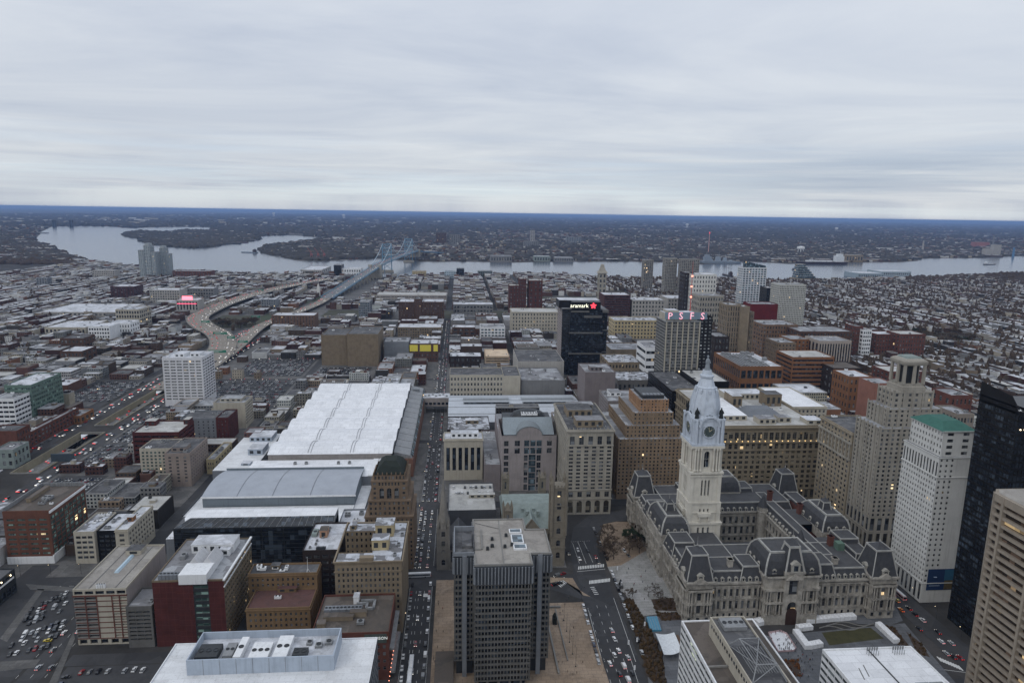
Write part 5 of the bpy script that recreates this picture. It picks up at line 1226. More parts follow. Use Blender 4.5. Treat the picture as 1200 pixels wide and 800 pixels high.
b = MB(); A = [(123,246,58.2), (138,246,58.2), (138,272,58.2), (123,272,58.2)]; top = [(126,250,64), (135,250,64), (135,268,64), (126,268,64)]
for i in range(4):
 j = (i+1) % 4; b.tube(A[i], top[i], 0.28,5); b.tube(top[i], top[j], 0.28,5); b.tube(A[i], top[j], 0.2,5)
b.tube(top[0], top[2], 0.25,5); b.tube(top[1], top[3], 0.25,5)
for i in range(10): b.tube((125+i*1.2,250,60), (125+i*1.2,268,60), 0.12,4)
obj('truss_frame', b, METAL, t_)
b = MB(); b.box(112.7,268,49.7,122,268.8,50.5); obj('roof_kerb', b, CONC, t_)
t_ = slabtower('white membrane roofed office slab with white window bands and a cooling fan box', 'the white roofed slab', 176,225,221,285,45, WHITEP, HALLROOF, WB, 12,10)
b = MB(); b.box(198,240,44.7,198.5,284,45.0); b.box(176.8,258,44.7,220.2,258.3,44.95); obj('roof_joint', b, METALD, t_)
for (x, y) in ((196,281), (209,281)):
 b = MB()
 for i in range(5): b.tube((x+i*1.2, y, 44.6), (x+i*1.2, y, 47.4), 0.12,4); b.tube((x+i*1.2, y-1.6,44.6), (x+i*1.2, y-1.6,47), 0.12,4); b.box(x+i*1.2-0.3, y-0.3,46.4, x+i*1.2+0.3, y+0.1,48.2)
 obj('antenna_rack', b, METAL, t_)
penthouse(t_, 184,240,199,254,44.6,49, TAN, R_WHITE, louvre=False); b = MB(); b.box(200,238,44.6,214,254,48.6); obj('fan_house', b, METALD, t_)
for i in range(2):
 for j in range(3): ac_unit(t_, 201+i*6.5,239+j*5,48.6,6,4.6,1.0, METAL)
b = MB()
for k in range(2): b.bar((184+k*3.4,263+k*2,44.66), (186+k*3.4,271+k*2,44.66), 0.45,0.02)
obj('roof_stain_patch', b, CONCD, t_)
# ------------------------------------------------------------------ city hall
ch = building('city_hall', 'ornate weathered stone city hall with slate mansards and a tall pale clock tower', 'city hall', 136,374,288,524, 'the ornate city hall')
BASE_Z = 0.12
X0, X1, Y0, Y1 = 140,283,379,520
WING = 17
F = Facade(); tr = MB(); ms = MB(); rf = MB(); col = MB(); COLS = []
def chwall(P, Q, z1=28.0, cols=4, pil=True, rich=False, base=True, mi=0):
 L = math.hypot(Q[0]-P[0], Q[1]-P[1]); U = ((Q[0]-P[0])/L, (Q[1]-P[1])/L); Nn = (U[1], -U[0])
 F.wall(P, Q, 0,6.5, cols, 1,0.4,0.45,0.6, mi=mi); F.wall(P, Q, 6.5,15.5, cols, 1,0.46,0.72,0.7, style=2, mi=mi); F.wall(P, Q, 15.5,24.5, cols, 1,0.46,0.66,0.7, style=2, mi=mi)
 F.wall(P, Q, 24.5, z1,0,0, mi=mi)
 def bx(x0, x1, d0, d1, z0, z1_, m=0, B=tr):
  p = [(P[0]+U[0]*x+Nn[0]*d, P[1]+U[1]*x+Nn[1]*d) for x, d in ((x0, d1), (x1, d1), (x1, d0), (x0, d0))]
  B.hexa([(a, c, z0) for a, c in p], [(a, c, z1_) for a, c in p], m)
 for z, o_, h_ in ((6.3,0.6,0.8), (15.3,0.8,0.9), (24.6,1.0,0.9), (z1-1.2,1.6,1.2)): bx(-o_*0.5, L+o_*0.5,0.01, o_, z, z+h_)
 if pil:
  for i in range(cols+1):
   x = min(max(L*i/cols, 0.7), L-0.7)
   for (z0, z1_) in ((7.1,15.3), (16.2,24.6)):
    bx(x-0.55, x+0.55,0.01,0.7, z0, z1_); bx(x-0.75, x+0.75,0.01,0.95, z1_-1.0, z1_); bx(x-0.7, x+0.7,0.01,0.85, z0, z0+0.7)
  for i in range(cols):       # hoods over the windows
   xm = L*(i+0.5)/cols; ww = L/cols*0.32
   for z in (14.2,23.0): bx(xm-ww, xm+ww, 0.01,0.55, z, z+0.5)
   bx(xm-ww*0.8, xm+ww*0.8,0.01,0.5,7.1,7.5)
mk = 0
def mansard(x0, y0, x1, y1, z0, z1, ins=2.6, trim=True):
 global mk; mk += 1; z1 += 0.03*mk
 ms.frus(x0, y0, x1, y1, z0, ins, ins, z1)
 e = 0.5
 rf.quad((x0+ins, y0+ins, z1+0.05), (x1-ins, y0+ins, z1+0.05), (x1-ins, y1-ins, z1+0.05), (x0+ins, y1-ins, z1+0.05))
 if trim:
  a, c, d, f = x0+ins-e, y0+ins-e, x1-ins+e, y1-ins+e
  for q in ((a, c, d, c+0.6), (a, f-0.6, d, f), (a, c+0.6, a+0.6, f-0.6), (d-0.6, c+0.6, d, f-0.6)): tr.box(q[0], q[1], z1-0.5, q[2], q[3], z1+0.55,1, None, True)
  for sx, sy in ((0,0), (1,0), (1,1), (0,1)):
   bx_, by_ = (x1 if sx else x0), (y1 if sy else y0); tx, ty = (x1-ins if sx else x0+ins), (y1-ins if sy else y0+ins)
   tr.bar((bx_, by_, z0), (tx, ty, z1), 0.6,0.6,1)
dormers = []
def dormer_row(P, Q, z, n, s_=1.0, skip=()):
 L = math.hypot(Q[0]-P[0], Q[1]-P[1]); U = ((Q[0]-P[0])/L, (Q[1]-P[1])/L)
 for i in range(n):
  if i in skip: continue
  x = L*(i+0.5)/n; dormers.append((P[0]+U[0]*x, P[1]+U[1]*x, z, math.atan2(U[1], U[0]), s_))
# wings: outer walls
def wingwalls():
 # west front: corner pavilions at both ends, centre pavilion between
 chwall((156,380), (190,380), cols=8); chwall((230,380), (267,380), cols=8)
 chwall((140.5,430), (140.5,397), cols=7); chwall((140.5,503), (140.5,470), cols=7)
 F.wall((283,379), (283,520), 0,28); F.wall((283,520), (140,520), 0,28)
 # courtyard
 cx0, cx1, cy0, cy1 = 181,242,418,481
 chwall((cx0, cy1), (cx1, cy1), cols=12, pil=False); chwall((cx1, cy1), (cx1, cy0), cols=12, pil=False)
 F.wall((cx0, cy0), (cx0, cy1), 0,28); F.wall((cx1, cy0), (cx0, cy0), 0,28)
wingwalls()
for (x0, y0, x1, y1) in ((156,380,267,418), (140.5,397,181,503), (156,481,267,520), (242,397,254,503), (268,397,283,503)):
 mansard(x0, y0, x1, y1,28,34.5,2.4)
for (y0, y1) in ((417,424), (444,470), (487,490)): rf.box(252, y0,28,270, y1,34.4)
wl = MB(); wl.quad((254,418,12), (268,418,12), (268,488,12), (254,488,12)); obj('light_well', wl, REDB2, ch)
for (y0, y1) in ((424,444), (470,487)):
 wl = MB(); wl.quad((254, y1,12), (268, y1,12), (268, y1,34), (254, y1,34)); wl.quad((254, y0,12), (254, y1,12), (254, y1,34), (254, y0,34)); wl.quad((268, y1,12), (268, y0,12), (268, y0,34), (268, y1,34)); obj('light_well', wl, REDB2, ch)
# raised middle pieces of the wings
for (x0, y0, x1, y1) in ((176,379.4,192,399), (228,379.4,244,399), (139.9,412,159,432), (139.9,468,159,486), (176,501,195,520), (225,501,244,520), (265,412,283.5,430)):
 mansard(x0, y0, x1, y1,28.05,37.5,2.6)
dormer_row((157,380.3), (176,380.3), 28.2,4); dormer_row((176,379.7), (190,379.7), 28.2,3,1.1); dormer_row((230,379.7), (244,379.7), 28.2,3,1.1); dormer_row((244,380.3), (266,380.3), 28.2,5)
dormer_row((140.8,430), (140.8,413), 28.2,3,1.1); dormer_row((140.8,412), (140.8,398), 28.2,3); dormer_row((140.8,485), (140.8,470), 28.2,3); dormer_row((140.8,502), (140.8,487), 28.2,3)
dormer_row((183,480.7), (240,480.7), 28.2,11); dormer_row((241.7,479), (241.7,420), 28.2,11)
# corner pavilions
def pavilion(x0, y0, x1, y1, zt, zm, faces, peak=6.0, ins=3.6):
 for f_ in 'WNSE':
  P, Q = {'W': ((x0, y0), (x1, y0)), 'S': ((x1, y0), (x1, y1)), 'E': ((x1, y1), (x0, y1)), 'N': ((x0, y1), (x0, y0))}[f_]
  if f_ in faces:
   chwall(P, Q, zt, 3 if x1-x0 < 20 else 5)
   # paired free columns, pediment and tall arched dormer
   L = math.hypot(Q[0]-P[0], Q[1]-P[1]); U = ((Q[0]-P[0])/L, (Q[1]-P[1])/L); Nn = (U[1], -U[0])
   for fx in (0.1,0.2,0.34,0.66,0.8,0.9):
    px_, py_ = P[0]+U[0]*L*fx+Nn[0]*1.3, P[1]+U[1]*L*fx+Nn[1]*1.3
    COLS.append((px_, py_, 0))
   a = [(P[0]+U[0]*L*f0+Nn[0]*d, P[1]+U[1]*L*f0+Nn[1]*d) for f0, d in ((0.04,1.9), (0.96,1.9), (0.96,0.02), (0.04,0.02))]
   for z in (15,24.4): tr.hexa([(p, q, z) for p, q in a], [(p, q, z+1.1) for p, q in a])
   m_ = [(P[0]+U[0]*L*f0+Nn[0]*d, P[1]+U[1]*L*f0+Nn[1]*d) for f0, d in ((0.25,1.6), (0.75,1.6), (0.75,0.02), (0.25,0.02))]; n_ = [(P[0]+U[0]*L*f0+Nn[0]*d, P[1]+U[1]*L*f0+Nn[1]*d) for f0, d in ((0.49,1.6), (0.51,1.6), (0.51,0.02), (0.49,0.02))]
   tr.hexa([(p, q, zt) for p, q in m_], [(p, q, zt+3.0) for p, q in n_])
   dormers.append((P[0]+U[0]*L/2+Nn[0]*0.1, P[1]+U[1]*L/2+Nn[1]*0.1, zt+0.2, math.atan2(U[1], U[0]), 1.9))
  else: F.wall(P, Q, 0, zt)
 mansard(x0, y0, x1, y1, zt, zm, ins)
 a, c, d, f = x0+ins, y0+ins, x1-ins, y1-ins
 ms.frus(a, c, d, f, zm+0.3,(d-a)*0.47,(f-c)*0.47, zm+peak*0.7)
 tr.tube(((a+d)/2,(c+f)/2, zm+peak*0.6), ((a+d)/2,(c+f)/2, zm+peak+5), 0.16,5,1,0.05); tr.lathe((a+d)/2,(c+f)/2, [(0.2, zm+peak*0.7), (0.6, zm+peak*0.8), (0.2, zm+peak)], 6,1)
pavilion(138,376,156,394,31,47.5, 'WN'); pavilion(267,376,285,394,31,47.5, 'WN'); pavilion(138,505,156,523,31,47.5, 'WN'); pavilion(267,505,285,523,31,47.5, 'N')
# centre pavilions with bowed mansards
def bowed(x0, y0, x1, y1, zt, zm, axis):
 "convex mansard: four stacked frusta getting flatter"
 pr = [(0, zt), (0.5, zt+(zm-zt)*0.35), (1.6, zt+(zm-zt)*0.68), (3.4, zt+(zm-zt)*0.9), (5.2, zm)]
 for (i0, z0), (i1, z1_) in zip(pr, pr[1:]):
  ms.frus(x0+i0, y0+i0, x1-i0, y1-i0, z0, i1-i0, i1-i0, z1_)
  for sx in (0,1):
   for sy in (0,1):
    f0 = (x1-i0 if sx else x0+i0, y1-i0 if sy else y0+i0, z0); f1 = (x1-i1 if sx else x0+i1, y1-i1 if sy else y0+i1, z1_)
    tr.bar(f0, f1,1.0,1.0,1)
 i = 5.2; rf.quad((x0+i, y0+i, zm+0.05), (x1-i, y0+i, zm+0.05), (x1-i, y1-i, zm+0.05), (x0+i, y1-i, zm+0.05))
 for q in ((x0+i-.6, y0+i-.6, x1-i+.6, y0+i+.6), (x0+i-.6, y1-i-.6, x1-i+.6, y1-i+.6), (x0+i-.6, y0+i+.6, x0+i+.6, y1-i-.6), (x1-i-.6, y0+i+.6, x1-i+.6, y1-i-.6)): tr.box(q[0], q[1], zm-0.4, q[2], q[3], zm+0.8,1, None, True)
CP = (191,375,229,403)
chwall((CP[0], CP[1]), (CP[2], CP[1]), 35,5); chwall((CP[2], CP[1]), (CP[2], 380), 35,1, False); chwall((CP[0], 380), (CP[0], CP[1]), 35,1, False); F.wall((CP[2], CP[3]), (CP[0], CP[3]), 28,35); F.wall((CP[0], CP[3]), (CP[0], 380), 28,35); F.wall((CP[2], 380), (CP[2], CP[3]), 28,35)
for fx in (193,195,199.5,202,218,220.5,225,227):
 COLS.append((fx, 373.6,0))
for (a, c) in ((191.6,203.5), (216.5,228.4)):
 for z in (15,24.4,33.8): tr.box(a, 372.6, z, c, 374.98, z+1.2,0, None, True)
 tr.box(a, 372.8,0, c, 374.98,6.8)
bowed(CP[0]-0.3, CP[1]-0.3, CP[2]+0.3, CP[3], 35,48.5, 'x')
dormers.append((197,375.2,36,0.0,1.2)); dormers.append((223,375.2,36,0.0,1.2)); dormers.append((190.9,392,36,-math.pi/2,1.2)); dormers.append((190.9,385,36,-math.pi/2,1.2)); dormers.append((190.9,398,36,-math.pi/2,1.2))
# tall front turret of the west pavilion
F.box(203.5,372.5,216.5,386,0,38, W=dict(cols=1, rows=2, wf=0.5, hf=0.75, arch_rows=(0,1), dep=1.4), mi=0)
ms.frus(203.5,372.5,216.5,386,38,3.2,3.2,54); tr.box(206.2,375.2,53.6,213.8,383.3,55.2,1, None, True); ms.frus(206.6,375.6,213.4,382.9,55.2,3.2,3.4,59); tr.tube((210,379,58), (210,379,65), 0.2,5,1,0.05)
for sx, sy in ((203.5,372.5), (216.5,372.5), (203.5,386), (216.5,386)):
 tr.bar((sx, sy, 38), (sx+(3.2 if sx < 210 else -3.2), sy+(3.2 if sy < 379 else -3.2), 54), 1.0,1.0,1)
dormers.append((210,372.4,38.2,0.0,2.6)); tr.box(202.8,371.8,37,217.2,372.48,38.6,0, None, True)
tr.hexa([(204,371.4,33), (216,371.4,33), (216,372.45,33), (204,372.45,33)], [(209.5,371.4,37.5), (210.5,371.4,37.5), (210.5,372.45,37.5), (209.5,372.45,37.5)])
# north, south and east centre pavilions
chwall((138.5,466), (138.5,432), 35,5); F.wall((138.5,432), (150,432), 0,35); F.wall((160,466), (138.5,466), 0,35); bowed(138.2,431.7,160,466.3,35,47, 'y')
for y in (438,449,460): dormers.append((138.4, y, 36,-math.pi/2,1.2))
for x in (143,148.5,154): dormers.append((x, 432,36,0.0,1.1))
F.wall((263,430), (285,430), 28,35); F.wall((263,466), (263,430), 28,35); bowed(263,430,285,466,35,46, 'y')
for y in (438,448,458): dormers.append((263, y, 36,-math.pi/2,1.1))
for x in (268,274,280): dormers.append((x, 430,36,0.0,1.1))
F.wall((190,500), (230,500), 28,36); F.wall((190,523), (190,500), 28,36); bowed(190,500,230,523,36,48, 'x')
# small belvederes
for (x, y, z) in ((274,448,46), (210,511,48), (149,449,47)):
 ms.frus(x-3.5, y-3.5, x+3.5, y+3.5, z, 1,1, z+5); tr.box(x-3, y-3, z+5, x+3, y+3, z+5.8,1, None, True); ms.frus(x-2.6, y-2.6, x+2.6, y+2.6, z+5.8,2.3,2.3, z+8.5); tr.tube((x, y, z+8), (x, y, z+13), 0.15,5,1,0.05)
 for sx in (-1,1):
  for sy in (-1,1): tr.bar((x+sx*3.5, y+sy*3.5, z), (x+sx*2.6, y+sy*2.6, z+5), 0.7,0.7,1)
# round corner stair towers in the court
for (x, y) in ((240,420), (240,479), (183,479)):
 F.b.lathe(x, y, [(4,0), (4,33)], 12,0); tr.lathe(x, y, [(4.3,28), (4.6,29), (4.3,29.5)], 12,0); ms.lathe(x, y, [(4.2,33), (2.2,38), (0.2,43)], 12)
F.done(ch, [CITYSTONE], GLASS, FRAME, 100)
obj('stone_trim', tr, [CITYSTONE, TRIM], ch); obj('mansard_roof', ms, SLATE, ch); obj('roof', rf, stained('flat_roof_dark', (0.11,0.11,0.115), 0.25,0.2, streak=False), ch); None
for z0, z1_ in ((7,15), (16.2,24.4)): col.lathe(0,0, [(0.8, z0), (0.8, z0+0.5), (0.55, z0+0.6), (0.47, z1_-1), (0.8, z1_-0.3), (0.8, z1_)], 8)
cm2 = col.mesh('column', CITYSTONE)
for c_ in COLS: link('column', cm2, ch, c_)
dm = {}
for (x, y, z, a, s_) in dormers:
 if s_ not in dm:
  b = MB(); w_, h_ = 1.15*s_, 3.0*s_
  b.box(-w_, -0.2*s_, 0, w_, 1.6*s_, h_*0.72,0); b.box(-w_*1.25,-0.35*s_, 0, w_*1.25,-0.21*s_, 0.35*s_, 0, None, True)
  b.hexa([(-w_*1.2,-0.4*s_, h_*0.72), (w_*1.2,-0.4*s_, h_*0.72), (w_*1.2,1.7*s_, h_*0.72), (-w_*1.2,1.7*s_, h_*0.72)], [(-w_*0.3,-0.4*s_, h_), (w_*0.3,-0.4*s_, h_), (w_*0.3,1.7*s_, h_), (-w_*0.3,1.7*s_, h_)], 0)
  b.quad((-w_*0.5,-0.22*s_, 0.4*s_), (w_*0.5,-0.22*s_, 0.4*s_), (w_*0.5,-0.22*s_, h_*0.62), (-w_*0.5,-0.22*s_, h_*0.62), 1)
  dm[s_] = b.mesh('dormer', [stained('dormer_stone%d' % int(s_*10), (0.47,0.45,0.40), 0.2), GLASSD])
 o = link('dormer', dm[s_], ch, (x, y, z)); o.rotation_euler = (0,0, a)
# chimneys, tarpaulin hoists
for (x, y, m_, h_) in ((249,486, REDB2,9), (262,462, REDB2,9), (258,412, REDB2,8), (172,388, CITYSTONE, 6), (247,388, CITYSTONE, 5)):
 b = MB(); b.box(x-1.6, y-1.6,34, x+1.6, y+1.6,34+h_); b.box(x-2, y-2,34+h_-0.9, x+2, y+2,34+h_, 0, None, True); obj('chimney', b, m_, ch)
b = MB(); b.box(259,404,34.6,264,409,40); obj('roof_hoist', b, stained('hoist_green', (0.16,0.26,0.20), 0.2), ch)
# entrance arch
b = MB(); b.box(206.2,372.3,0,213.8,372.44,8.5,0); n = 10
b.poly([(210+3.8*math.cos(math.pi*i/n), 372.3,8.5+3.8*math.sin(math.pi*i/n)) for i in range(n+1)][::-1], 0); obj('entrance_arch', b, stained('arch_brown', (0.07,0.035,0.025), 0.3), ch)
# --- the clock tower
TX, TY = 171.0,447.0
F = Facade()
def sq(h_): return (TX-h_, TY-h_, TX+h_, TY+h_)
def stage(hw, z0, z1, W, mi=0): F.box(*sq(hw), z0, z1, W=W, Nf=W, Sf=W, mi=mi)
stage(13.2,0,26, dict(cols=3, rows=3, wf=0.3, hf=0.6, dep=0.8, mar=5)); stage(12.8,26,42, dict(cols=3, rows=1, wf=0.45, hf=0.62, dep=1.0, arch_rows=(0,), mar=7))
stage(12.0,42,58, dict(cols=3, rows=1, wf=0.45, hf=0.4, dep=1.0, mar=7.5)); stage(11.4,58,81, dict(cols=3, rows=1, wf=0.55, hf=0.55, dep=1.2, arch_rows=(0,), mar=7.5))
stage(10.9,81,102, dict(cols=1, rows=1, wf=0.32, hf=0.62, dep=2.0, arch_rows=(0,), mar=4))
to = obj('clock_tower', F.b, CITYWHITE, ch)
for w in F.w:
 wo = link('window', window_mesh(w[4], w[5], GLASSD, FRAMEW, False, 2), to, (w[0], w[1], w[2])); wo.rotation_euler = (0,0, w[3])
b = MB()
for hw, z, o_, h_ in ((13.2,25.5,0.7,1.4), (12.8,41.5,1.1,1.6), (12.0,57.4,0.7,1.2), (11.4,78.5,0.9,1.3), (11.4,81,1.5,1.6), (10.9,100.8,1.6,1.8), (12.3,50,0.4,0.8)):
 b = MB(); b.box(TX-hw-o_, TY-hw-o_, z, TX+hw+o_, TY+hw+o_, z+h_, 0, None, True); obj('string_course', b, CITYWHITE, to)
b = MB()
for s_ in (-1,1):        # corner pilasters and balconies
 for t2 in (-1,1):
  b.box(min(TX+s_*11.9, TX+s_*9.0), min(TY+t2*11.9, TY+t2*9.0), 58, max(TX+s_*11.9, TX+s_*9.0), max(TY+t2*11.9, TY+t2*9.0), 80)
  b.box(min(TX+s_*13.2, TX+s_*10.0), min(TY+t2*13.2, TY+t2*10.0), 27, max(TX+s_*13.2, TX+s_*10.0), max(TY+t2*13.2, TY+t2*10.0), 41.5)
  b.box(min(TX+s_*12.6, TX+s_*9.4), min(TY+t2*12.6, TY+t2*9.4), 42, max(TX+s_*12.6, TX+s_*9.4), max(TY+t2*12.6, TY+t2*9.4), 57.4)
b.box(TX-5, TY-14.0,47.6, TX+5, TY-12,50.2); b.box(TX-14.0, TY-5,47.6, TX-12, TY+5,50.2)
for k in (-3.6,3.6): b.box(TX+k-0.6, TY-13.6,44, TX+k+0.6, TY-12,47.6); b.box(TX-13.6, TY+k-0.6,44, TX-12, TY+k+0.6,47.6)
obj('corner_pilaster', b, CITYWHITE, to)
b = MB()
for f_ in (-9.2,-7.2,-4.8,4.8,7.2,9.2):
 for (x, y) in ((TX+f_, TY-11.7), (TX-11.7, TY+f_), (TX+11.7, TY+f_)): b.lathe(x, y, [(1.0,83), (1.0,84), (0.7,84.3), (0.62,98), (1.0,99.5), (1.0,100.8)], 8)
obj('belfry_column', b, CITYWHITE, to)
# grey painted clock stage
F = Facade(); zc0, zc1 = 102.6,122
hw = 11.0
F.box(*sq(hw), zc0, zc1); b = F.b
for (dx, dy) in ((0,-1), (-1,0), (1,0), (0,1)):
 a = math.atan2(dx, -dy)    # facing
 def L3(u, d, z): # u along wall, d outward
  return (TX+dx*(hw+d)+(-dy)*u, TY+dy*(hw+d)+dx*u, z)
 for u in (-9.6,-6.9,6.9,9.6):
  b.hexa([L3(u-0.8,0, zc0), L3(u+0.8,0, zc0), L3(u+0.8,1.0, zc0), L3(u-0.8,1.0, zc0)], [L3(u-0.8,0, zc1), L3(u+0.8,0, zc1), L3(u+0.8,1.0, zc1), L3(u-0.8,1.0, zc1)])
 n = 10
 for i in range(n):     # round hood over the dial
  t0, t1 = math.pi*i/n, math.pi*(i+1)/n
  b.bar(L3(7.6*math.cos(t0), 0.9, zc1-5+7.6*math.sin(t0)), L3(7.6*math.cos(t1), 0.9, zc1-5+7.6*math.sin(t1)), 1.6,1.5)
  b.poly([L3(0,0.4, zc1-5), L3(7.6*math.cos(t0), 0.4, zc1-5+7.6*math.sin(t0)), L3(7.6*math.cos(t1), 0.4, zc1-5+7.6*math.sin(t1))])
b.box(TX-hw-1.4, TY-hw-1.4, zc0, TX+hw+1.4, TY+hw+1.4, zc0+1.6,0, None, True)
b.box(TX-hw-0.9, TY-hw-0.9, zc1-0.4, TX+hw+0.9, TY+hw+0.9, zc1+0.9,0, None, True)
co = obj('clock_stage', b, IRONGREY, ch)
for (dx, dy, a) in ((0,-1,0), (-1,0,-math.pi/2), (1,0, math.pi/2)):
 b = MB(); n = 24; r_ = 4.3
 b.poly([(r_*math.cos(2*math.pi*i/n), 0, r_*math.sin(2*math.pi*i/n)) for i in range(n)], 0)
 for i in range(n):
  t0, t1 = 2*math.pi*i/n, 2*math.pi*(i+1)/n; b.bar((r_*1.06*math.cos(t0), -0.1, r_*1.06*math.sin(t0)), (r_*1.06*math.cos(t1), -0.1, r_*1.06*math.sin(t1)), 0.5,0.6,1)
 for i in range(12):
  t0 = 2*math.pi*i/12; b.bar((3.1*math.cos(t0), -0.06,3.1*math.sin(t0)), (3.9*math.cos(t0), -0.06,3.9*math.sin(t0)), 0.1,0.3,2)
 f_ = obj('clock_dial', b, [plain('dial_dark', (0.055,0.075,0.075), 0.3), IRONGREY, plain('dial_mark', (0.35,0.36,0.32))], co)
 f_.location = (TX+dx*(hw+0.62), TY+dy*(hw+0.62), 113.5); f_.rotation_euler = (0,0, a)
 h_ = MB(); h_.bar((0,-0.14,0), (2.0,-0.14,1.6), 0.1,0.4); h_.bar((0,-0.18,0), (-0.6,-0.18,3.4), 0.1,0.3); hd = obj('clock_hand', h_, plain('hand_gold', (0.5,0.45,0.3)), co); hd.location = f_.location; hd.rotation_euler = f_.rotation_euler
b = MB()
pr = [(12.2,122.9), (11.6,124), (11.2,125), (10.9,129), (10.2,134), (8.9,139.5), (7.4,144), (7.6,144.6), (6.4,145.4), (5.4,148.2), (4.3,151.5), (5.2,152.2), (5.2,153.4), (3.7,153.8), (3.1,157.2)]
b.lathe(TX, TY, pr, 8,0, R(22.5))
for k in range(8):
 a = R(22.5+45*k)
 for (r0, z0), (r1, z1_) in zip(pr[3:6], pr[4:7]): b.bar((TX+r0*math.cos(a), TY+r0*math.sin(a), z0), (TX+r1*math.cos(a), TY+r1*math.sin(a), z1_), 0.9,0.9)
 a2 = R(45*k); 
 b.lathe(TX+8.0*math.cos(a2), TY+8.0*math.sin(a2), [(0.9,141), (0.9,143.2), (0.1,144.4)], 6)
obj('dome', b, IRONGREY, ch)
b = MB()
for k in range(8):
 a2 = R(45*k); x, y = TX+7.55*math.cos(a2), TY+7.55*math.sin(a2); b.box(x-0.55, y-0.55,141.2, x+0.55, y+0.55,142.6)
obj('dome_opening', b, METALD, ch)
b = MB()    # the founder's statue, robe flaring to the feet, one arm forward
b.lathe(TX, TY, [(2.4,157.2), (2.4,158), (1.9,158.1), (1.7,160), (1.35,162), (1.5,164.2), (1.2,165.4), (0.45,165.9), (0.62,166.6), (0.6,167.2), (1.0,167.35), (0.55,167.6), (0.4,168.2)], 10)
b.tube((TX-1.2, TY-0.3,164.6), (TX-2.0, TY-1.4,162.6), 0.4,6); b.tube((TX+1.2, TY, 164.6), (TX+1.6, TY-1.0,162.4), 0.4,6)
obj('statue', b, stained('statue_bronze', (0.34,0.38,0.42), 0.2,0.5), ch)
BRZ = stained('dark_bronze', (0.03,0.035,0.035), 0.3,0.5)
for sx, sy in ((-1,-1), (1,-1), (-1,1), (1,1)):
 x, y = TX+sx*9.2, TY+sy*9.2; b = MB(); b.lathe(x, y, [(1.7,122.9), (1.5,124), (1.35,126), (1.45,128), (1.0,129.2), (0.45,129.6), (0.6,130.4), (0.2,131)], 8); b.tube((x-1.2, y, 128.4), (x-1.8, y-0.6,126), 0.4,5); b.tube((x+1.2, y, 128.4), (x+1.7, y-0.6,126.4), 0.4,5); obj('corner_statue', b, BRZ, ch)
for (dx, dy) in ((0,-1), (-1,0), (1,0)):
 x, y = TX+dx*10.6, TY+dy*10.6; b = MB(); b.lathe(x, y, [(0.9,123), (0.7,124.5), (0.5,125.6), (0.1,126)], 6)
 for s_ in (-1,1): b.hexa([(x+s_*0.4*abs(dy)-0.3*abs(dx), y+s_*0.4*abs(dx)-0.3*abs(dy), 124.4), (x+s_*2.6*abs(dy)+0.3*abs(dx), y+s_*2.6*abs(dx)-0.3*abs(dy), 124.2), (x+s_*2.6*abs(dy)+0.3*abs(dx), y+s_*2.6*abs(dx)+0.3*abs(dy), 124.2), (x+s_*0.4*abs(dy)-0.3*abs(dx), y+s_*0.4*abs(dx)+0.3*abs(dy), 124.4)], [(x, y-0.2,125.4), (x+s_*2.4*abs(dy), y+s_*2.4*abs(dx)-0.2,125.2), (x+s_*2.4*abs(dy), y+s_*2.4*abs(dx)+0.2,125.2), (x, y+0.2,125.4)])
 obj('eagle', b, BRZ, ch)
ch.scale = (0.925,1.0,0.93); ch.location.x -= (212-138)*0.075-2.5
# ------------------------------------------------------------------ buildings further off, each placed from its seat in the picture
def at_y(px, py, Y):
 d = _f*FPX+_r*(px-600)-_u*(py-400); t = Y/d.y
 return (d.x*t, EYE.z+d.z*t)
def far(name, label, cat, a, c, row, base, depth, wall, cols, rows, scols=0, phrase=None, Y=None, **k):
 "front face between pixel columns a and c, roof line at row top, foot at row base (or at distance Y)"
 if Y is None: Y = gp((a+c)/2, base)[1]
 x0, z0 = at_y(a, row, Y); x1, z1 = at_y(c, row, Y)
 k.setdefault('bot', 1.5); k.setdefault('top', 1.0); k.setdefault('mar', 0.5); k.setdefault('units', 3)
 return hero(name, label, cat, x0, Y, x1, Y+depth, max(5,(z0+z1)/2), wall, cols, rows, scols, phrase, **k)
BRK = stained('loft_brick', (0.16,0.085,0.065), 0.3,0.1); PALEB = stained('pale_block', (0.47,0.45,0.42), 0.15,0.1); GREYC = stained('grey_concrete', (0.30,0.30,0.30), 0.15,0.1)
# near left
t_ = hero('brick_block', 'red brick block with green glazed side and open roof screen at the street corner', 'apartment building', -318,473,-287,520,39, stained('rust_brick', (0.20,0.085,0.055), 0.25), 4,8,8, 'the glazed side brick block', 0.72,0.42, R_BROWN, 3, gl=GLASSG, bot=6, top=4, style=1, swf=0.86, shf=0.82)
b = MB(); b.box(-318,473,39,-317.4,520,42); b.box(-317.4,519.4,39,-287,520,42)
for i in range(14): b.box(-315+i*2,519.1,39,-314.4+i*2,519.38,42)
obj('roof_screen', b, METAL, t_)
penthouse(t_, -312,490,-309,514,39,42, TAN, R_BROWN); ac_unit(t_, -303,492,39,6,6,2.2)
b = MB(); b.box(-287.4,472.6,0,-286.4,520.4,6.5); b.box(-318.4,472.4,0,-286.4,472.97,5.5); b.box(-287,473,37.8,-286.2,520,39.4); obj('stone_base', b, WHITEP, t_)
hero('commercial_block', 'cream five bay block with black window voids, first of the low trio', 'commercial building', -271,471,-257,503,23.5, CREAM, 3,5,0, 'the low cream trio', 0.8,0.5, R_PATCH, 4, GLASSD, bot=3)
hero('commercial_block', 'black fronted block squeezed into the middle of the low cream trio', 'commercial building', -256.8,474,-243,505,22.5, BLACKP, 3,5,0, None, 0.7,0.5, R_WHITE, 3, GLASSD)
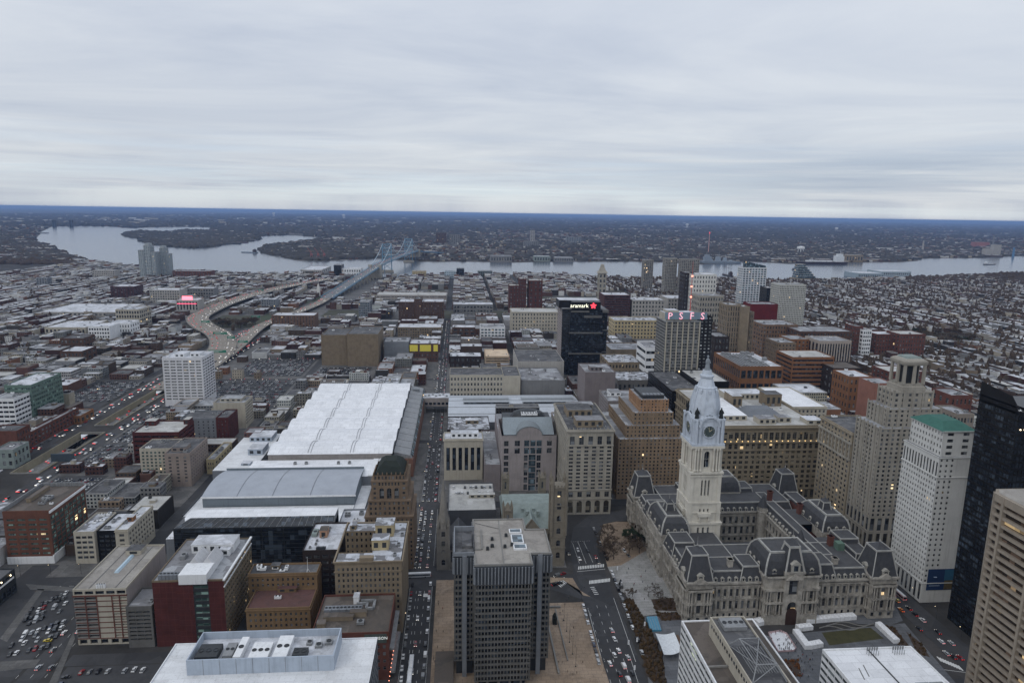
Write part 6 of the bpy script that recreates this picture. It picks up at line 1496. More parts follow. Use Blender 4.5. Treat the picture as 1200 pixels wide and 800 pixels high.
hero('commercial_block', 'cream block with many side windows and white roof ending the low trio', 'commercial building', -242.8,471,-234,512,24.5, CREAM, 1,5,9, None, 0.5,0.5, R_WHITE, 2, GLASS, corn=0.4, ph=[(-241,486,-237,491,3.5, ORANGE)])
hero('apartment_block', 'pinkish tan block with recessed balcony column, taller half of the pair by the loading roof', 'apartment building', -265,610,-243,655,31, stained('pinktan', (0.40,0.33,0.29), 0.15), 3,8,9, 'the pinkish tan block', 0.35,0.5, R_TAR, 3, ph=[(-262,618,-250,632,3.5)])
hero('apartment_block', 'tan ribbed block with green tinted window columns beside its pinkish twin', 'apartment building', -293,624,-265.2,652,31, CREAM, 7,8,0, None, 0.55,0.6, R_TAR, 4, GLASSG, bot=4)
hero('parking_garage', 'dark red parking garage with open decks and pale roof deck', 'parking garage', -318,666,-274,705,33, REDBR, 5,6,5, 'the dark red garage', 0.95,0.45, R_PALE, 2, GLASSD, REDB2, style=3, dep=1.2, ph=[(-316,690,-306,700,5, REDBR), (-280,694,-274.5,704,5, REDBR)])
hero('apartment_block', 'grey and red panelled apartment block with black roof behind the dark red garage', 'apartment building', -300,735,-262,765,26, GREYP, 7,6,5, None, 0.3,0.5, R_TAR, 4, swall=0)
hero('apartment_block', 'narrow dark red apartment wing at the end of the grey panelled block', 'apartment building', -261.8,733,-249,766,27, REDBR, 3,6,5, None, 0.3,0.5, R_TAR, 1)
hero('concrete_block', 'blank cream concrete block with slit corner windows and a sloping roof step', 'office building', -281,782,-245.5,812,30, CREAM, 0,7,6, 'the blank cream block', 0.5,0.5, R_GREY, 4, swf=0.7, ph=[(-276,790,-252,808,3.5)])
hero('commercial_block', 'low yellow ended building with grey sawtooth roof near the blank cream block', 'commercial building', -240,640,-212 - 20,690,14, PENTC, 3,2,6, None, roofm=R_GREY, units=3)
t_ = hero('apartment_tower', 'broad white apartment tower with a regular grid of paired windows', 'apartment building', -374,876,-325,919,62.8, stained('white_tower_panel', (0.62,0.62,0.64), 0.08,0.1), 6,14,5, 'the white gridded tower', 0.8,0.5, R_WHITE, 4, bot=8, fr=FRAMEW, style=2, top=2, ph=[(-362,885,-350,905,4, WHITEP), (-344,888,-332,905,4, WHITEP)])
far('office_block', 'green tinted glass office block with ribbed side beside the sunken road', 'office building', 4.5,36,452,494,62, stained('green_panel', (0.20,0.30,0.25), 0.15,0.1), 8,8,14, 'the green glass block', wf=0.9, hf=0.55, gl=GLASSG, roofm=R_WHITE, style=3, units=6, ph=None)
far('office_block', 'white banded office block in front of the green glass block', 'office building', -12,16,468,503,45, WHITEP, 4,6,8, None, wf=0.9, hf=0.45, gl=GLASSD, roofm=R_GREY, style=3)
far('brick_block', 'dark red brick block with pale window side facing the sunken road', 'brick building', -14,19,506,538,22, REDB2,0,4,5, None, roofm=R_TAR, swf=0.5, units=2)
far('brick_block', 'long low red brick loft with white shed windows along the sunken road', 'brick building', 26,34,508,525,95, REDB2,2,3,14, None, roofm=R_GREY, swf=0.55, units=6)
far('commercial_block', 'small pale green corner building at the sunken road', 'commercial building', -8,15,528,549,25, PALEGREEN, 3,2,4, None, roofm=R_GREY)
far('diner', 'small hip roofed orange lit diner by the bridge over the sunken road', 'diner', 75,94,488,497,30, ORANGE, 5,1,3, None, roofm=R_GREY, gl=GLASSW, wf=0.6, bot=0.5, top=0.5)
t_ = building('billboard', 'wide dark billboard on one post beside the sunken road', 'billboard', -376,690,-372,712, None)
b = MB(); b.tube((-374,655,0), (-374,655,10), 0.5,8); obj('post', b, METALD, t_); b = MB(); b.box(-389,654,10,-368,655.4,17,0, None, True); b.box(-389.4,653.7,9.6,-367.6,653.98,10.2,0, None, True); obj('panel', b, [plain('billboard_dark', (0.03,0.045,0.06))], t_)
# towards the river, left
def steptower(label, a, c, top, Y, depth, n):
 x0, z = at_y(a, top, Y); x1, _ = at_y(c, top, Y); t_ = building('glass_tower', label, 'apartment tower', x0, Y, x1, Y+depth, None); SIL = stained('silver_panel%d' % n, (0.42,0.46,0.475), 0.1,0.1)
 F = Facade(); w_ = x1-x0
 for (f0, f1, zz_) in ((0,0.34,0.86), (0.34,0.72,1.0), (0.72,1.0,0.80)): F.box(x0+w_*f0, Y+(f0*6), x0+w_*f1-0.02, Y+depth, 0, z*zz_, W=dict(cols=3, rows=22), Sf=dict(cols=6, rows=22), wf=0.6, hf=0.42)
 F.done(t_, [SIL], GLASSB, METAL); b = MB()
 for (f0, f1, zz_) in ((0,0.34,0.86), (0.34,0.72,1.0), (0.72,1.0,0.80)): b.box(x0+w_*f0, Y+(f0*6), z*zz_, x0+w_*f1-0.02, Y+depth, z*zz_+1)
 obj('roof', b, R_GREY, t_); b = MB(); b.box(x0+w_*.4, Y+6, z, x0+w_*.64, Y+depth-6, z+9); obj('crown', b, SIL, t_)
steptower('broader of two silver stepped glass towers standing alone by the river', 161,180,288,2560,40,1)
steptower('slimmer of two silver stepped glass towers standing alone by the river', 181,196,291,2600,40,2)
far('office_block', 'purple-brown box building with dark glass side near the highway bend', 'office building', 129,156,336,351,60, stained('purple_brick', (0.10,0.04,0.045), 0.2), 7,6,6, 'the purple-brown box', swall=0, roofm=R_WHITE, wf=0.6)
far('loft_building', 'long pale loft building with even grid of windows near the highway bend', 'loft building', 175,210,340,355,50, PALEB, 12,5,0, 'the pale loft', wf=0.6, roofm=R_WHITE)
far('loft_building', 'low pale loft building right behind the pale one with blue-grey windows', 'loft building', 219,250,338,350,40, GREYC, 10,3,0, None, wf=0.6, roofm=R_WHITE)
t_ = far('loft_building', 'pale ribbed loft with red glowing rooftop sign beside the highway bend', 'loft building', 206,232,352,366,40, PALEB, 7,1,0, 'the red sign loft', wf=0.5, hf=0.8, roofm=R_WHITE, bot=4, units=1)
xx, zz_ = at_y(213,349, t_.location.y-20); b = MB(); b.box(xx, t_.location.y-18, zz_-6, xx+24, t_.location.y-17.5, zz_+4,0, None, True); obj('sign', b, plain('sign_glow', (1, .2, .25), emit=(1,0.12,0.16), es=3.5), t_)
b = MB(); b.box(xx-12, t_.location.y-20.6, zz_-15, xx+34, t_.location.y-20.1, zz_-13.5,0, None, True); obj('sign_band', b, plain('band_glow', (1, .2, .3), emit=(1,0.08,0.18), es=1.5), t_)
far('loft_building', 'tall beige loft with big square windows and white roof', 'loft building', 135,163,363,384,55, CREAM, 9,4,6, 'the tall beige loft', wf=0.65, hf=0.65, roofm=R_PATCH)
far('loft_building', 'white windowed loft, twin halves stepping towards the tall beige loft', 'loft building', 103,128,383,402,40, WHITEP, 8,4,0, None, wf=0.65, roofm=R_WHITE)
far('loft_building', 'white boxy loft with small windows joined to its gridded neighbour', 'loft building', 126,152,379,396,40, WHITEP, 8,3,4, None, wf=0.4, roofm=R_WHITE)
far('warehouse', 'very long white roofed warehouse with red crane masts beyond it', 'warehouse', 45,135,366,371,150, PALEB, 18,1,4, 'the long white roofed warehouse', roofm=R_WHITE, units=8)
far('warehouse', 'long low pale warehouse with plain walls behind the dark brick church', 'warehouse', 52,100,384,392,90, CREAM, 10,1,0, None, roofm=R_WHITE, units=5)
far('factory', 'dark brown brick factory with two stubby towers', 'factory', 70,97,397,415,40, BROWNB, 6,3,4, 'the dark brown factory', roofm=R_TAR, ph=None)
far('factory', 'flat dark brown brick shed beside the dark brown factory', 'factory', 70,96,412,425,45, BROWNB, 6,2,3, None, roofm=R_WHITE)
far('apartment_block', 'brown brick slab apartments on the bank below the green verge', 'apartment building', 318,368,370,386,45, stained('slab_brick', (0.22,0.13,0.09), 0.2), 14,6,0, 'the brown slab apartments', wf=0.5, roofm=R_WHITE)
far('office_block', 'small white topped glass office beside the ramp', 'office building', 306,323,351,363,30, GREYP, 6,4,0, None, roofm=R_WHITE, gl=GLASSB)
# middle distance, along and beyond the car filled street
far('brick_block', 'huge blank tan brick block with dark roof courts', 'office building', 376,406,393,428,70, TANB, 0,0,0, 'the blank tan block', roofm=R_TAR, units=4)
far('brick_block', 'taller blank tan wall with terrace roof joined to the tan block', 'office building', 406.2,443,392,429,80, TANB, 0,0,0, None, roofm=R_TAR, units=6)
YEL = stained('yellow_panel', (0.70,0.60,0.09), 0.06,0.2, streak=False)
t_ = far('brick_block', 'brown brick block wearing bright yellow top panels split by dark slits', 'commercial building', 480,513,403,424,40, BRK, 10,3,6, 'the yellow topped block', roofm=R_WHITE, top=9, units=5)
Yv = t_.location.y-20; b = MB()
for (a, c) in ((480,489.5), (492,505), (508,513)):
 xa, z = at_y(a, 404, Yv); xb, _ = at_y(c, 404, Yv); b.box(xa, Yv-0.4, z-11, xb, Yv-0.02, z, 0, None, True)
obj('yellow_panel', b, YEL, t_)
far('commercial_block', 'plain blue-grey panelled box beside the yellow topped block', 'commercial building', 450,479,401,424,45, GREYP, 0,0,0, None, roofm=R_GREY, units=5)
far('office_block', 'long tan four storey office with white roof across from the yellow topped block', 'office building', 466,517,384,398,50, TANB, 18,4,0, None, roofm=R_WHITE, wf=0.6)
far('office_block', 'large dark brown brick slab with recessed centre tower', 'office building', 467,485,354,377,60, BROWNB, 10,8,0, 'the dark brown slab', roofm=R_WHITE, wf=0.5)
far('office_block', 'dark brown brick twin slab with white roof panels along the car filled street', 'office building', 494,520,354,377,60, BROWNB, 10,8,0, None, roofm=R_WHITE, wf=0.5)
far('office_block', 'narrow dark brown link tower between the two brown slabs', 'office building', 485.3,493.7,351,377,50, BROWNB, 3,8,0, None, roofm=R_TAR, wf=0.3)
far('office_block', 'very long pale concrete building with flat roofs behind the brown slabs', 'office building', 441,523,346,356,70, stained('pale_mint', (0.44,0.40,0.37), 0.12), 24,3,0, 'the long pale concrete building', roofm=R_PALE, hf=0.3, wf=0.9)
far('office_tower', 'blue-green glass office with pale frame beside the bridge approach', 'office building', 420,433,354,374,50, GREYP, 5,7,8, 'the blue-green office', gl=GLASSB, wf=0.7, roofm=R_GREY)
far('commercial_block', 'grey concrete bank building with black lower half', 'commercial building', 531,578,357,372,45, GREYC, 12,3,0, 'the grey bank building', roofm=R_WHITE, wf=0.7)
far('commercial_block', 'brown fronted building between two white end walls', 'commercial building', 530,557,384,402,35, BROWNB, 4,4,0, None, roofm=R_WHITE, wf=0.7)
far('office_block', 'white ten window wide office block with blue glass strips', 'office building', 563,592,384,406,45, WHITEP, 7,6,4, 'the white strip windowed office', roofm=R_GREY, wf=0.7, gl=GLASSB)
far('parking_garage', 'peach parking garage with stacked pale decks', 'parking garage', 569,597,418,434,60, stained('peach_concrete', (0.52,0.40,0.28), 0.1), 1,5,1, 'the peach garage', wf=0.98, hf=0.4, roofm=roofmat('peach_roof', (0.55,0.42,0.29), (0.6,0.47,0.33), (0.4,0.3,0.22)), gl=GLASSD, style=3)  # peach is the base colour of both walls and roof deck
far('warehouse', 'low black roofed block with white edge beside the peach garage', 'warehouse', 527,564,418,432,35, DARKB, 6,2,0, None, roofm=R_WHITE, units=7)
far('office_block', 'cream block with small square windows behind the train shed', 'hotel', 527,590,440,470,45, CREAM, 16,5,0, 'the cream square windowed block', Y=880, roofm=R_TAR, wf=0.5, hf=0.5, units=4)
far('office_block', 'blank cream end block with black roof behind the train shed', 'hotel', 590,610,441,470,60, CREAM, 3,0,0, None, Y=880, roofm=R_TAR, units=2)
far('shopping_mall', 'sprawling grey flat roofed mall with stepped parapets', 'shopping mall', 611,662,446,448,76, GREYC, 0,0,0, 'the grey mall', Y=885, roofm=R_GREY, units=9, ph=None)
far('shopping_mall', 'upper grey mall block with dark roof patches behind its lower half', 'shopping mall', 607,661,424,430,90, PALEB, 0,0,0, None, Y=965, roofm=R_TAR, units=9)
far('office_block', 'cream classical office block with attic and rows of windows', 'office building', 600,656,366,392,60, CREAM, 16,6,4, 'the cream classical block', roofm=R_PALE, corn=1.0, wf=0.4)
for (a, c, t1, lab) in ((597,609,335, 'dark red brick tower shaft, lowest of the stepped cluster'), (609,617,327, 'tall dark red brick shaft in the middle of the stepped cluster'), (620,636,329, 'broad dark red brick slab in the stepped cluster')):
 far('brick_tower', lab, 'office tower', a, c, t1,372,40, stained('cluster_brick', (0.13,0.045,0.035), 0.2), 3,10,3, 'the dark red cluster' if a == 620 else None, roofm=R_PALE, wf=0.4)
far('office_block', 'cream office block crowned by a stepped attic above arched windows', 'office building', 720,774,376,402,50, PENTC, 14,6,4, 'the cream stepped block', roofm=R_PATCH, corn=0.8, ph=None)
far('commercial_block', 'wide tan store building with green string line below the cream stepped block', 'commercial building', 716,770,410,424,60, TAN, 0,0,0, None, roofm=R_GREY, Y=1110)
far('office_block', 'dark red wedge shaped office with white roof and long window bands', 'office building', 708,739,346,376,60, stained('wedge_brick', (0.11,0.045,0.04), 0.2), 1,10,0, 'the dark red wedge', wf=0.97, hf=0.4, roofm=R_WHITE, gl=GLASSD, style=3)
far('office_block', 'white ornate roofed block with pale dormers', 'office building', 741,779,352,376,60, PALEB, 10,5,0, 'the white ornate block', roofm=R_WHITE, units=9, corn=0.8)
far('office_block', 'green edged pale bank block with long rows of windows', 'office building', 783,847,350,372,70, PALEB, 18,5,0, 'the green edged bank block', roofm=R_WHITE, corn=0.8, ph=None)
far('apartment_tower', 'slim concrete tower with paired window strips, one of three standing before the river', 'apartment tower', 755,766,305,0,28, stained('soc_tower', (0.38,0.36,0.33), 0.12), 5,22,5, 'the slim river tower', Y=2250, wf=0.75, hf=0.6)
far('apartment_tower', 'broad concrete tower with chequered windows, middle of the three before the river', 'apartment tower', 780,794,303,0,30, stained('soc_tower2', (0.42,0.40,0.36), 0.12), 7,24,5, None, Y=2120, wf=0.75, hf=0.6)
far('apartment_tower', 'broadest concrete tower with chequered windows, closest of the three to the white classical tower', 'apartment tower', 799,820,304,0,30, stained('soc_tower3', (0.40,0.38,0.35), 0.12), 9,24,5, None, Y=2080, wf=0.75, hf=0.6)
far('office_tower', 'white classical tower with rounded corner and crown', 'office tower', 813,840,322,0,45, WHITE, 8,11,6, 'the white classical tower', Y=1560, wf=0.4, roofm=R_WHITE, ph=None)
far('office_tower', 'narrow black and tan tower beside the white classical tower', 'office tower', 803,813,320,0,40, DARKB, 3,12,4, None, Y=1590, wf=0.5)
far('office_block', 'grey stone block with green edge below the white classical tower', 'office building', 820,848,347,0,50, LIME, 9,6,5, None, Y=1480, wf=0.5)
t_ = far('apartment_tower', 'white framed glass tower with slanted glass crown', 'apartment tower', 871,899,314,0,30, stained('white_frame', (0.58,0.60,0.63), 0.08), 8,26,6, 'the white framed glass tower', Y=1500, wf=0.72, hf=0.62, gl=GLASSB)
L_ = t_.location; xa, z = at_y(876,314,1500); xb, _ = at_y(898,314,1500); b = MB(); b.hexa([(xa, 1503, z), (xb, 1503, z), (xb, 1525, z), (xa, 1525, z)], [(xa, 1503, z+14), (xb, 1503, z+5), (xb, 1525, z+5), (xa, 1525, z+14)]); obj('glass_crown', b, GLASSB, t_)
far('apartment_tower', 'tall white lattice windowed tower with rooftop mast', 'apartment tower', 914,945,334,0,40, stained('lattice_white', (0.52,0.52,0.48), 0.1), 16,26,8, 'the white lattice tower', Y=1330, wf=0.6, hf=0.5)
far('office_block', 'plain deep red box building below the white framed glass tower', 'commercial building', 881,912,357,0,40, stained('deep_red', (0.17,0.018,0.02), 0.2), 0,0,0, 'the deep red box', Y=1250, roofm=R_GREY)
far('office_tower', 'black slab tower half hidden behind the deep red box', 'office tower', 899,916,338,0,35, BLACKP, 5,14,4, None, Y=1400, gl=GLASSD)
t_ = far('office_tower', 'tan ribbed setback tower with paler vertical shaft', 'office tower', 853,868,358,0,35, stained('tan_rib', (0.36,0.29,0.21), 0.15), 5,14,5, 'the tan ribbed tower', Y=1010, wf=0.4, hf=0.8)
far('office_tower', 'blank tan shaft attached to the tan ribbed tower', 'office tower', 868.3,879,360,0,35, TAN, 0,0,0, None, Y=1005)
far('office_tower', 'narrow ribbed wing on the far side of the blank tan shaft', 'office tower', 879.2,884,366,0,30, stained('tan_rib2', (0.30,0.24,0.18), 0.15), 2,12,0, None, Y=1012, wf=0.4)
# orange hospital quarter
OR2 = stained('hospital_brick', (0.33,0.155,0.075), 0.2,0.1)
t_ = far('hospital', 'low orange brick hospital with big square bays and pipe filled roof', 'hospital', 868,918,430,462,95, OR2,7,3,14, 'the pipe roofed hospital', Y=850, wf=0.75, hf=0.6, gl=GLASSD, roofm=R_WHITE, units=0, swf=0.6)
x0h, zh = at_y(868,430,850); x1h, _ = at_y(918,430,850)
b = MB(); q = random.Random(3)
for k in range(9): b.bar((x0h+4+k*4.5,853, zh+1), (x0h+4+k*4.5,930, zh+1), 1.6,1.6)
for k in range(22): x_, y_ = q.uniform(x0h+3, x1h-8), q.uniform(855,935); b.box(x_, y_, zh, x_+q.uniform(2,6), y_+q.uniform(2,8), zh+q.uniform(2,4.5))
obj('roof_pipework', b, METAL, t_)
far('hospital', 'orange brick hospital with continuous dark window bands', 'hospital', 929,978,419,0,50, OR2,1,9,1, 'the banded orange hospital', Y=900, wf=0.97, hf=0.42, gl=GLASSD, style=3, roofm=R_PALE)
far('hospital', 'stepped tan brick hospital tower behind the pipe roofed hospital', 'hospital', 912,933,402,0,45, stained('hosp_tan', (0.32,0.24,0.17), 0.2), 5,10,8, None, Y=1000, wf=0.4)
far('hospital', 'orange brick tower block joined to the stepped tan hospital', 'hospital', 926,949,398,0,40, OR2,5,9,4, None, Y=1040, wf=0.45)
far('hospital', 'orange brick hospital with white vertical ribs and solid end wall', 'hospital', 960,998,400,0,45, stained('rib_white', (0.46,0.40,0.35), 0.1), 12,1,4, 'the white ribbed hospital', Y=1010, wf=0.55, hf=0.9, gl=GLASSD)
far('hospital', 'dark brown brick hospital with rows of punched windows', 'hospital', 938,1000,389,0,60, BROWNB, 16,7,5, None, Y=1110, wf=0.5)
far('hospital', 'orange brown long hospital wing with flat roof clutter', 'hospital', 895,935,381,0,60, stained('hosp_brown', (0.27,0.17,0.11), 0.2), 12,8,6, None, Y=1160, wf=0.5, units=8)
far('office_block', 'dark brown flat roofed block behind the lantern tower', 'office building', 977,1012,432,0,45, DARKB, 6,5,4, None, Y=870, wf=0.5, roofm=R_BROWN)
far('apartment_block', 'deep orange brick block beyond the lantern tower', 'apartment building', 996,1022,442,0,40, OR2,5,5,6, None, Y=800, wf=0.4, roofm=R_WHITE)
far('apartment_block', 'salmon pink blank walled block beyond the lantern tower', 'apartment building', 1024,1048,450,0,30, stained('salmon', (0.40,0.19,0.14), 0.15), 0,0,3, None, Y=740, roofm=R_GREY)
far('apartment_block', 'dark red brick apartment block with black fire escape wall', 'apartment building', 1115,1140,464,0,30, REDB2,5,7,3, None, Y=640, wf=0.4, roofm=R_GREY)
far('apartment_block', 'tan concrete apartment block with balcony stacks behind the white tower', 'apartment building', 1122,1142,486,0,30, stained('tan_apt', (0.36,0.31,0.26), 0.15), 5,8,6, None, Y=580, wf=0.6)
far('commercial_block', 'low dark red block with pale bay windows between two orange blocks', 'apartment building', 1042,1085,436,0,40, REDB2,9,5,4, None, Y=900, wf=0.5, roofm=R_PALE)
far('commercial_block', 'brown red block with white top row among the small houses', 'apartment building', 1055,1085,392,0,40, REDB2,9,6,4, None, Y=1150, wf=0.45, roofm=R_PALE)
far('commercial_block', 'white striped modern block beside the brown red block', 'apartment building', 1012,1022,387,0,30, WHITEP, 4,7,3, None, Y=1160, wf=0.7)
far('commercial_block', 'dark red block with stacked white balconies by the white striped block', 'apartment building', 1003,1012,383,0,35, REDB2,4,8,4, None, Y=1170, wf=0.5)
far('apartment_block', 'grey roofed red brick block among bare trees', 'apartment building', 1028,1052,392,0,35, REDB2,7,6,4, None, Y=1170, wf=0.45, roofm=R_WHITE)
far('office_block', 'dark office block behind the pale plinth of the lettered tower', 'office building', 838,855,395,0,40, DARKB, 4,8,5, None, Y=960, wf=0.5)
far('office_block', 'white loft with long strip windows beside the lettered tower', 'office building', 757,776,408,0,50, WHITEP, 1,6,1, None, Y=930, wf=0.95, hf=0.4, style=3, roofm=R_GREY)
far('commercial_block', 'low building with dark green panel and red wall sign', 'commercial building', 724,768,446,0,50, stained('store_grey', (0.27,0.26,0.25), 0.15), 8,2,3, None, Y=850, roofm=R_PATCH, units=8)
far('commercial_block', 'tan block with snow patched roof below the wide tan store', 'commercial building', 713,752,425,0,60, TAN, 10,4,4, None, Y=960, roofm=R_PATCH, units=9)
# steeples and belfries
def steeple(label, px, top, Y, w_, m, phrase=None):
 x, z = at_y(px, top, Y); t_ = building('steeple', label, 'church tower', x-w_/2, Y, x+w_/2, Y+w_, phrase)
 b = MB(); h = z; b.box(x-w_/2, Y, 0, x+w_/2, Y+w_, h*0.55); b.box(x-w_*.38, Y+w_*.12, h*.55, x+w_*.38, Y+w_*.88, h*.7); b.lathe(x, Y+w_/2, [(w_*.34, h*.7), (w_*.3, h*.8), (w_*.2, h*.82), (0.1, h)], 8); obj('belfry', b, m, t_)
 b = MB(); b.box(x-w_*0.8, Y+w_+0.1,0, x+w_*0.8, Y+w_*4, h*0.32); obj('nave', b, REDB2, t_)
steeple('white slender church steeple beside the bridge approach', 372.5,331,2050,9, WHITE)
steeple('white slender steeple among the houses near the river', 662,330,2300,7, WHITE)
t_ = far('stone_belfry', 'pale stone tower with broad pyramid crown and open belfry', 'stone tower', 702,711,320,0,18, LIME, 2,8,2, 'the pale belfry tower', Y=1720, units=0)
x0, z = at_y(702,320,1720); x1, _ = at_y(711,320,1720); b = MB(); b.frus(x0-3,1717, x1+3,1741, z, 4,4, z+6); b.frus(x0+2,1722, x1-2,1736, z+6,5,4, z+22); obj('crown', b, LIME, t_)
# ------------------------------------------------------------------ suspension bridge
def bp_(s): # along the bridge, s in metres from the near end
 a = Vector((-371,1955,0)); d = Vector((76,980,0)).normalized(); return a+d*s
bd = Vector((76,980,0)).normalized(); bn_ = Vector((bd.y, -bd.x, 0))
BRB = stained('bridge_blue', (0.19,0.36,0.50), 0.15,0.1)
br = based('suspension_bridge', 'long blue steel suspension bridge with two latticed towers across the river', 'bridge', tuple(bp_(945)))
sW, sE, aW, aE, sEnd = 945,1550,690,1800,2250
def zdeck(s): return 8+36*min(1, max(0, s/760))**1.0 if s < 760 else (44+3*math.sin(math.pi*(s-760)/1000) if s < 1760 else max(6,44-(s-1760)*0.075))
HWD = 18
dk = MB(); ds = list(range(0, sEnd+1,25))
def bpt(s, o_, z):
 p = bp_(s)+bn_*o_
 if s > 1800: p = p+Vector(((s-1800)**2*0.00045,0,0))
 return (p.x, p.y, z)
for s0, s1 in zip(ds, ds[1:]):
 z0, z1 = zdeck(s0), zdeck(s1)
 dk.hexa([bpt(s0,-HWD, z0-1.5), bpt(s0, HWD, z0-1.5), bpt(s1, HWD, z1-1.5), bpt(s1,-HWD, z1-1.5)], [bpt(s0,-HWD, z0), bpt(s0, HWD, z0), bpt(s1, HWD, z1), bpt(s1,-HWD, z1)], 1,0)
obj('road_deck', dk, [stained('bridge_deck', (0.24,0.25,0.26), 0.15,0.05, streak=False), STEELBLUE], br)
for o_, nm in ((-HWD, 'truss'), (HWD, 'truss')):
 b = MB()
 for s0, s1 in zip(ds, ds[1:]):
  z0, z1 = zdeck(s0), zdeck(s1); up_ = 5 if aW < s0 < aE else 3
  b.bar(bpt(s0, o_, z0+up_), bpt(s1, o_, z1+up_), 0.9,1.0); b.bar(bpt(s0, o_, z0-1.8), bpt(s1, o_, z1-1.8), 0.9,1.4)
  b.bar(bpt(s0, o_, z0-1.5), bpt((s0+s1)/2, o_, (z0+z1)/2+up_), 0.5,0.6); b.bar(bpt((s0+s1)/2, o_, (z0+z1)/2+up_), bpt(s1, o_, z1-1.5), 0.5,0.6)
 obj('stiffening_truss', b, BRB, br)
b = MB()
for k in (-12,-8,-4,0,4,8,12):
 for s0 in range(10, sEnd-20,30): b.bar(bpt(s0, k, zdeck(s0)+0.05), bpt(s0+12, k, zdeck(s0+12)+0.05), 0.4,0.05)
kind(obj('lane_marking', b, PAINT, br), 'stuff')
TZ = 117
for s_ in (sW, sE):
 t_ = MB()
 for o_ in (-HWD, HWD):
  for k in (-2.5,2.5):
   t_.bar(bpt(s_+k, o_*1.12,3), bpt(s_+k*0.7, o_*0.98, TZ), 2.4,2.4)
  for z in range(10, TZ, 9): t_.bar(bpt(s_-2.5, o_*1.1, z), bpt(s_+2.5, o_*1.1, z+9), 0.8,0.8)
 zz2 = [50,66,83,100, TZ]
 for z0, z1 in zip(zz2, zz2[1:]):
  t_.bar(bpt(s_, -HWD, z0), bpt(s_, HWD, z1), 1.4,1.6); t_.bar(bpt(s_, HWD, z0), bpt(s_, -HWD, z1), 1.4,1.6); t_.bar(bpt(s_, -HWD, z1-1), bpt(s_, HWD, z1-1), 2.2,2.6)
 t_.bar(bpt(s_, -HWD, 12), bpt(s_, HWD, 38), 1.4,1.6); t_.bar(bpt(s_, HWD, 12), bpt(s_, -HWD, 38), 1.4,1.6)
 tm = obj('bridge_tower', t_, BRB, br)
 b = MB(); b.hexa([bpt(s_-9,-27,0), bpt(s_-9,27,0), bpt(s_+9,27,0), bpt(s_+9,-27,0)], [bpt(s_-7,-25,9), bpt(s_-7,25,9), bpt(s_+7,25,9), bpt(s_+7,-25,9)]); obj('pier', b, LIME, tm)
for o_ in (-HWD*0.98, HWD*0.98):
 b = MB(); h = MB(); prev = None
 for s0 in list(range(aW, sW, 17))+list(range(sW, sE+1,15))+list(range(sE+10, aE+1,17)):
  if s0 <= sW: t = (s0-aW)/(sW-aW); zc = (zdeck(aW)+6)+(TZ-zdeck(aW)-6)*t-10*math.sin(math.pi*t)
  elif s0 <= sE: t = (s0-sW)/(sE-sW); zc = TZ-4*(TZ-zdeck(1250)-6)*t*(1-t)
  else: t = (s0-sE)/(aE-sE); zc = TZ+(zdeck(aE)+6-TZ)*t-10*math.sin(math.pi*t)
  p = bpt(s0, o_, zc)
  if prev: b.tube(prev, p, 1.1,5)
  prev = p; h.bar(bpt(s0, o_, zdeck(s0)), p, 0.3,0.3) if zc-zdeck(s0) > 1 else None
 co_ = obj('main_cable', b, stained('cable_blue', (0.42,0.52,0.6), 0.1), br); obj('hanger', h, stained('hanger_blue', (0.34,0.44,0.54), 0.1), co_)
for s_ in (aW, aE):
 b = MB()
 for o_ in (-1,1): b.hexa([bpt(s_-18, o_*HWD+(-7), 0), bpt(s_-18, o_*HWD+7,0), bpt(s_+18, o_*HWD+7,0), bpt(s_+18, o_*HWD-7,0)], [bpt(s_-12, o_*HWD-5, zdeck(s_)+9), bpt(s_-12, o_*HWD+5, zdeck(s_)+9), bpt(s_+12, o_*HWD+5, zdeck(s_)+9), bpt(s_+12, o_*HWD-5, zdeck(s_)+9)])
 b.hexa([bpt(s_-15,-HWD, 0), bpt(s_-15, HWD, 0), bpt(s_+15, HWD, 0), bpt(s_+15,-HWD, 0)], [bpt(s_-15,-HWD, zdeck(s_)-2), bpt(s_-15, HWD, zdeck(s_)-2), bpt(s_+15, HWD, zdeck(s_)-2), bpt(s_+15,-HWD, zdeck(s_)-2)]); obj('anchorage', b, LIME, br)
for s_ in list(range(90, aW-30,55))+list(range(aE+50, sEnd-150,55)):
 b = MB(); z = zdeck(s_)-1.6
 for o_ in (-15,0,15): b.bar(bpt(s_, o_, 0), bpt(s_, o_, z), 3,3)
 b.bar(bpt(s_, -17, z-1), bpt(s_, 17, z-1), 3,2); obj('viaduct_pier', b, LIME, br)
for s_ in (aW+120, aE-120):
 b = MB(); z = zdeck(s_)-1.6
 for o_ in (-15,15): b.bar(bpt(s_, o_, 0), bpt(s_, o_, z), 2,2)
 obj('viaduct_pier', b, STEELBLUE, br)
HERO.append((-400,1930,-280,2720))
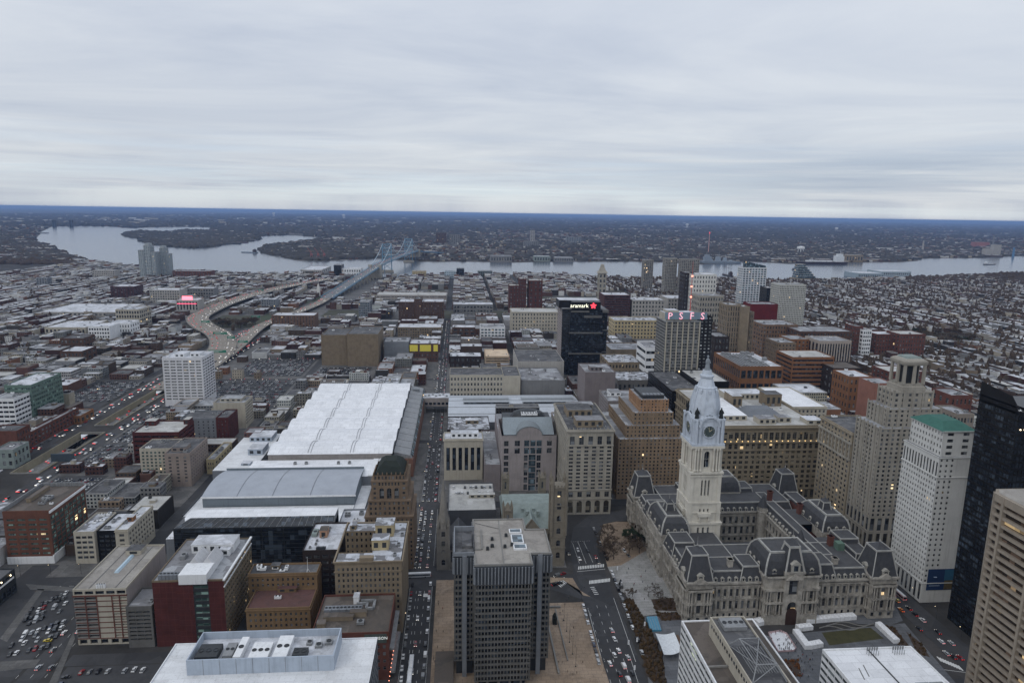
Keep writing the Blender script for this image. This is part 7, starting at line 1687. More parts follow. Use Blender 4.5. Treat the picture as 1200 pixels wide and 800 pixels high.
# ------------------------------------------------------------------ along the river
def ship(label, cat, px, py, L, W_, hull, sup, heading=0.0, bulk=True):
 x, y = gp(px, py, 0.6); t_ = thing('ship', label, cat, (x, y, 0.6)); t_.rotation_euler = (0,0, heading)
 b = MB(); n = [(-L/2,-W_/2), (L*0.36,-W_/2), (L/2,0), (L*0.36, W_/2), (-L/2, W_/2)]; m_ = [(p[0]*0.97, p[1]*0.92) for p in n]
 b.hexa([(p[0]*0.95, p[1]*0.85,-0.5) for p in n], [(p[0], p[1], L*0.045) for p in n]); obj('hull', b, hull, t_)
 b = MB(); b.box(-L*0.42,-W_*0.4, L*.045,-L*0.26, W_*0.4, L*0.15); b.box(-L*0.40,-W_*0.3, L*.15,-L*0.30, W_*0.3, L*0.19); b.tube((-L*.36,0, L*.19), (-L*.36,0, L*.26), 0.6,6)
 if bulk:
  for k in range(4): b.box(-L*.2+k*L*.13,-W_*.35, L*.045,-L*.2+k*L*.13+L*.1, W_*.35, L*.07)
 obj('superstructure', b, sup, t_); return t_
DHULL = plain('hull_dark', (0.035,0.02,0.02), 0.5); GHULL = plain('hull_grey', (0.22,0.26,0.31), 0.5); WHSUP = plain('ship_white', (0.6,0.62,0.64), 0.5)
ship('small dark tanker with pale bridge sailing alone on the open river', 'ship', 1160,310,85,16, DHULL, WHSUP, R(8))
t_ = ship('long dark cargo ship moored at the far quay under a pale blue crane', 'ship', 962,309.5,300,34, DHULL, WHSUP, R(182))
t_ = ship('grey battleship moored by the far shore', 'warship', 845,308.5,240,32, GHULL, GHULL, R(5), False)
b = MB()
for (x, w_, h_) in ((-60,24,22), (-20,30,36), (20,22,30), (55,18,18)): b.frus(x-w_/2,-9, x+w_/2,9,10,4,3, h_)
b.tube((-15,0,30), (-15,0,58), 1.0,5); b.tube((22,0,28), (22,0,46), 0.8,5); obj('gun_deck', b, GHULL, t_)
ship('dark tug boat near the stepped glass waterfront hotel', 'tug boat', 933,316,42,12, DHULL, DHULL, R(0), False)
ship('low grey barge lying off the tip of the wooded island', 'barge', 292,296,110,20, GHULL, DHULL, R(160), False)
t_ = ship('tall ship with four bare masts by the near bank', 'tall ship', 852,323,110,14, DHULL, DHULL, R(90), False)
for k in range(4): b = MB(); b.tube((-38+k*25,0,5), (-38+k*25,0,56), 0.7,5,0,0.3); b.bar((-38+k*25,-9,34), (-38+k*25,9,34), 0.6,0.6); obj('mast', b, DHULL, t_)
far('pier_shed', 'long pale blue pier shed jutting into the river, first of two', 'pier shed', 1006,1036,320.5,326,110, stained('pier_blue', (0.36,0.44,0.50), 0.1), 14,1,0, 'the pier sheds', roofm=R_WHITE, hf=0.5)
far('pier_shed', 'long pale blue pier shed jutting into the river, second and closer to the open water', 'pier shed', 1033,1068,318.5,323.5,110, stained('pier_blue2', (0.40,0.47,0.52), 0.1), 14,1,0, None, roofm=R_WHITE, hf=0.5)
x0, z = at_y(934,324,2640); t_ = building('hotel', 'stepped glass ziggurat hotel on a brown base at the river edge', 'hotel', x0,2640, x0+85,2690, 'the glass ziggurat hotel')
b = MB(); b.box(x0-6,2636,0, x0+90,2692,12); obj('base', b, TAN, t_)
b = MB()
for k in range(6): b.box(x0+4+k*1.5,2642+k*3,12+k*9, x0+78-k*7.5,2688,21+k*9)
obj('stepped_tower', b, GLASSB, t_); b = MB()
for k in range(6): b.box(x0+3.5+k*1.5,2641.4+k*3,20.2+k*9, x0+78.6-k*7.5,2688.4,21.2+k*9)
obj('terrace', b, PALEB, t_)
far('casino', 'dark boxy riverside casino with white lower hall', 'casino', 391,400,311,324,60, BLACKP, 6,8,3, None, gl=GLASSD); far('casino', 'white and grey riverside hall beside the dark casino', 'casino', 400,423,315,324,60, WHITEP, 8,2,0, None, roofm=R_WHITE)
far('pier_shed', 'white pier shed on stilts left of nothing but water near the casino', 'pier shed', 352,377,316.5,321.5,200, PALEB, 10,1,5, None, roofm=R_WHITE)
far('office_tower', 'small dark glass tower on the near river bank', 'office tower', 535,544,315,326,30, BLACKP, 4,10,3, None, gl=GLASSD); far('office_block', 'pale blue glazed block beside the small dark tower', 'office building', 521,534,318,326,30, stained('pale_blue', (0.42,0.5,0.56), 0.1), 6,3,0, None, gl=GLASSB)
far('hotel', 'broad tan riverside block with green gabled roof', 'hotel', 483,499,318,326,40, PENTC, 8,4,3, None); far('loft_building', 'long dark red riverside loft beside the two silver towers', 'loft building', 202,246,318,326,50, REDB2,14,4,0, None)
far('apartment_block', 'pale apartment row stepping down near the two silver towers', 'apartment building', 108,134,317,327,40, PALEB, 12,4,0, None)
far('office_tower', 'small dark tower with pale side among the low houses', 'office tower', 42,55,326,336,25, GREYP, 4,6,3, None, gl=GLASSD)
far('pier_shed', 'green framed hall on the near bank beside a white dome', 'hall', 560,577,318,324,40, stained('hall_green', (0.16,0.2,0.2), 0.1), 6,2,0, None)
# far shore landmarks
far('apartment_tower', 'brown slab tower beyond the far end of the bridge', 'apartment tower', 511,523,273,286,40, BROWNB, 5,10,3, 'the brown far shore slab'); far('apartment_tower', 'grey-brown slab tower next to the brown far shore slab', 'apartment tower', 526,539,275,286,40, GREYC, 5,10,3, None)
far('office_tower', 'slim pale clock tower standing above the far town', 'tower', 622,627,270,284,30, PALEB, 2,8,2, None); far('office_block', 'pale office block at the foot of the far clock tower', 'office building', 614,632,283,289,60, GREYC, 8,4,0, None)
far('office_block', 'pale blue glass block on the far shore', 'office building', 664,681,278,286,50, GREYP, 6,5,0, None, gl=GLASSB); far('warehouse', 'blue-white aquarium hall at the far water edge', 'hall', 626,645,300.5,306.5,60, PALEGREEN, 6,1,0, None, roofm=R_WHITE)
far('warehouse', 'long grey shed at the far water edge beside the aquarium hall', 'warehouse', 650,672,302,307,60, GREYC, 8,1,0, None, roofm=R_WHITE); far('warehouse', 'wide flat pale terminal on the far shore below the bridge', 'warehouse', 575,600,300,307,80, GREYC, 8,1,0, None, roofm=R_GREY)
far('factory', 'pale domed shed by a sand heap on the far quay', 'warehouse', 992,1012,299,307,60, TAN, 6,1,0, None, roofm=R_PALE); far('factory', 'tall pale silo block on the far quay near the pink storage sheds', 'silo', 1166,1174,287,300,40, PALEB, 0,0,0, 'the far silo block'); far('factory', 'low pale block beside the far silo block', 'factory', 1156,1166,292,300,40, PALEB, 0,0,0, None)
far('factory', 'low pink-red storage shed on the far shore', 'factory', 1145,1160,284,290,80, stained('pink_shed', (0.42,0.18,0.16), 0.1), 0,0,0, None)
def stack(label, px, top, base, r_, m, cat='chimney', name='smokestack', band=None):
 x, y = gp(px, base); _, z = at_y(px, top, y); t_ = thing(name, label, cat, (x, y, 0)); b = MB(); b.lathe(0,0, [(r_, 0), (r_*0.7, z)], 10); obj('shaft', b, m, t_)
 b = MB(); b.lathe(0,0, [(r_*0.75, z*0.93), (r_*0.78, z*0.99), (r_*0.72, z*1.0)], 10); obj('rim', b, band or m, t_); return t_
stack('slim grey smokestack behind the pink storage shed', 1163,276,290,7, GREYC); stack('pale smokestack on the far shore upstream of the silo block', 1081,282,294,8, PALEB); stack('pale blue crane tower beside the far silo block', 1187,290,301,8, STEELBLUE, 'crane', 'crane')
t_ = stack('red and white banded lattice mast on the far shore', 830,272,297,3, plain('mast_pale', (0.5,0.3,0.28)), 'mast', 'radio_mast', REDG)
def watertank(label, px, top, base, R_, m):
 x, y = gp(px, base); _, z = at_y(px, top, y); t_ = thing('water_tower', label, 'water tower', (x, y, 0)); b = MB(); b.lathe(0,0, [(R_*0.5, z*0.55), (R_, z*0.66), (R_, z*0.92), (R_*0.3, z)], 12); obj('tank', b, m, t_)
 b = MB()
 for k in range(6): b.tube((R_*.8*math.cos(k*1.047), R_*.8*math.sin(k*1.047), 0), (R_*.7*math.cos(k*1.047), R_*.7*math.sin(k*1.047), z*0.66), R_*0.08,5)
 b.tube((0,0,0), (0,0, z*0.6), R_*0.15,6); obj('frame', b, m, t_)
watertank('big white water tank above the far quay', 938,288.5,297,26, WHITEP); watertank('white water tower far out in the woods beyond the wooded island', 321,249,254,45, WHITEP); watertank('tiny white water tower on the far horizon beyond the battleship', 805,262,267,30, WHITEP); watertank('white water tower in the far woods above the bridge', 403,251,256,45, WHITEP); watertank('white water tower far out beyond the long cargo ship', 980,266.5,271,32, WHITEP)
for (px, lab) in ((365, 'red harbour crane with raised boom on the wooded point, outer one'), (373, 'red harbour crane with raised boom on the wooded point, middle one'), (380, 'red harbour crane with raised boom on the wooded point, closest to the bridge')):
 x, y = gp(px, 303); t_ = thing('harbour_crane', lab, 'crane', (x, y, 0)); RC = bpy.data.materials.get('crane_red') or plain('crane_red', (0.26,0.07,0.065), 0.5)
 b = MB()
 for sx in (-1,1):
  for sy in (-1,1): b.bar((sx*14, sy*9,0), (sx*5, sy*4,30), 2.2,2.2)
 b.box(-9,-6,30,9,6,42); obj('gantry', b, RC, t_); b = MB(); b.bar((0,0,40), (-30,-6,92), 2.5,3); b.bar((6,0,42), (-6,0,66), 2,2); b.bar((-6,0,66), (-30,-6,92), 1,1); obj('boom', b, RC, t_); t_.scale = (0.62,0.62,0.62)
for k, (px, py) in enumerate(((64,258), (84,258))):
 x, y = gp(px, 266); _, z = at_y(px, py, y); t_ = thing('bridge_tower', f"{'nearer' if k else 'further'} dark lift tower of the distant river bridge", 'bridge tower', (x, y, 0)); b = MB(); b.box(-16,-16,0,-6,16, z); b.box(6,-16,0,16,16, z); obj('leg', b, METALD, t_); b = MB(); b.box(-17,-17, z*0.8,17,17, z*1.02); obj('cross_head', b, METALD, t_)
x, y = gp(40,266); b = MB(); x2, y2 = gp(140,265); b.bar((x, y, 30), (x2, y2,30), 14,8); tag(obj('distant_bridge', b, METALD), 'low dark distant bridge crossing the upper river', 'bridge')
# ------------------------------------------------------------------ the rest of the city, lot by lot
q = random.Random(2024)
PARKS = [(-330,1630,-236,1758), (-140,1628,60,1758), (470,1640,600,1765), (60,1640,200,1758), (250,1930,420,2070), (700,2260,800,2400), (460,2090,550,2240), (680,1470,790,1600), (1000,1300,1110,1440), (560,1480,660,1600), (-100,2090,-45,2240), (-560,1480,-420,1660)]
LOTS = [(-376,560,-330,640), (-376,660,-345,728), (-378,800,-352,862), (-376,735,-335,790), (-300,320,-238,430), (-215,300,-132,355), (-345,1040,-240,1158), (-222,1040,-140,1100), (-300,440,-280 - 2,470), (-376,870,-340,940), (-520,900,-455,1010), (-352,880,-240,1008), (-232,450,-214,510)]
CITYSQ = (86,300,304,560)
def hits(x0, y0, x1, y1, R_, m=1.0): return any(x0 < r[2]+m and x1 > r[0]-m and y0 < r[3]+m and y1 > r[1]-m for r in R_)
GRIDH = {}
for r in HERO:
 for gx in range(int(r[0]//50)-1, int(r[2]//50)+2):
  for gy in range(int(r[1]//50)-1, int(r[3]//50)+2): GRIDH.setdefault((gx, gy), []).append(r)
def free(x0, y0, x1, y1, m=1.0):
 xm, ym = (x0+x1)/2,(y0+y1)/2
 for gx in range(int(x0//50), int(x1//50)+1):
  for gy in range(int(y0//50), int(y1//50)+1):
   if hits(x0, y0, x1, y1, GRIDH.get((gx, gy), ()), m): return False
 if hits(x0, y0, x1, y1, PARKS) or hits(x0, y0, x1, y1, LOTS) or hits(x0, y0, x1, y1,(CITYSQ, (-40,300,90,450), (-449,300,-380,1160), (-44,500,-8,1100), (-222,290,-78,369), (-290,430,-222,470), (-14,449,90,588), (303,380,312,560), (300,300,350,470), (-92,1166,-34,1206), (160,990,236,1040))): return False
 if -660 < xm < -330 and ym > 940 and any(abs(xm-a)+abs(ym-c) < 46 for a, c in HWYZ): return False
 return near_bank(xm) > y1+15
WALLC = [('dull red brick', (0.15,0.078,0.062)), ('dark red brick', (0.095,0.042,0.035)), ('brown brick', (0.12,0.08,0.06)), ('tan brick', (0.32,0.25,0.18)), ('cream painted', (0.47,0.42,0.34)), ('grey rendered', (0.28,0.28,0.28)), ('white painted', (0.58,0.58,0.57)), ('dark sooty', (0.06,0.055,0.052)), ('orange-brown brick', (0.27,0.13,0.075)), ('pale stone', (0.42,0.39,0.34))]
WALLW = [13,11,14,9,8,12,10,12,4,7]
ROOFC = [('white', R_WHITE), ('pale grey', R_PALE), ('grey', R_GREY), ('black tar', R_TAR), ('patchy snow-white', R_PATCH), ('brown', R_BROWN)]
ROOFW = {'row_house': [22,9,26,26,10,7], 'l': [13,8,24,32,9,14], 'x': [20,9,22,25,15,9]}
lots = []
for x0, y0, x1, y1 in blocks():
 if y1 < 320 or not seen_rect(x0, y0, x1, y1,20,60): continue
 xm, ym = (x0+x1)/2,(y0+y1)/2
 W_, D_ = x1-x0, y1-y0
 d = math.hypot(xm, ym)
 row = xm > 470 or (xm > 600 and ym > 1500) or (xm < -900) or (q.random() < 0.35 and xm < -470 and ym > 1300)
 core = -130 < xm < 470 and ym < 1700
 if row and not (xm > 470 and ym < 760 and xm < 540):
  x = x0+1.2; side = 0
  while x+10 < x1:     # terraces: two rows back to back over their yards, then a narrow street
   dp = q.uniform(9.5,12.5); y = y0+1; rh = q.uniform(7.5,10.5); run = 0
   while y+5 < y1:
    if run <= 0: run = q.randint(4,14); wi_ = q.choices(range(10), WALLW)[0]; ri_ = q.choices(range(6), ROOFW['row_house'])[0]; fr_ = q.uniform(4.8,6.2); rr_ = rh+q.uniform(-0.7,0.9)
    run -= 1; big = q.random() < 0.025; f2 = q.uniform(12,26) if big else fr_
    if f2 > y1-y: break
    if q.random() < 0.95: lots.append((x, y, min(x+dp+(q.uniform(0,2.5) if q.random() < .4 else 0), x1), y+f2-0.05, q.uniform(10,17) if big else rr_+q.uniform(-.15, .15), 'row_house', wi_, ri_ if q.random() < .7 else q.choices(range(6), ROOFW['row_house'])[0]))
    y += f2
   side ^= 1; x += dp+(q.uniform(4,6) if side else q.uniform(7,9))
 else:
  x = x0
  while x < x1-6:
   w_ = q.uniform(18,42) if core else (q.uniform(12,24) if -340 < xm < 600 and ym > 1750 else q.uniform(12,34))
   if x+w_ > x1-8: w_ = x1-x
   y = y0
   while y < y1-5:
    l_ = q.uniform(18,50) if core else (q.uniform(8,20) if ym > 1750 and xm > -340 else q.uniform(10,36))
    if y+l_ > y1-6: l_ = y1-y
    h = (q.choice((12,15,18,22,26,32,40) if y0 < 850 else (8,10,12,14,16,20)) if core else (q.choice((9,11,13,15,17)) if ym > 1700 else q.choice((7,9,10,12,14,18))))*q.uniform(0.9,1.1)
    if xm < -400: h *= 0.8
    if w_*l_ > 900 and not core: h *= 0.7
    if q.random() < (0.96 if core else 0.84): lots.append((x+0.4, y+0.3, x+w_-0.4, y+l_-0.3, h, 'warehouse' if (xm < -420 and w_*l_ > 450) else ('brick_building' if (ym > 1000 or xm < -330) else 'commercial_building')))
    y += l_
   x += w_
lots = [l for l in lots if free(*l[:4]) and seen_rect(l[0], l[1], l[2], l[3], l[4], 10)]
# a few that run into hand-placed neighbours leave gaps; small infill boxes close them
extra = []
for x0, y0, x1, y1 in blocks():
 if y1 < 420 or not seen_rect(x0, y0, x1, y1) : continue
 for k in range(int((x1-x0)*(y1-y0)/230) if (y0 < 1400 and -700 < x0 < 700) else 0):
  w_, l_ = q.uniform(8,17), q.uniform(9,20); x, y = q.uniform(x0+.5, max(x0+1, x1-w_)), q.uniform(y0+.5, max(y0+1, y1-l_))
  if x+w_ > x1 or y+l_ > y1: continue
  L_ = (x, y, x+w_, y+l_, q.uniform(7,17), 'brick_building')
  if free(*L_[:4]) : extra.append(L_)
GR2 = {}
def put2(l):
 for gx in range(int(l[0]//40), int(l[2]//40)+1):
  for gy in range(int(l[1]//40), int(l[3]//40)+1): GR2.setdefault((gx, gy), []).append(l)
for l in lots: put2(l)
for l in extra:
 ok = True
 for gx in range(int(l[0]//40), int(l[2]//40)+1):
  for gy in range(int(l[1]//40), int(l[3]//40)+1):
   if hits(*l[:4], GR2.get((gx, gy), ()), 0.6): ok = False
 if ok: put2(l); lots.append(l)
def show(l):
 p = seen((l[0]+l[2])/2, l[1], l[4]); return (l[2]-l[0])*(l[4]+(l[3]-l[1])*0.35)/p[2]**2 if (-15 < p[0] < 1215 and p[1] < 815) else 0
lots.sort(key=lambda l: -show(l))
CAP = {'row_house': 300, 'warehouse': 170, 'brick_building': 300, 'commercial_building': 220}
WORDS = ['', 'one', 'two', 'three', 'four', 'five', 'six', 'seven', 'eight', 'nine', 'ten', 'eleven', 'twelve', 'thirteen', 'fourteen']
ORD = ['nearest', 'second', 'third', 'fourth', 'fifth', 'sixth', 'seventh', 'eighth', 'ninth', 'tenth', 'eleventh', 'twelfth', 'thirteenth', 'fourteenth', 'fifteenth', 'sixteenth', 'seventeenth', 'eighteenth', 'nineteenth', 'twentieth']
def ordn(k):
 if k < 20: return ORD[k]
 n = k+1; tens = {2: 'twenty', 3: 'thirty', 4: 'forty', 5: 'fifty', 6: 'sixty', 7: 'seventy', 8: 'eighty', 9: 'ninety'}.get(n//10)
 if not tens: return 'far off'
 return tens+'-'+['th', 'first', 'second', 'third', 'fourth', 'fifth', 'sixth', 'seventh', 'eighth', 'ninth'][n % 10] if n % 10 else {20: 'twentieth', 30: 'thirtieth', 40: 'fortieth', 50: 'fiftieth', 60: 'sixtieth', 70: 'seventieth', 80: 'eightieth', 90: 'ninetieth'}[n]
RELC = {}
def relate(x, y, counted):
 best = min(LAND, key=lambda t: math.hypot(t[1]-x, t[2]-y)*(1.0 if t[2] < y+60 else 1.25)); dx, dy = x-best[1], y-best[2]
 rel = 'behind' if dy > abs(dx) else ('in front of' if -dy > abs(dx) else ('south of' if dx > 0 else 'north of'))
 rel = {'south of': 'beside', 'north of': 'beside', 'in front of': 'before'}.get(rel, rel)
 k = RELC.setdefault((counted, best[0], rel), 0); RELC[counted, best[0], rel] += 1
 return f"{ordn(k)} {rel} {best[0]}"
def gen(l):
 x0, y0, x1, y1, h, kd = l[:6]
 wc = q.choices(WALLC, WALLW)[0]; rc = q.choices(ROOFC, ROOFW['l'] if x0 < -250 else ROOFW.get(kd, ROOFW['x']))[0]
 if len(l) > 6: wc, rc = WALLC[l[6]], ROOFC[l[7]]
 st = max(1, int(round(h/3.5))); p = seen((x0+x1)/2, y0, h); px = FPX/p[2]
 t_ = thing(kd, '', {'row_house': 'house', 'warehouse': 'warehouse', 'brick_building': 'building', 'commercial_building': 'building'}[kd], ((x0+x1)/2,(y0+y1)/2,0)); BASE[t_.name] = Vector(t_.location)
 right = x0 > 0
 near = px*1.5 > 2.2
 cols = max(1, int((x1-x0)/q.uniform(2.4,3.4))); sc = max(1, int((y1-y0)/q.uniform(2.4,3.6)))
 blank = q.random() < 0.3 and kd != 'row_house'
 if near:
  F = Facade(); k = dict(wf=q.uniform(0.38,0.6), hf=q.uniform(0.45,0.6))
  F.box(x0, y0, x1, y1,0, h, W=None if blank else dict(cols=cols, rows=st), Nf=dict(cols=sc, rows=st) if right and not blank else None, Sf=dict(cols=sc, rows=st) if not right and not blank else None, top=0.6, bot=0.4, mar=0.4, style=q.choice((0,1,2)), dep=0.2, **k)
  wo = F.done(t_, [WALLT], q.choice((GLASS, GLASSD, GLASS)), q.choice((FRAME, FRAMEW)), 40, minpx=1.9)
 else:
  b = MB(); b.box(x0, y0,0, x1, y1, h); wf, hf = q.uniform(0.2,0.3), q.uniform(0.22,0.3)
  for r in range(0 if blank else st):
   z = (r+0.55)*h/st
   for c in range(cols):
    x = x0+(c+0.5)*(x1-x0)/cols; a = (x1-x0)/cols*wf; b.quad((x-a, y0-0.05, z-h/st*hf), (x+a, y0-0.05, z-h/st*hf), (x+a, y0-0.05, z+h/st*hf), (x-a, y0-0.05, z+h/st*hf), 1)
   X = x0-0.05 if right else x1+0.05
   for c in range(sc):
    y = y0+(c+0.5)*(y1-y0)/sc; a = (y1-y0)/sc*wf; pts = [(X, y-a, z-h/st*hf), (X, y+a, z-h/st*hf), (X, y+a, z+h/st*hf), (X, y-a, z+h/st*hf)]; b.quad(*(pts[::-1] if right else pts), 1)
  wo = obj('wall', b, [WALLT, GLASSD], t_)
 vf = q.uniform(0.75,1.2); cc = tuple(min(1, c*vf*q.uniform(0.97,1.03)) for c in wc[1]); wo.color = (*cc, 1)
 b = MB(); e = 0.35 if kd != 'row_house' else 0.2; ph_ = q.uniform(0.4,1.0); i = 0.03
 b.quad((x0+e, y0+e, h+.02), (x1-e, y0+e, h+.02), (x1-e, y1-e, h+.02), (x0+e, y1-e, h+.02), 0)
 for a in ((x0-i, y0-i, x1+i, y0+e), (x0-i, y1-e, x1+i, y1+i), (x0-i, y0+e, x0+e, y1-e), (x1-e, y0+e, x1+i, y1-e)): b.box(a[0], a[1], h-0.25, a[2], a[3], h+ph_, 1)
 ro = obj('roof', b, [rc[1], WALLT], t_); ro.color = (*(tuple(min(1, c*1.25+0.03) for c in cc)), 1) if q.random() < 0.6 else (0.5,0.5,0.5,1)
 n = 0 if kd == 'row_house' else q.choice((0,1,2,3,4)) if px > 0.35 else 0
 for k in range(n):
  if q.random() < 0.35 and x1-x0 > 9 and y1-y0 > 9:
   a, c = q.uniform(x0+1, x1-6), q.uniform(y0+1, y1-6); penthouse(t_, a, c, a+q.uniform(2.5,5), c+q.uniform(2.5,5), h, h+q.uniform(2,4), q.choice((TANB, REDB2, GREYC, CREAM, DARKB)), rc[1], louvre=False)
  elif x1-x0 > 6 and y1-y0 > 6: ac_unit(t_, q.uniform(x0+.8, x1-4.5), q.uniform(y0+.8, y1-4), h, q.uniform(1.2,3.5), q.uniform(1.2,3), q.uniform(0.8,2), q.choice((METAL, WHITEP, METALD)))
 if kd == 'row_house' and px > 0.7: 
  b = MB(); b.box(x1-1.2, y0+0.4, h-0.2, x1-0.5, y0+1.2, h+1.6); obj('chimney', b, REDB2, t_)
 nm = {'row_house': 'row house', 'warehouse': 'warehouse', 'brick_building': 'building', 'commercial_building': 'block'}[kd]
 st_ = WORDS[min(st, 14)]
 t_['label'] = f"{st_}-storey {wc[0]} {nm}, {rc[0]} roof, {relate((x0+x1)/2,(y0+y1)/2, 'low '+nm)}"
 t_['group'] = {'row_house': 'row houses of the low quarters', 'warehouse': 'warehouses of the northern quarter', 'brick_building': 'low buildings filling the city blocks', 'commercial_building': 'mid-rise blocks of the centre'}[kd]
cnt = {}; rest = []
for l in lots:
 k = l[5]
 if show(l) > 0 and cnt.get(k, 0) < CAP[k]: cnt[k] = cnt.get(k, 0)+1; gen(l)
 else: rest.append(l)
# everything smaller in the picture than those: one mass
wm = []
for nm, c in WALLC: wm.append(stained('mass_'+nm.replace(' ', '_'), c, 0.2,0.05, streak=False))
rm = [r for _, r in ROOFC]; b = MB()
for l in rest:
 wi = q.choices(range(10), WALLW)[0]; ri = 10+q.choices(range(6), ROOFW['l'] if l[0] < -250 else ROOFW.get(l[5], ROOFW['x']))[0]
 if len(l) > 6: wi, ri = l[6], 10+l[7]
 b.box(l[0], l[1], 0, l[2], l[3], l[4], wi, ri)
 if l[5] != 'row_house' and q.random() < 0.5 and l[2]-l[0] > 7 and l[3]-l[1] > 7:
  a, c = q.uniform(l[0]+1, l[2]-5), q.uniform(l[1]+1, l[3]-5); b.box(a, c, l[4], a+q.uniform(1.5,4), c+q.uniform(1.5,4), l[4]+q.uniform(1,3), q.randrange(10), ri)
 p = seen(l[0], l[1], l[4])
 if p[2] < 2000 and l[5] != 'row_house':
  st = max(1, int(l[4]/3.6)); 
  for r in range(st):
   z = (r+0.35)*l[4]/st; n = max(1, int((l[2]-l[0])/3.2))
   for k in range(n):
    x = l[0]+(k+0.5)*(l[2]-l[0])/n; b.quad((x-.7, l[1]-.06, z), (x+.7, l[1]-.06, z), (x+.7, l[1]-.06, z+1.6), (x-.7, l[1]-.06, z+1.6), 16)
kind(obj('distant_buildings', b, wm+rm+[GLASSD]), 'stuff')
print('LOTS', len(lots), cnt, len(rest))
# the far shore: town, sheds, then woods to the horizon
b = MB(); FARP = [gp(x, y) for x, y in FAR]
wallm_ = [stained('far_'+nm.replace(' ', '_'), c, 0.15,0.02, streak=False) for nm, c in WALLC]
def far_bank(x):
 ys_ = []
 for i in range(len(FAR)-1):
  a, c = FARP[i], FARP[i+1]
  if min(a[0], c[0]) <= x <= max(a[0], c[0]) and abs(a[0]-c[0]) > 1: ys_.append(a[1]+(c[1]-a[1])*(x-a[0])/(c[0]-a[0]))
 return min(ys_) if ys_ else 4700
n = 0
def onland(x, y): return not inpoly(x, y, RIV) or inpoly(x, y, ISLAND)
while n < 12000:
 py = 262+46*q.random()**0.8; px = q.uniform(-20,1220); x, y = gp(px, py)
 if y < 3000 or not onland(x, y) or not onland(x+30, y+30) or not onland(x, y-60): n += 0.02; continue
 dens = 0.5+0.5*math.sin(x*0.0009+1.3)*math.cos(y*0.0007) 
 if q.random() > dens+0.25: n += 0.02; continue
 big = q.random() < 0.06; s_ = (y/4200)
 w_ = q.uniform(30,110)*s_ if big else q.uniform(8,20)*s_; d_ = q.uniform(20,60) if big else q.uniform(8,16); h = q.uniform(7,14) if big else q.uniform(6,11)*min(s_, 1.6)
 x, y = round(x/14)*14+q.uniform(-2,2), round(y/24)*24
 b.box(x, y, 0, x+w_, y+d_, h, q.choices(range(10), [12,12,14,8,5,18,6,14,4,8])[0], 10+q.choices(range(6), [5,8,30,30,4,22] if not big else [24,20,26,12,8,10])[0]); n += 1
for k in range(500):
 py = q.uniform(250.5,262); px = q.uniform(-20,1220); x, y = gp(px, py)
 if y < 3000 or not onland(x, y): continue
 b.box(x, y, 0, x+q.uniform(40,220), y+60, q.uniform(10,30), q.choice((4,6,5)), 10)
kind(obj('far_town', b, wallm_+rm), 'stuff')
def clumps(name, pts, m):
 "many low tree clumps in one mesh: pts (x, y, width, height)"
 ico = [(0,0,1), (0.89,0,0.45), (0.28,0.85,0.45), (-0.72,0.53,0.45), (-0.72,-0.53,0.45), (0.28,-0.85,0.45), (0.95,0.3,-0.2), (0,1,-0.2), (-0.95,0.3,-0.2), (-0.6,-0.8,-0.2), (0.6,-0.8,-0.2)]
 fc = [(0,1,2), (0,2,3), (0,3,4), (0,4,5), (0,5,1), (1,6,2), (2,6,7), (2,7,3), (3,7,8), (3,8,4), (4,8,9), (4,9,5), (5,9,10), (5,10,1), (1,10,6)]
 A = np.array(ico); Fc = np.array(fc); P = np.array(pts); n = len(P); rs = np.random.RandomState(5)
 ang = rs.rand(n)*6.28; jit = 1+0.35*(rs.rand(n, len(A), 3)-0.5)
 V = A[None]*jit; c, s_ = np.cos(ang), np.sin(ang); X = V[..., 0]*c[:, None]-V[..., 1]*s_[:, None]; Y = V[..., 0]*s_[:, None]+V[..., 1]*c[:, None]
 V = np.stack([X*P[:, 2:3]+P[:, 0:1], Y*P[:, 2:3]+P[:, 1:2], np.maximum(V[..., 2]+0.25,0)*P[:, 3:4]], -1).reshape(-1,3)
 I = (Fc[None]+(np.arange(n)*len(A))[:, None, None]).reshape(-1,3)
 me = bpy.data.meshes.new(name); me.vertices.add(len(V)); me.vertices.foreach_set('co', V.ravel()); me.loops.add(I.size); me.loops.foreach_set('vertex_index', I.ravel().astype(np.int32))
 me.polygons.add(len(I)); me.polygons.foreach_set('loop_start', np.arange(0, I.size, 3, dtype=np.int32)); me.update(calc_edges=True); me.materials.append(m)
 return kind(link(name, me), 'stuff')
def treemat(name, a, c, sc):
 m, t, bb = mat(name); n_ = noise(t, objvec(t), sc, 5,0.7)
 t.links.new(ramp(t, n_, [(0.3, a), (0.7, c)]), bb.inputs['Base Color']); bb.inputs['Roughness'].default_value = 1; bb.inputs['Specular IOR Level'].default_value = 0.05; return m
pts = []
while len(pts) < 15000:
 py = 251+55*q.random()**1.6; px = q.uniform(-25,1225); x, y = gp(px, py)
 if y < 3300 or not onland(x, y) or not onland(x, y-50) or not onland(x, y+40): pts.append((0,-5000,1,1)) if q.random() < 0.01 else None; continue
 isl = inpoly(x, y, ISLAND)
 if not isl and 0.5+0.5*math.sin(x*0.0011+y*0.0004)*math.cos(y*0.0009-1) < q.random()*0.8: continue
 s_ = max(1, y/5000); pts.append((x, y, q.uniform(12,34)*s_, q.uniform(8,15)*min(s_, 2)))
for k in range(1500):
 px, py = q.uniform(140,306), q.uniform(270,291); x, y = gp(px, py)
 if inpoly(x, y, ISLAND): pts.append((x, y, q.uniform(14,40), q.uniform(10,17)))
for k in range(700):
 px, py = q.uniform(300,440), q.uniform(284,303); x, y = gp(px, py)
 if onland(x, y) and onland(x, y-40): pts.append((x, y, q.uniform(14,36), q.uniform(9,16)))
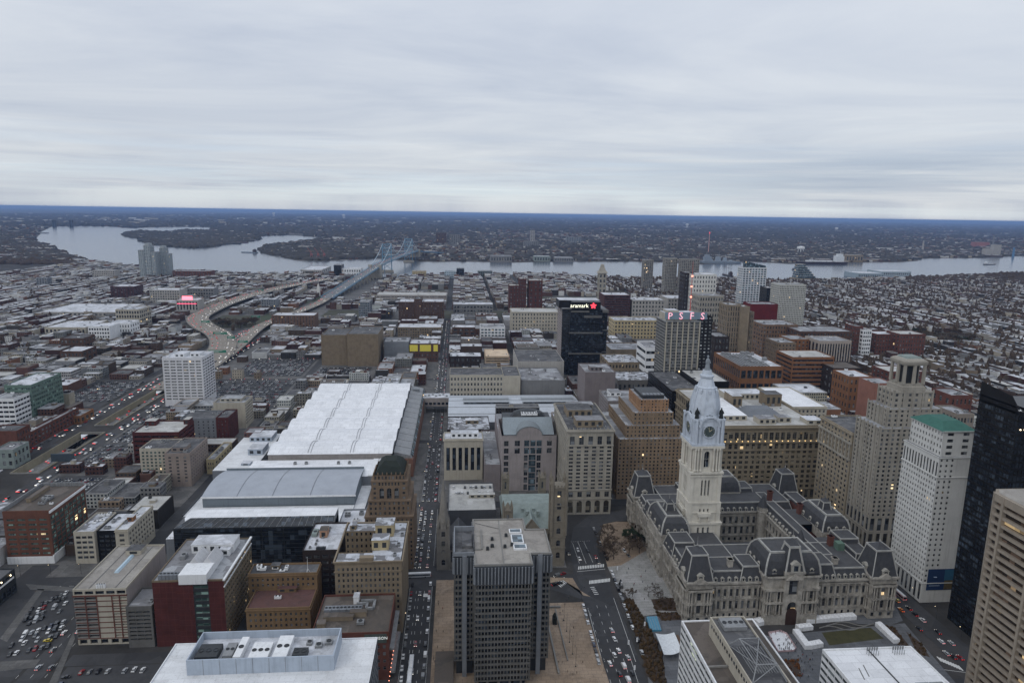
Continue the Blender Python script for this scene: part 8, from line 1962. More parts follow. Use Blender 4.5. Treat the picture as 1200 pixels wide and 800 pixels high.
WOODM = treemat('far_winter_wood', (0.034,0.034,0.033), (0.078,0.072,0.066), 0.01)
clumps('far_woods', [p for p in pts if p[1] > 0], WOODM)
# nearer, along streets and in squares of the low quarters: scrubby masses of bare trees
pts = []
for k in range(7500):
 x, y = q.uniform(480,2300), q.uniform(900,2650)
 p = seen(x, y, 5)
 if -10 < p[0] < 1210 and p[1] < 470 and free(x-1, y-1, x+1, y+1): pts.append((x, y, q.uniform(2.5,6), q.uniform(10,16)))
for k in range(1400):
 x, y = q.uniform(-2300,-460), q.uniform(1100,2650)
 p = seen(x, y, 5)
 if -10 < p[0] < 1210 and p[1] < 470 and free(x-1, y-1, x+1, y+1): pts.append((x, y, q.uniform(2.5,5.5), q.uniform(8,13)))
for k in range(500):
 px, py = q.uniform(1060,1215), q.uniform(321,331); x, y = gp(px, py)
 if near_bank(x) > y+10: pts.append((x, y, q.uniform(8,16), q.uniform(8,15)))
for k in range(420):
 px, py = q.uniform(-10,95), q.uniform(281,310); x, y = gp(px, py)
 if onland(x, y): pts.append((x, y, q.uniform(12,34), q.uniform(8,15)))
NEARW = treemat('bare_tree_mass', (0.028,0.022,0.017), (0.085,0.062,0.046), 0.2)
clumps('street_tree_mass', pts, NEARW)
# ------------------------------------------------------------------ trees, traffic, people, small things
BARK = stained('bark', (0.06,0.047,0.037), 0.3,0.6, streak=False); TWIG = treemat('bare_twigs', (0.045,0.034,0.026), (0.12,0.088,0.064), 0.5); EVER = treemat('dark_evergreen', (0.014,0.022,0.014), (0.045,0.06,0.035), 0.5)
def tree_meshes(seed, h, r_, ever=False):
 s = random.Random(seed); tb = MB(); cb = MB()
 tb.tube((0,0,0), (0.1,0, h*0.35), 0.28,6,0,0.2); ends = []
 def grow(p, d, L, rad, lev):
  e = (p[0]+d[0]*L, p[1]+d[1]*L, p[2]+d[2]*L)
  (tb if lev < 2 else cb).tube(p, e, rad, 4,0, rad*0.6); ends.append((e, lev))
  if lev >= 4: return
  for k in range(3 if lev < 3 else 4):
   v = Vector((d[0]+s.uniform(-.75, .75), d[1]+s.uniform(-.75, .75), d[2]*0.8+s.uniform(-.25, .45))).normalized(); grow(e, v, L*s.uniform(0.55,0.8), rad*0.55, lev+1)
 for k in range(5):
  a = 2*math.pi*k/5+s.uniform(-.3, .3); grow((0.05,0, h*s.uniform(.22, .36)), Vector((math.cos(a)*.7, math.sin(a)*.7,0.8)).normalized(), h*0.26,0.16,0)
 for e, lev in ends:
  if lev < 2: continue
  for k in range(2 if not ever else 4):
   d = Vector((s.uniform(-1,1), s.uniform(-1,1), s.uniform(-.5,1))).normalized(); l_ = s.uniform(0.5,1.3)*h/11; n = d.orthogonal().normalized()*(0.07 if not ever else 0.3)
   E_ = Vector(e); cb.poly([E_-n, E_+n, E_+d*l_])
 return tb.mesh('trunk', BARK), cb.mesh('crown', EVER if ever else TWIG)
TM = [tree_meshes(k, 10.5+k % 3,4) for k in range(4)]; TE = [tree_meshes(40+k, 10,4, True) for k in range(2)]
def plant(x, y, label, group, z=0.15, s_=1.0, ever=False, name='bare_tree'):
 tm = q.choice(TE if ever else TM); t_ = thing(name, label, 'tree', (x, y, z), group); t_.scale = (s_, s_, s_*q.uniform(.85,1.1)); t_.rotation_euler = (0,0, q.uniform(0,6.28))
 link('trunk', tm[0], t_); link('crown', tm[1], t_); return t_
n = 0
for (px, py) in ((708,640), (712,632), (709,650), (715,645), (719,655), (712,657), (738,637), (744,632), (741,644), (747,641), (737,650), (749,648)):
 x, y = gp(px, py); plant(x, y, f"bare brown tree {'on the traffic island' if px < 725 else 'close under the city hall wall'}, {ordn(n % 6)} of its clump", 'bare trees by the city hall', s_=1.15, ever=px > 735 and n % 3 == 0, name='bare_tree'); n += 1
for k, (px, py) in enumerate(((737,702), (741,699), (760,697), (768,692), (772,704), (779,712), (770,700))): x, y = gp(px, py); plant(x, y, f"small bare tree in the planting beside the city hall's near corner, {ordn(k)} from the street", 'small trees at the corner of the city hall', s_=0.55)
hb = []
for k in range(420):
 i = q.randrange(1); xs_ = [p[0] for p in HEDGE]; ys2 = [p[1] for p in HEDGE]; x, y = q.uniform(min(xs_), max(xs_)), q.uniform(min(ys2), max(ys2))
 if inpoly(x, y, HEDGE): hb.append((x, y, q.uniform(.6,1.3), q.uniform(1.0,2.4)))
clumps('hedge_planting', hb, treemat('hedge_brown', (0.022,0.020,0.012), (0.09,0.055,0.03), 0.35))
sheet('planting_bed', [HEDGE], 0.2, plain('bed_soil', (0.05,0.035,0.025), 0.95))
for k, P in enumerate((((763,702), (790,700), (798,716), (768,715)), ((768,717), (798,718), (800,726), (775,727)), ((905,775), (935,772), (940,792), (910,795)), ((1036,732), (1048,735), (1066,757), (1052,755)), ((1062,740), (1078,752), (1090,770), (1075,765)))):
 PP = px_poly(P); sheet('planting_bed', [PP], 0.19, plain('bed_soil_%d' % k, (0.055,0.035,0.024), 0.95)); pts = []
 for i in range(70):
  x, y = q.uniform(min(p[0] for p in PP), max(p[0] for p in PP)), q.uniform(min(p[1] for p in PP), max(p[1] for p in PP))
  if inpoly(x, y, PP): pts.append((x, y, q.uniform(.4, .9), q.uniform(.5,1.6)))
 if pts: clumps('low_shrubbery', pts, bpy.data.materials['hedge_brown'] if k != 2 else treemat('orange_heather', (0.06,0.025,0.012), (0.16,0.07,0.03), 0.6))
# trees of the squares further off, each a tree while it shows
spots = []
for r in PARKS:
 for k in range(int((r[2]-r[0])*(r[3]-r[1])/260)):
  x, y = q.uniform(r[0]+3, r[2]-3), q.uniform(r[1]+3, r[3]-3); p = seen(x, y, 5)
  if 0 < p[0] < 1200 and not (-660 < x < -330 and any(abs(x-a)+abs(y-c) < 34 for a, c in HWYZ)): spots.append((x, y))
for r in ((-400,1560,-340,1700), (-345,1620,-336,1900), (-520,1470,-440,1560)):
 for k in range(45): x, y = q.uniform(r[0], r[2]), q.uniform(r[1], r[3]); spots.append((x, y)) if not any(abs(x-a)+abs(y-c) < 30 for a, c in HWYZ) else None
for k in range(150):
 x, y = q.uniform(480,760), q.uniform(700,1500); p = seen(x, y, 5)
 if p[0] < 1200 and free(x-1, y-1, x+1, y+1): spots.append((x, y))
spots.sort(key=lambda p: p[1]); spots = spots[:275]
for x, y in spots: plant(x, y, 'bare brown tree, ' + relate(x, y, 'tree'), 'bare trees of the squares and low quarters', s_=q.uniform(0.9,1.5), ever=q.random() < 0.08)
for r in PARKS:
 b = MB(); b.quad((r[0], r[1], .17), (r[2], r[1], .17), (r[2], r[3], .17), (r[0], r[3], .17)); kind(obj('park_grass', b, stained('park_lawn', (0.075,0.075,0.045), 0.4,0.05, streak=False) if 'park_lawn' not in bpy.data.materials else bpy.data.materials['park_lawn']), 'stuff')
for r in LOTS:
 b = MB(); b.quad((r[0], r[1], .16), (r[2], r[1], .16), (r[2], r[3], .16), (r[0], r[3], .16)); struct('parking_lot', b, ASPHALT)
# --- vehicles
def car_mesh(kd):
 b = MB(); c = MB()
 if kd == 'van':
  b.hexa([(-.95,-2.5, .35), (.95,-2.5, .35), (.95,2.5, .35), (-.95,2.5, .35)], [(-.95,-2.5,1.1), (.95,-2.5,1.1), (.95,2.5,1.1), (-.95,2.5,1.1)])
  b.hexa([(-.93,-2.45,1.1), (.93,-2.45,1.1), (.93,1.7,1.1), (-.93,1.7,1.1)], [(-.88,-2.4,2.15), (.88,-2.4,2.15), (.88,1.0,2.15), (-.88,1.0,2.15)])
  c.hexa([(-.9,1.02,1.12), (.9,1.02,1.12), (.9,1.8,1.12), (-.9,1.8,1.12)], [(-.84,0.98,2.0), (.84,0.98,2.0), (.84,1.08,2.0), (-.84,1.08,2.0)])
  L = 2.5
 else:
  L = 2.3; hb = 0.86 if kd == 'car' else 1.0; ht = 1.42 if kd == 'car' else 1.72
  b.hexa([(-.9,-L, .32), (.9,-L, .32), (.9, L, .32), (-.9, L, .32)], [(-.86,-L+.06, hb), (.86,-L+.06, hb), (.84, L-.12, hb-.1), (-.84, L-.12, hb-.1)])
  y0, y1 = (-1.75,0.95) if kd == 'car' else (-2.15,0.9)
  c.hexa([(-.8, y0, hb), (.8, y0, hb), (.8, y1, hb-.05), (-.8, y1, hb-.05)], [(-.66, y0+.5, ht-.03), (.66, y0+.5, ht-.03), (.66, y1-.75, ht-.03), (-.66, y1-.75, ht-.03)])
  b.hexa([(-.68, y0+.48, ht-.03), (.68, y0+.48, ht-.03), (.68, y1-.72, ht-.03), (-.68, y1-.72, ht-.03)], [(-.64, y0+.55, ht+.03), (.64, y0+.55, ht+.03), (.64, y1-.8, ht+.03), (-.64, y1-.8, ht+.03)])
 l1, l2 = MB(), MB()
 l1.box(-.2, L-.1, .58, .2, L+.02, .76,0, None, True); l2.box(-.2,-L-.03, .62, .2,-L+.08, .8,0, None, True)
 w_ = MB()
 n = 10
 for i in range(n):
  a, d = 2*math.pi*i/n, 2*math.pi*(i+1)/n; w_.quad((-.11, .33*math.cos(a), .33*math.sin(a)), (-.11, .33*math.cos(d), .33*math.sin(d)), (.11, .33*math.cos(d), .33*math.sin(d)), (.11, .33*math.cos(a), .33*math.sin(a)))
 for X in (-.11, .11): w_.poly([(X, .33*math.cos(2*math.pi*i/n), .33*math.sin(2*math.pi*i/n)) for i in range(n)][::(-1 if X < 0 else 1)])
 return b.mesh('car_body', CARP), c.mesh('glasshouse', GLASSD), w_.mesh('wheel', RUBBER), l1.mesh('headlight', HEADL), l2.mesh('tail_light', REDL)
CM = {k: car_mesh(k) for k in ('car', 'suv', 'van')}
CARC = [('white', (0.62,0.62,0.62), 26), ('silver', (0.36,0.37,0.38), 20), ('black', (0.012,0.012,0.014), 24), ('grey', (0.13,0.135,0.14), 16), ('dark blue', (0.02,0.03,0.07), 6), ('red', (0.22,0.015,0.018), 8)]
CARN = {}
ncar = 0
def car(x, y, a, where, group, z=0.08, kd=None, col=None, lights=None, parts=True):
 "a: heading, 0 = driving away from the eye along +y"
 global ncar
 kd = kd or q.choices(('car', 'suv', 'van'), (58,34,8))[0]; cn = col or q.choices([c[:2] for c in CARC], [c[2] for c in CARC])[0]
 k = CARN.setdefault(where, 0); CARN[where] += 1
 t_ = thing('van' if kd == 'van' else 'car', f"{cn[0]} {'SUV' if kd == 'suv' else kd}, {ordn(k)} {where}", 'van' if kd == 'van' else 'car', (x, y, z), group); t_.rotation_euler = (0,0, a)
 B_, G_, Wm, H1, T1 = CM[kd]; o = link('car_body', B_, t_); o.color = (*cn[1], 1); link('glasshouse', G_, t_)
 if parts:
  for sx in (-1,1):
   for wy in (-1.4,1.45): link('wheel', Wm, t_, (sx*.82, wy, .33))
 if lights is None: lights = q.random() < 0.5
 if lights:
  for sx in (-.62, .62): link('headlight', H1, t_, (sx, 0,0)); link('tail_light', T1, t_, (sx, 0,0))
 ncar += 1
A_ = math.atan2
def along(A, B, ts, where, group, off=0, flip=False, **k):
 a = Vector(gp(*A)); c = Vector(gp(*B)); d = c-a; h = A_(-d.x, d.y)+(math.pi if flip else 0)
 for t in ts: p = a+d*t; car(p.x, p.y, h+q.uniform(-.03, .03), where, group, **k)
G1 = 'cars on the wide street by the city hall'
WHT, BLK, SIL = ('white', (0.62,0.62,0.62)), ('black', (0.012,0.012,0.014)), ('silver', (0.36,0.37,0.38))
for (px, py, kd, cl, fl) in ((717,739, 'car', SIL, 0), (720,749, 'car', WHT, 0), (725,763, 'car', WHT, 0), (720,768, 'suv', WHT, 0), (715,778, 'car', WHT, 0), (731,781, 'van', WHT, 0), (736,771, 'car', SIL, 0), (726,790, 'suv', BLK, 0), (741,789, 'car', BLK, 0), (736,797, 'van', WHT, 0), (677,645, 'suv', WHT, 1), (679,655, 'car', WHT, 1), (689,646, 'car', BLK, 1), (698,653, 'car', ('red', (.22, .015, .018)), 1), (701,659, 'car', BLK, 1), (666,649, 'suv', BLK, 1)):
 x, y = gp(px, py); car(x, y, R(5)+(math.pi if fl else 0), 'in the open lanes of the wide street', G1, kd=kd, col=cl)
along((754,770), (716,668), [0.04, .16, .29, .35, .42, .48, .54, .60, .66, .74, .80, .86, .92, .97], 'in the kerb row along the hedge bank', G1, lights=False)
along((702,778), (682,704), [0.02, .1, .18, .27, .36, .45, .62, .72, .8, .9], 'in the kerb row along the tan plaza', G1, lights=False)
along((712,657), (695,618), [.05, .2, .35, .5, .65, .8, .95], 'along the curved kerb of the tree island', G1, lights=False)
along((731,645), (737,652), [0.1, .9], 'parked against the city hall wall', G1, lights=False)
along((662,672), (650,676), [.2, .8], 'in the bend beside the traffic island', G1)
along((648,686), (668,681), [.1, .4], 'on the slip road round the traffic island', G1)
GA = 'cars on the car filled street'
for (x, y0, y1, gap, fl, wh) in ((-31,326,432,8.5, True, 'parked along the far kerb before the spire crossing'), (-19,326,432,9.5, False, 'parked along the near kerb before the spire crossing'), (-25.2,340,425,26, True, 'driving before the spire crossing'), (-31,455,555,7.8, True, 'queueing past the spire in the outer lane'), (-27.4,455,552,8.6, True, 'queueing past the spire in the middle lane'), (-22,455,552,11, True, 'queueing past the spire in the inner lane'), (-31,570,722,12, True, 'on the kerb beside the vaulted hall'), (-20,570,722,13, False, 'along the kerb below the stone blocks'), (-26,570,722,38, True, 'driving towards the covered bridge'), (-31,735,835,9, True, 'under the shadow of the covered bridge'), (-20,735,835,10, False, 'on the kerb side just before the covered bridge'), (-25,880,1160,13, True, 'beyond the covered bridge in the middle'), (-20,880,1160,11, False, 'beyond the covered bridge along the near kerb'), (-31,880,1160,12, True, 'beyond the covered bridge along the far kerb'), (-27,1170,1600,15, True, 'far up the car filled street, outer lane'), (-22,1170,1600,17, False, 'far up the car filled street, inner lane')):
 y = y0
 while y < y1: car(x+q.uniform(-.25, .25), y, math.pi if fl else 0, wh, GA, parts=y < 700, lights=None if 'parked' not in wh else False); y += gap*q.uniform(0.85,1.35)
# buses
def bus(x, y, a, label, col, L=12):
 t_ = thing('bus', label, 'bus', (x, y, .1)); t_.rotation_euler = (0,0, a); b = MB(); b.box(-1.25,-L/2, .4,1.25, L/2,3.1,0); b.box(-.9,-L/2+.6,3.1, .9, L/2-.8,3.35,1); obj('bus_body', b, [col, WHITEP], t_)
 b = MB(); b.box(-1.28,-L/2+.6,1.5,-1.251, L/2-.4,2.5,0, None, True); b.box(1.251,-L/2+.6,1.5,1.28, L/2-.4,2.5,0, None, True); b.box(-1.1,-L/2-.03,1.4,1.1,-L/2-.001,2.7,0, None, True); b.box(-1.1, L/2+.001,1.4,1.1, L/2+.03,2.7,0, None, True); obj('window_band', b, GLASSD, t_)
 for sx in (-1,1):
  for wy in (-L*.28, L*.3): o = link('wheel', CM['car'][2], t_, (sx*1.15, wy, .45)); o.scale = (1.4,1.4,1.4)
 for s_ in (-1,1): b = MB(); b.box(s_*.9-.2,-L/2-.06,1, s_*.9+.2,-L/2-.032,1.25,0, None, True); obj('tail_light', b, REDL, t_)
BUSW = plain('bus_white', (0.5,0.52,0.55), 0.35)
bus(*gp(482,780), math.pi, 'white city bus, first of two nose to tail on the narrow street', BUSW); bus(*gp(480,797), math.pi, 'white city bus, second of two nose to tail on the narrow street', BUSW)
bus(-28,441, R(92), 'long white bus turning across the crossing beside the grey stone spire', BUSW, 18); bus(297,402,0, 'long white and red bus with lit tail lamps beside the white tower', plain('bus_red', (0.42,0.30,0.30), 0.35), 16)
GS_ = 'cars on the street under the white tower'
TAX = ('orange', (0.5,0.16,0.02)); YE = ('pale yellow', (0.55,0.48,0.18))
for (px, py, cl, kd) in ((1051,704, YE, 'suv'), (1056,715, TAX, 'car'), (1046,697,('red', (.22, .015, .018)), 'car'), (1065,713, BLK, 'car'), (1072,720, BLK, 'suv'), (1081,727, WHT, 'suv'), (1103,752, WHT, 'car'), (1099,741, BLK, 'car'), (1115,754, SIL, 'car'), (1109,766, SIL, 'car'), (1117,770, BLK, 'car'), (1125,771,('red', (.22, .015, .018)), 'car'), (1040,690, BLK, 'car'), (1077,737, BLK, 'suv'), (1035,686, WHT, 'suv')): x, y = gp(px, py, .2); car(x, y, q.uniform(-.04, .04), 'on the street under the white tower', GS_, z=.22, kd=kd, col=cl, lights=True)
# the parked lots on the left
GP = 'cars in the open parking lots'
for (rows_, where) in ((((30,722,78,700), (24,735,80,713), (18,748,78,728), (10,758,70,745), (34,716,80,694), (8,768,60,757), (27,728,80,706), (14,753,76,735)), 'in the black lot beside the garage'),):
 for ax, ay, bx_, by_ in rows_:
  a, c = Vector(gp(ax, ay)), Vector(gp(bx_, by_)); n = int((c-a).length/3.0)
  for i in range(n):
   if q.random() < 0.7: p = a+(c-a)*((i+.5)/n); car(p.x, p.y, R(q.choice((0,180))+8), where, GP, z=.18, lights=False)
for (a, c, n, ang) in ((-205,352,22,0), (-150,352,4,0)):
 for i in range(9 if a == -205 else 3): car(a+i*4.6+q.uniform(-.3, .3), c-2+q.uniform(-.5, .5), 0, 'in the front row of the half empty lot below the garage', GP, z=.18, lights=False) if q.random() < 0.75 else None
for i in range(5): car(-211,322+i*6, math.pi/2, 'along the road edge of the half empty lot', GP, z=.18, lights=False)
for px, py in ((62,762), (75,742), (45,783), (60,783), (92,740)): x, y = gp(px, py); car(x, y, 0, 'on the road between the two lots', GP, z=.1, lights=True)
yel = ('yellow', (0.5,0.38,0.03))
x, y = gp(56,751); car(x, y, R(90), 'taxi colour at the corner of the black lot', GP, z=.18, col=yel, lights=False)
b = MB(); b.box(-246,430,0,-240,434,3); tag(obj('attendant_hut', b, METALD), 'small dark attendant hut at the back of the black parking lot', 'hut')
LEFT = 300-0
stock = MB()
def parked(r, n_keep, where):
 y = r[1]+3; k = 0
 while y < r[3]-3:
  x = r[0]+2
  while x < r[2]-2:
   if q.random() < 0.72:
    if k < n_keep: car(x, y, R(q.choice((0,180))), where, GP, z=.18, lights=False, parts=False); k += 1
    else:
     c = q.choices(range(6), [26,20,24,16,6,8])[0]; stock.box(x-.9, y-2.2, .5, x+.9, y+2.2,1.1, c); stock.box(x-.7, y-1.3,1.1, x+.7, y+.9,1.6,6)
   x += 2.9
  y += q.choice((5.5,11))
for r, n_, w_ in ((LOTS[0], 26, 'in the lot beside the sunken road and billboard'), (LOTS[1], 14, 'in the strip lot near the dark red garage'), (LOTS[3], 12, 'in the lot behind the dark red garage'), (LOTS[2], 8, 'in the roadside strip by the second cut'), (LOTS[9], 0, ''), (LOTS[6], 0, ''), (LOTS[7], 0, ''), (LOTS[10], 0, ''), (LOTS[11], 0, '')): parked(r, n_, w_)
# highway traffic too small to tell apart, roof decks
def traffic(pts, wid, step, seed):
 s = random.Random(seed)
 for i in range(0, len(pts)-1):
  p, r = pts[i], pts[i+1]; d = (r-p); L = d.length; d.normalize(); n = Vector((-d.y, d.x, 0))
  for f in (-.4,-.2, .2, .4):
   t = s.uniform(0, step)
   while t < L:
    c = p+d*t+n*wid*f+Vector((0,0, .4)); z0, z1 = Vector((0,0,1)), 0; h = n*.9; l_ = d*2.2
    stock.hexa([c-h-l_, c+h-l_, c+h+l_, c-h+l_], [c-h*.9-l_+z0, c+h*.9-l_+z0, c+h*.9+l_+z0, c-h*.9+l_+z0], s.choices(range(6), [26,20,24,16,6,8])[0], bottom=False) if d.y > 0 else None
    e = c+(-l_ if f > 0 else -l_)*1.01+z0*.5
    if s.random() < .75: stock.hexa([e-h-d*.1, e+h-d*.1, e+h, e-h], [e-h-d*.1+z0*.45, e+h-d*.1+z0*.45, e+h+z0*.45, e-h+z0*.45], 7 if f > 0 else 8, bottom=False)
    t += step*s.uniform(.5,1.6)
traffic(PATHS[46], 44,24,1); traffic(PATHS[27], 26,40,2)
traffic([Vector(bpt(s0,0, zdeck(s0))) for s0 in range(0,1800,40)], 30,80,3)
for k in range(30):
 x, y = q.uniform(-5,27), q.choice((508,514,522,540,548,556)); 
 if k < 14: car(-4+k*2.4, q.choice((540,552)), 0, 'parked on the pale roof deck above the garage', 'cars on the roof deck', z=19.0, lights=False)
 if k >= 14: break
for T, zf in ((TR, -7.0), (TR2,-7.0)): traffic([Vector(((T[0]+T[2])/2, y, zf)) for y in range(int(T[1])-40, int(T[3])+20,30)], 22,30,5)
for k, y in enumerate((728,872,1016,1162,1312)): traffic([Vector((x, y, .1)) for x in range(-340,700,60)], 8,26,10+k)
for k, x in enumerate((-386,-440,335,450)): traffic([Vector((x, y, .1)) for y in range(560,1500,60)], 10,24,20+k)
cm_ = [plain('traffic_'+c[0].replace(' ', '_'), c[1], .35) for c in CARC]
kind(obj('distant_traffic', stock, cm_+[GLASSD, REDL, HEADL]), 'stuff')
# --- the square in front of the city hall: rink, lawn, tents, pavilion, people
GT = 'white market tents on the square'
WT = plain('tent_white', (0.72,0.73,0.75), 0.7)
def tent_row(label, A, B, wid, z=2.8, n=8):
 a, c = Vector(gp(*A)).to_3d(), Vector(gp(*B)).to_3d(); d = c-a; L = d.length; d.normalize(); nn = Vector((-d.y, d.x, 0))*wid; t_ = based('market_tent', label, 'tent', ((a.x+c.x)/2,(a.y+c.y)/2, .17), GT)
 if nn.y < 0: nn = -nn
 for i in range(n):
  p0 = a+d*(L*i/n+.1); p1 = a+d*(L*(i+1)/n-.1); b = MB(); m_ = (p0+p1)/2+nn/2+Vector((0,0, z+1.1)); U = Vector((0,0, z)); P = [p0+U, p1+U, p1+nn+U, p0+nn+U]
  for k in range(4): b.poly([P[k], P[(k+1) % 4], m_])
  Q_ = [p0, p1, p1+nn, p0+nn]
  for k in range(4): b.quad(Q_[k]+Vector((0,0, .1)), Q_[(k+1) % 4]+Vector((0,0, .1)), P[(k+1) % 4], P[k])
  obj('canopy', b, WT, t_)
tent_row('long straight row of white tents against the city hall wall', (945,731), (1004,726), 4.5, n=12); tent_row('white tent row forming the long side of the angled stall group', (936,741), (951,761), 4, n=6); tent_row('short white tent row at the far end of the angled stall group', (936,740), (953,738), 4, n=4); tent_row('short white tent row at the near end of the angled stall group', (950,761), (965,758), 4, n=4); tent_row('white tent row along the planted edge of the brown lawn', (1025,733), (1047,754), 4, n=8); tent_row('small white tent at the head of the ice rink', (889,734), (899,731), 5, n=2)
sheet('lawn', [px_poly([(963,741), (1020,735), (1036,748), (972,756)])], .2, stained('brown_lawn', (0.09,0.085,0.035), 0.3,0.2, streak=False), 'stuff')
RK = px_poly([(900,742), (914,739.5), (922,743), (933,760), (930,763), (912,764), (905,752)]); sheet('ice_rink', [RK], .21, plain('rink_ice', (0.78,0.80,0.83), 0.2))
b = MB()
for i in range(len(RK)): a, c = RK[i], RK[(i+1) % len(RK)]; b.bar((a[0], a[1], .75), (c[0], c[1], .75), .12,1.0)
tag(obj('rink_barrier', b, plain('rink_board', (0.5,0.35,0.36), .5)), 'low white and red barrier running round the ice rink', 'barrier')
b = MB()
for k in range(3):
 pts_ = [gp(960+i*6+k*8,736-k*2.5-0.6*math.sin(i*0.8)*4) for i in range(9)]
 for p0, p1 in zip(pts_, pts_[1:]): b.bar((p0[0], p0[1], .35), (p1[0], p1[1], .35), .5, .4)
tag(obj('curved_bench', b, CONC), 'pale curving stone bench walls between the tents and the brown lawn', 'bench')
t_ = based('pavilion', 'white curved fabric pavilion roof on a pale base beside the hedge bank', 'pavilion', (*gp(785,765), 0)); P4 = [gp(768,742,5), gp(790,741,5), gp(799,763,5), gp(778,767,5)]
b = MB(); n = 8
def lerp(a, c, t): return (a[0]+(c[0]-a[0])*t, a[1]+(c[1]-a[1])*t)
for i in range(n):
 for j in range(n):
  g4 = []
  for (u, v) in ((i/n, j/n), ((i+1)/n, j/n), ((i+1)/n, (j+1)/n), (i/n, (j+1)/n)): p = lerp(lerp(P4[0], P4[1], u), lerp(P4[3], P4[2], u), v); g4.append((p[0], p[1], 5.4-1.1*math.sin(math.pi*u)+0.4*math.sin(math.pi*v)))
  b.quad(*g4)
obj('fabric_roof', b, plain('pavilion_fabric', (0.62,0.65,0.67), .7), t_)
for p in P4: b = MB(); b.tube((p[0], p[1], 0), (p[0], p[1], 5.4), .15,6); obj('post', b, METAL, t_)
b = MB(); c_ = gp(786,756); b.box(c_[0]-6, c_[1]-6, .17, c_[0]+6, c_[1]+5,3.6); obj('kiosk', b, stained('kiosk_brown', (0.20,0.13,0.09), .2), t_)
t_ = based('glass_shelter', 'small blue glazed stair shelter beside the white pavilion', 'shelter', (*gp(767,732), 0)); c_ = gp(766,734); b = MB(); b.hexa([(c_[0]-3.5, c_[1]-5, .17), (c_[0]+3.5, c_[1]-5, .17), (c_[0]+3.5, c_[1]+5, .17), (c_[0]-3.5, c_[1]+5, .17)], [(c_[0]-3.5, c_[1]-5,1.2), (c_[0]+3.5, c_[1]-5,1.2), (c_[0]+3.5, c_[1]+5,4), (c_[0]-3.5, c_[1]+5,4)]); obj('glass_roof', b, plain('shelter_glass', (0.06,0.22,0.33), .15), t_)
b = MB()
for k in range(-2,3): b.bar((c_[0]+k*1.6, c_[1]-5,1.28), (c_[0]+k*1.6, c_[1]+5,4.08), .15, .12)
obj('frame', b, METAL, t_)
t_ = based('statue', 'dark bronze group statue on a plinth on the grey plaza', 'statue', (*gp(727,688), 0)); c_ = gp(727,688); b = MB(); b.box(c_[0]-1.5, c_[1]-2, .17, c_[0]+1.5, c_[1]+2,2.2); obj('plinth', b, CONCD, t_); b = MB(); b.lathe(c_[0], c_[1], [(1.3,2.2), (1.2,3.4), (.8,4.6), (.5,5.6), (.15,6.3)], 8); b.tube((c_[0], c_[1]-1,3.5), (c_[0]+.3, c_[1]-2.2,4.4), .5,6); obj('figure', b, BRZ, t_)
# plaza walls, steps, kiosks beside the ribbed tower
b = MB(); b.box(55,334, .15,56,400,1.3); b.box(56,398, .15,66,399,1.3); b.box(62,345, .15,62.6,396,1.0); tag(obj('plaza_wall', b, CONC), 'low pale plaza walls with steps beside the ribbed grey tower', 'wall')
b = MB(); b.box(-12.8,318, .15,-2.5,352,4.2,0,1); tag(obj('low_roof', b, [CONCD, R_BROWN]), 'low brown flat roofed plaza annex at the street side of the ribbed tower', 'annex')
b = MB(); b.box(58.5,380, .15,61,383.5,4.5); b.lathe(59.7,381.8, [(1.2,4.5), (1.0,6), (.4,7.2)], 8); tag(obj('bronze_figure', b, BRZ), 'tall dark bronze figure on the tan plaza behind the ribbed tower', 'statue')
def person_mesh(seed, pose):
 s = random.Random(seed); bm_me = bpy.data.meshes.new('person'); v, e, rr = [], [], []
 def add(p, r_, par=None):
  v.append(p); rr.append(r_)
  if par is not None: e.append((par, len(v)-1))
  return len(v)-1
 st = {0: .12,1: .3,2: .05}[pose]; hip = add((0,0, .95), .15); ch_ = add((0, .02,1.25), .17, hip); sh = add((0, .02,1.42), .15, ch_); nk = add((0, .03,1.54), .06, sh); hd = add((0, .05,1.66), .105, nk); add((0, .05,1.74), .09, hd)
 for sx in (-1,1):
  t = add((sx*.1,0, .86), .1, hip); k = add((sx*.11, sx*st*.7, .48), .075, t); f = add((sx*.11, sx*st*.5, .08), .055, k); add((sx*.12, sx*st*.5+.14, .04), .05, f)
  a = add((sx*.21, .02,1.38), .07, sh); el = add((sx*.27,-sx*st*.4,1.12), .055, a); hn = add((sx*.25,-sx*st*.4+.12, .9), .045, el)
 bm_me.from_pydata(v, e, []); o = bpy.data.objects.new('tmp', bm_me); COL.objects.link(o); md = o.modifiers.new('s', 'SKIN'); o.modifiers.new('d', 'SUBSURF').levels = 1
 for i, x in enumerate(o.data.skin_vertices[0].data): x.radius = (rr[i], rr[i]*.8); x.use_root = (i == 0)
 bpy.context.view_layer.update(); me = bpy.data.meshes.new_from_object(o.evaluated_get(bpy.context.evaluated_depsgraph_get())); bpy.data.objects.remove(o); me.name = 'person'; me.materials.clear(); me.materials.append(CLOTH); return me
m, t, bb = mat('clothing'); oi = N(t, 'ShaderNodeObjectInfo'); tcn = N(t, 'ShaderNodeTexCoord'); sz = N(t, 'ShaderNodeSeparateXYZ'); t.links.new(tcn.outputs['Object'], sz.inputs[0])
c1 = rgbmix(t, mth(t, 'GREATER_THAN', sz.outputs[2], .9), (0.02,0.022,0.03), oi.outputs['Color']); c2 = rgbmix(t, mth(t, 'GREATER_THAN', sz.outputs[2], 1.54), c1,(0.32,0.2,0.15)); c3 = rgbmix(t, mth(t, 'GREATER_THAN', sz.outputs[2], 1.70), c2,(0.03,0.022,0.018)); t.links.new(c3, bb.inputs['Base Color']); bb.inputs['Roughness'].default_value = .9; CLOTH = m
PM = [person_mesh(k, k % 3) for k in range(3)]
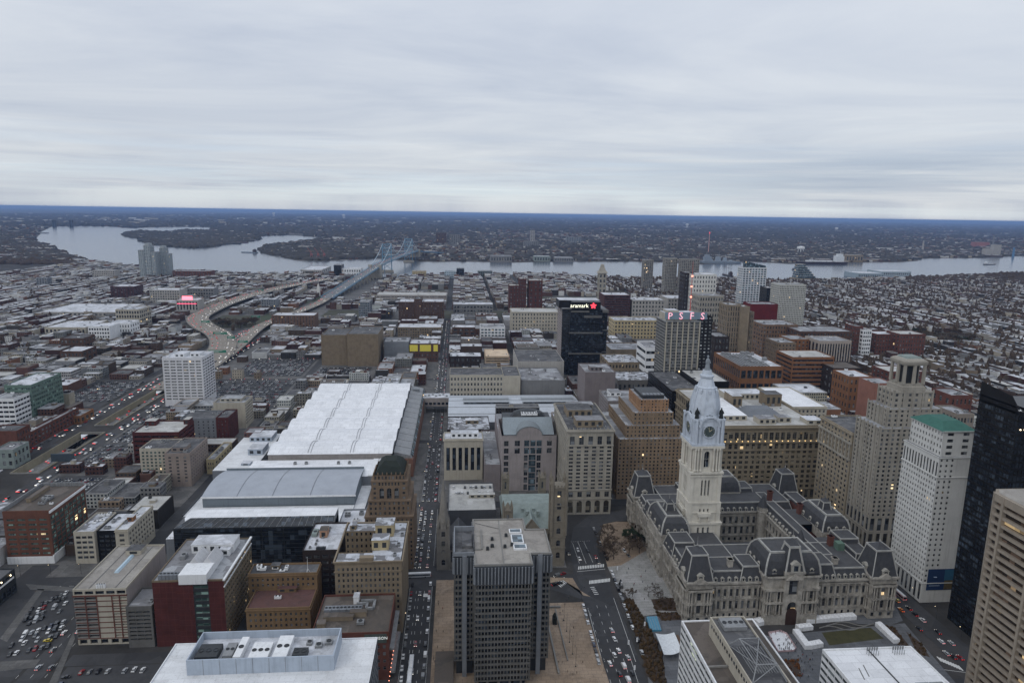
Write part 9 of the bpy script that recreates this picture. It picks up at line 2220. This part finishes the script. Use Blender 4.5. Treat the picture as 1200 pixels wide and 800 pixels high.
COAT = [('black coat', (0.012,0.012,0.014)), ('dark blue jacket', (0.02,0.03,0.07)), ('grey coat', (0.12,0.12,0.12)), ('red jacket', (0.25,0.02,0.02)), ('brown coat', (0.08,0.05,0.03)), ('pale jacket', (0.4,0.38,0.35))]
PN = {}
def person(x, y, z, doing, group):
 c = q.choices(COAT, (40,18,16,8,10,8))[0]; k = PN.setdefault(doing, 0); PN[doing] += 1
 o = link('person', q.choice(PM), None, (x, y, z)); o.rotation_euler = (0,0, q.uniform(0,6.28)); o.color = (*c[1], 1); tag(o, f"person in a {c[0]} {doing}, {ordn(k)} from near", 'person', group)
pp = []
while len(pp) < 42:
 px, py = q.uniform(900,934), q.uniform(740,764); x, y = gp(px, py)
 if inpoly(x, y, RK): pp.append((y, x))
for y, x in sorted(pp): person(x, y, .22, 'skating on the white ice', 'skaters on the ice rink')
def crowd(poly, n, doing, group, z=.18):
 P = px_poly(poly); L_ = []
 while len(L_) < n:
  x, y = q.uniform(min(p[0] for p in P), max(p[0] for p in P)), q.uniform(min(p[1] for p in P), max(p[1] for p in P))
  if inpoly(x, y, P): L_.append((y, x))
 for y, x in sorted(L_): person(x, y, z, doing, group)
crowd([(932,752), (952,765), (955,795), (930,798), (922,768)], 34, 'standing beside the rink', 'people on the square')
crowd([(724,668), (752,660), (775,700), (742,705)], 16, 'on the grey plaza', 'people on the grey plaza')
crowd([(650,700), (678,700), (692,790), (650,795)], 16, 'on the tan plaza', 'people on the tan plaza')
crowd([(505,700), (520,700), (522,780), (508,780)], 12, 'on the sandy pavement', 'people on the sandy pavement')
b = MB(); b.quad((-15,322, .2), (-3,322, .2), (-3,436, .2), (-15,436, .2)); struct('pavement', b, PLAZAT)
# street lamps, signals, flag poles, highway gantries
LB = MB(); LB.tube((0,0,0), (0,0,8.5), .11,6,0, .07); LB.tube((0,0,8.3), (1.8,0,8.9), .06,5); LPm = LB.mesh('post', METALD); LH = MB(); LH.box(1.4,-.18,8.75,2.2, .18,8.95,0, None, True); LHm = LH.mesh('lamp_head', METALD); LL = MB(); LL.quad((1.45, .15,8.74), (2.15, .15,8.74), (2.15,-.15,8.74), (1.45,-.15,8.74)); LL.lathe(1.8,0, [(.16,8.72), (.2,8.6), (.05,8.5)], 6); LLm = LL.mesh('lamp_glow', LAMPW)
lampn = {}
def lamp(x, y, a, where, lit=True):
 k = lampn.setdefault(where, 0); lampn[where] += 1
 t_ = thing('street_lamp', f"street lamp on a bent arm, {ordn(k)} {where}", 'street lamp', (x, y, .15), 'street lamps'); t_.rotation_euler = (0,0, a); link('post', LPm, t_); h = link('lamp_head', LHm, t_); link('lamp_glow', LLm, t_) if lit else None
for y in range(332,1150,26): lamp(-34, y, 0, 'along the narrow street', y % 3 == 0) if abs(y-441) > 14 and abs(y-728) > 9 else None
for y in range(335,430,24): lamp(108.5, y, math.pi, 'along the hedge side of the wide street', False); lamp(81, y, 0, 'along the tan plaza side of the wide street', False)
for y in range(330,425,22): lamp(304.5, y, math.pi, 'under the white tower', y % 2 == 0)
for x in range(-300,-240,20): lamp(x, 456,-math.pi/2, 'in front of the glazed side brick block')
for k, (px, py) in enumerate(((754,738), (745,757), (735,760), (742,790), (727,690), (722,672))):
 x, y = gp(px, py); t_ = thing('banner_pole', f"white banner on a slim pole beside the wide street, {ordn(k)} of six", 'banner', (x, y, .15), 'banner poles'); b = MB(); b.tube((0,0,0), (0,0,6), .08,5); obj('pole', b, METALD, t_); b = MB(); b.box(.1,-.05,2.8,1.1, .05,5.6,0, None, True); obj('banner', b, WT, t_)
for k in range(5):
 x, y = gp(684+k*2.6,745+k*11); t_ = thing('flag_pole', f"tall bare flag pole on the tan plaza edge, {ordn(k)} of five", 'flag pole', (66,340+k*11, .15), 'flag poles'); b = MB(); b.tube((0,0,0), (0,0,12), .09,5,0, .05); b.lathe(0,0, [(.4,0), (.4, .4)], 8); obj('pole', b, METALD, t_)
SG = plain('sign_green', (0.02,0.16,0.10), .5)
for k, (px, py, w_) in enumerate(((255,413,12), (258,391,11), (241,377,7), (285,401,7), (271,396,6), (300,371,8), (306,339,6))):
 x, y = gp(px, py+4,8); t_ = thing('sign_gantry', f"green highway sign board over the lanes, {ordn(k)} along the bend", 'road sign', (x, y, 8), 'highway sign gantries'); b = MB(); b.box(-w_*1.2,-.2,5.6, w_*1.2, .2,10,0, None, True); obj('sign_board', b, SG, t_)
 b = MB(); b.tube((-w_*1.2, .5,0), (-w_*1.2, .5,9), .35,6); b.tube((w_*1.2, .5,0), (w_*1.2, .5,9), .35,6); b.bar((-w_*1.2, .5,9), (w_*1.2, .5,9), .5, .6); obj('frame', b, METAL, t_)
 b = MB()
 for r_ in range(2): b.box(-w_*.9,-.26,7+r_*1.3, w_*(.2+.5*r_), -.205,7.5+r_*1.3,0, None, True)
 obj('sign_text', b, PAINT, t_)
# pavements round the black lot and along the road on the left, the dark cinema block at the frame's edge
for P in (((0,748), (44,690), (52,690), (8,752)), ((52,812), (86,740), (88,748), (62,812)), ((30,684), (86,688), (86,693), (36,691)), ((0,775), (48,772), (40,782), (0,786))): slab('pavement', P, 0, .2, PAVE)
t_ = building('cinema_block', 'dark panelled corner block with lit sign edges at the frame side of the black lot', 'commercial building', -312,395,-288,436, 'the dark corner block')
F = Facade(); F.box(-312,400,-290,436,0,16, W=dict(cols=5, rows=2), Sf=dict(cols=7, rows=2), wf=.8, hf=.6); F.done(t_, [METALD], GLASSD, METALD, 40); roof(t_, -312,400,-290,436,15.9, R_TAR, .8, METALD, units=4)
b = MB()
for k in range(4): b.lathe(-289.6,404+k*9, [(.2,14), (.45,14.4), (.1,14.9)], 6)
kind(obj('sign_lamp', b, LAMPW, t_), 'stuff'); b = MB(); b.box(-289.9,402,11,-289.5,434,12,0, None, True); obj('sign_band', b, WHITEP, t_)
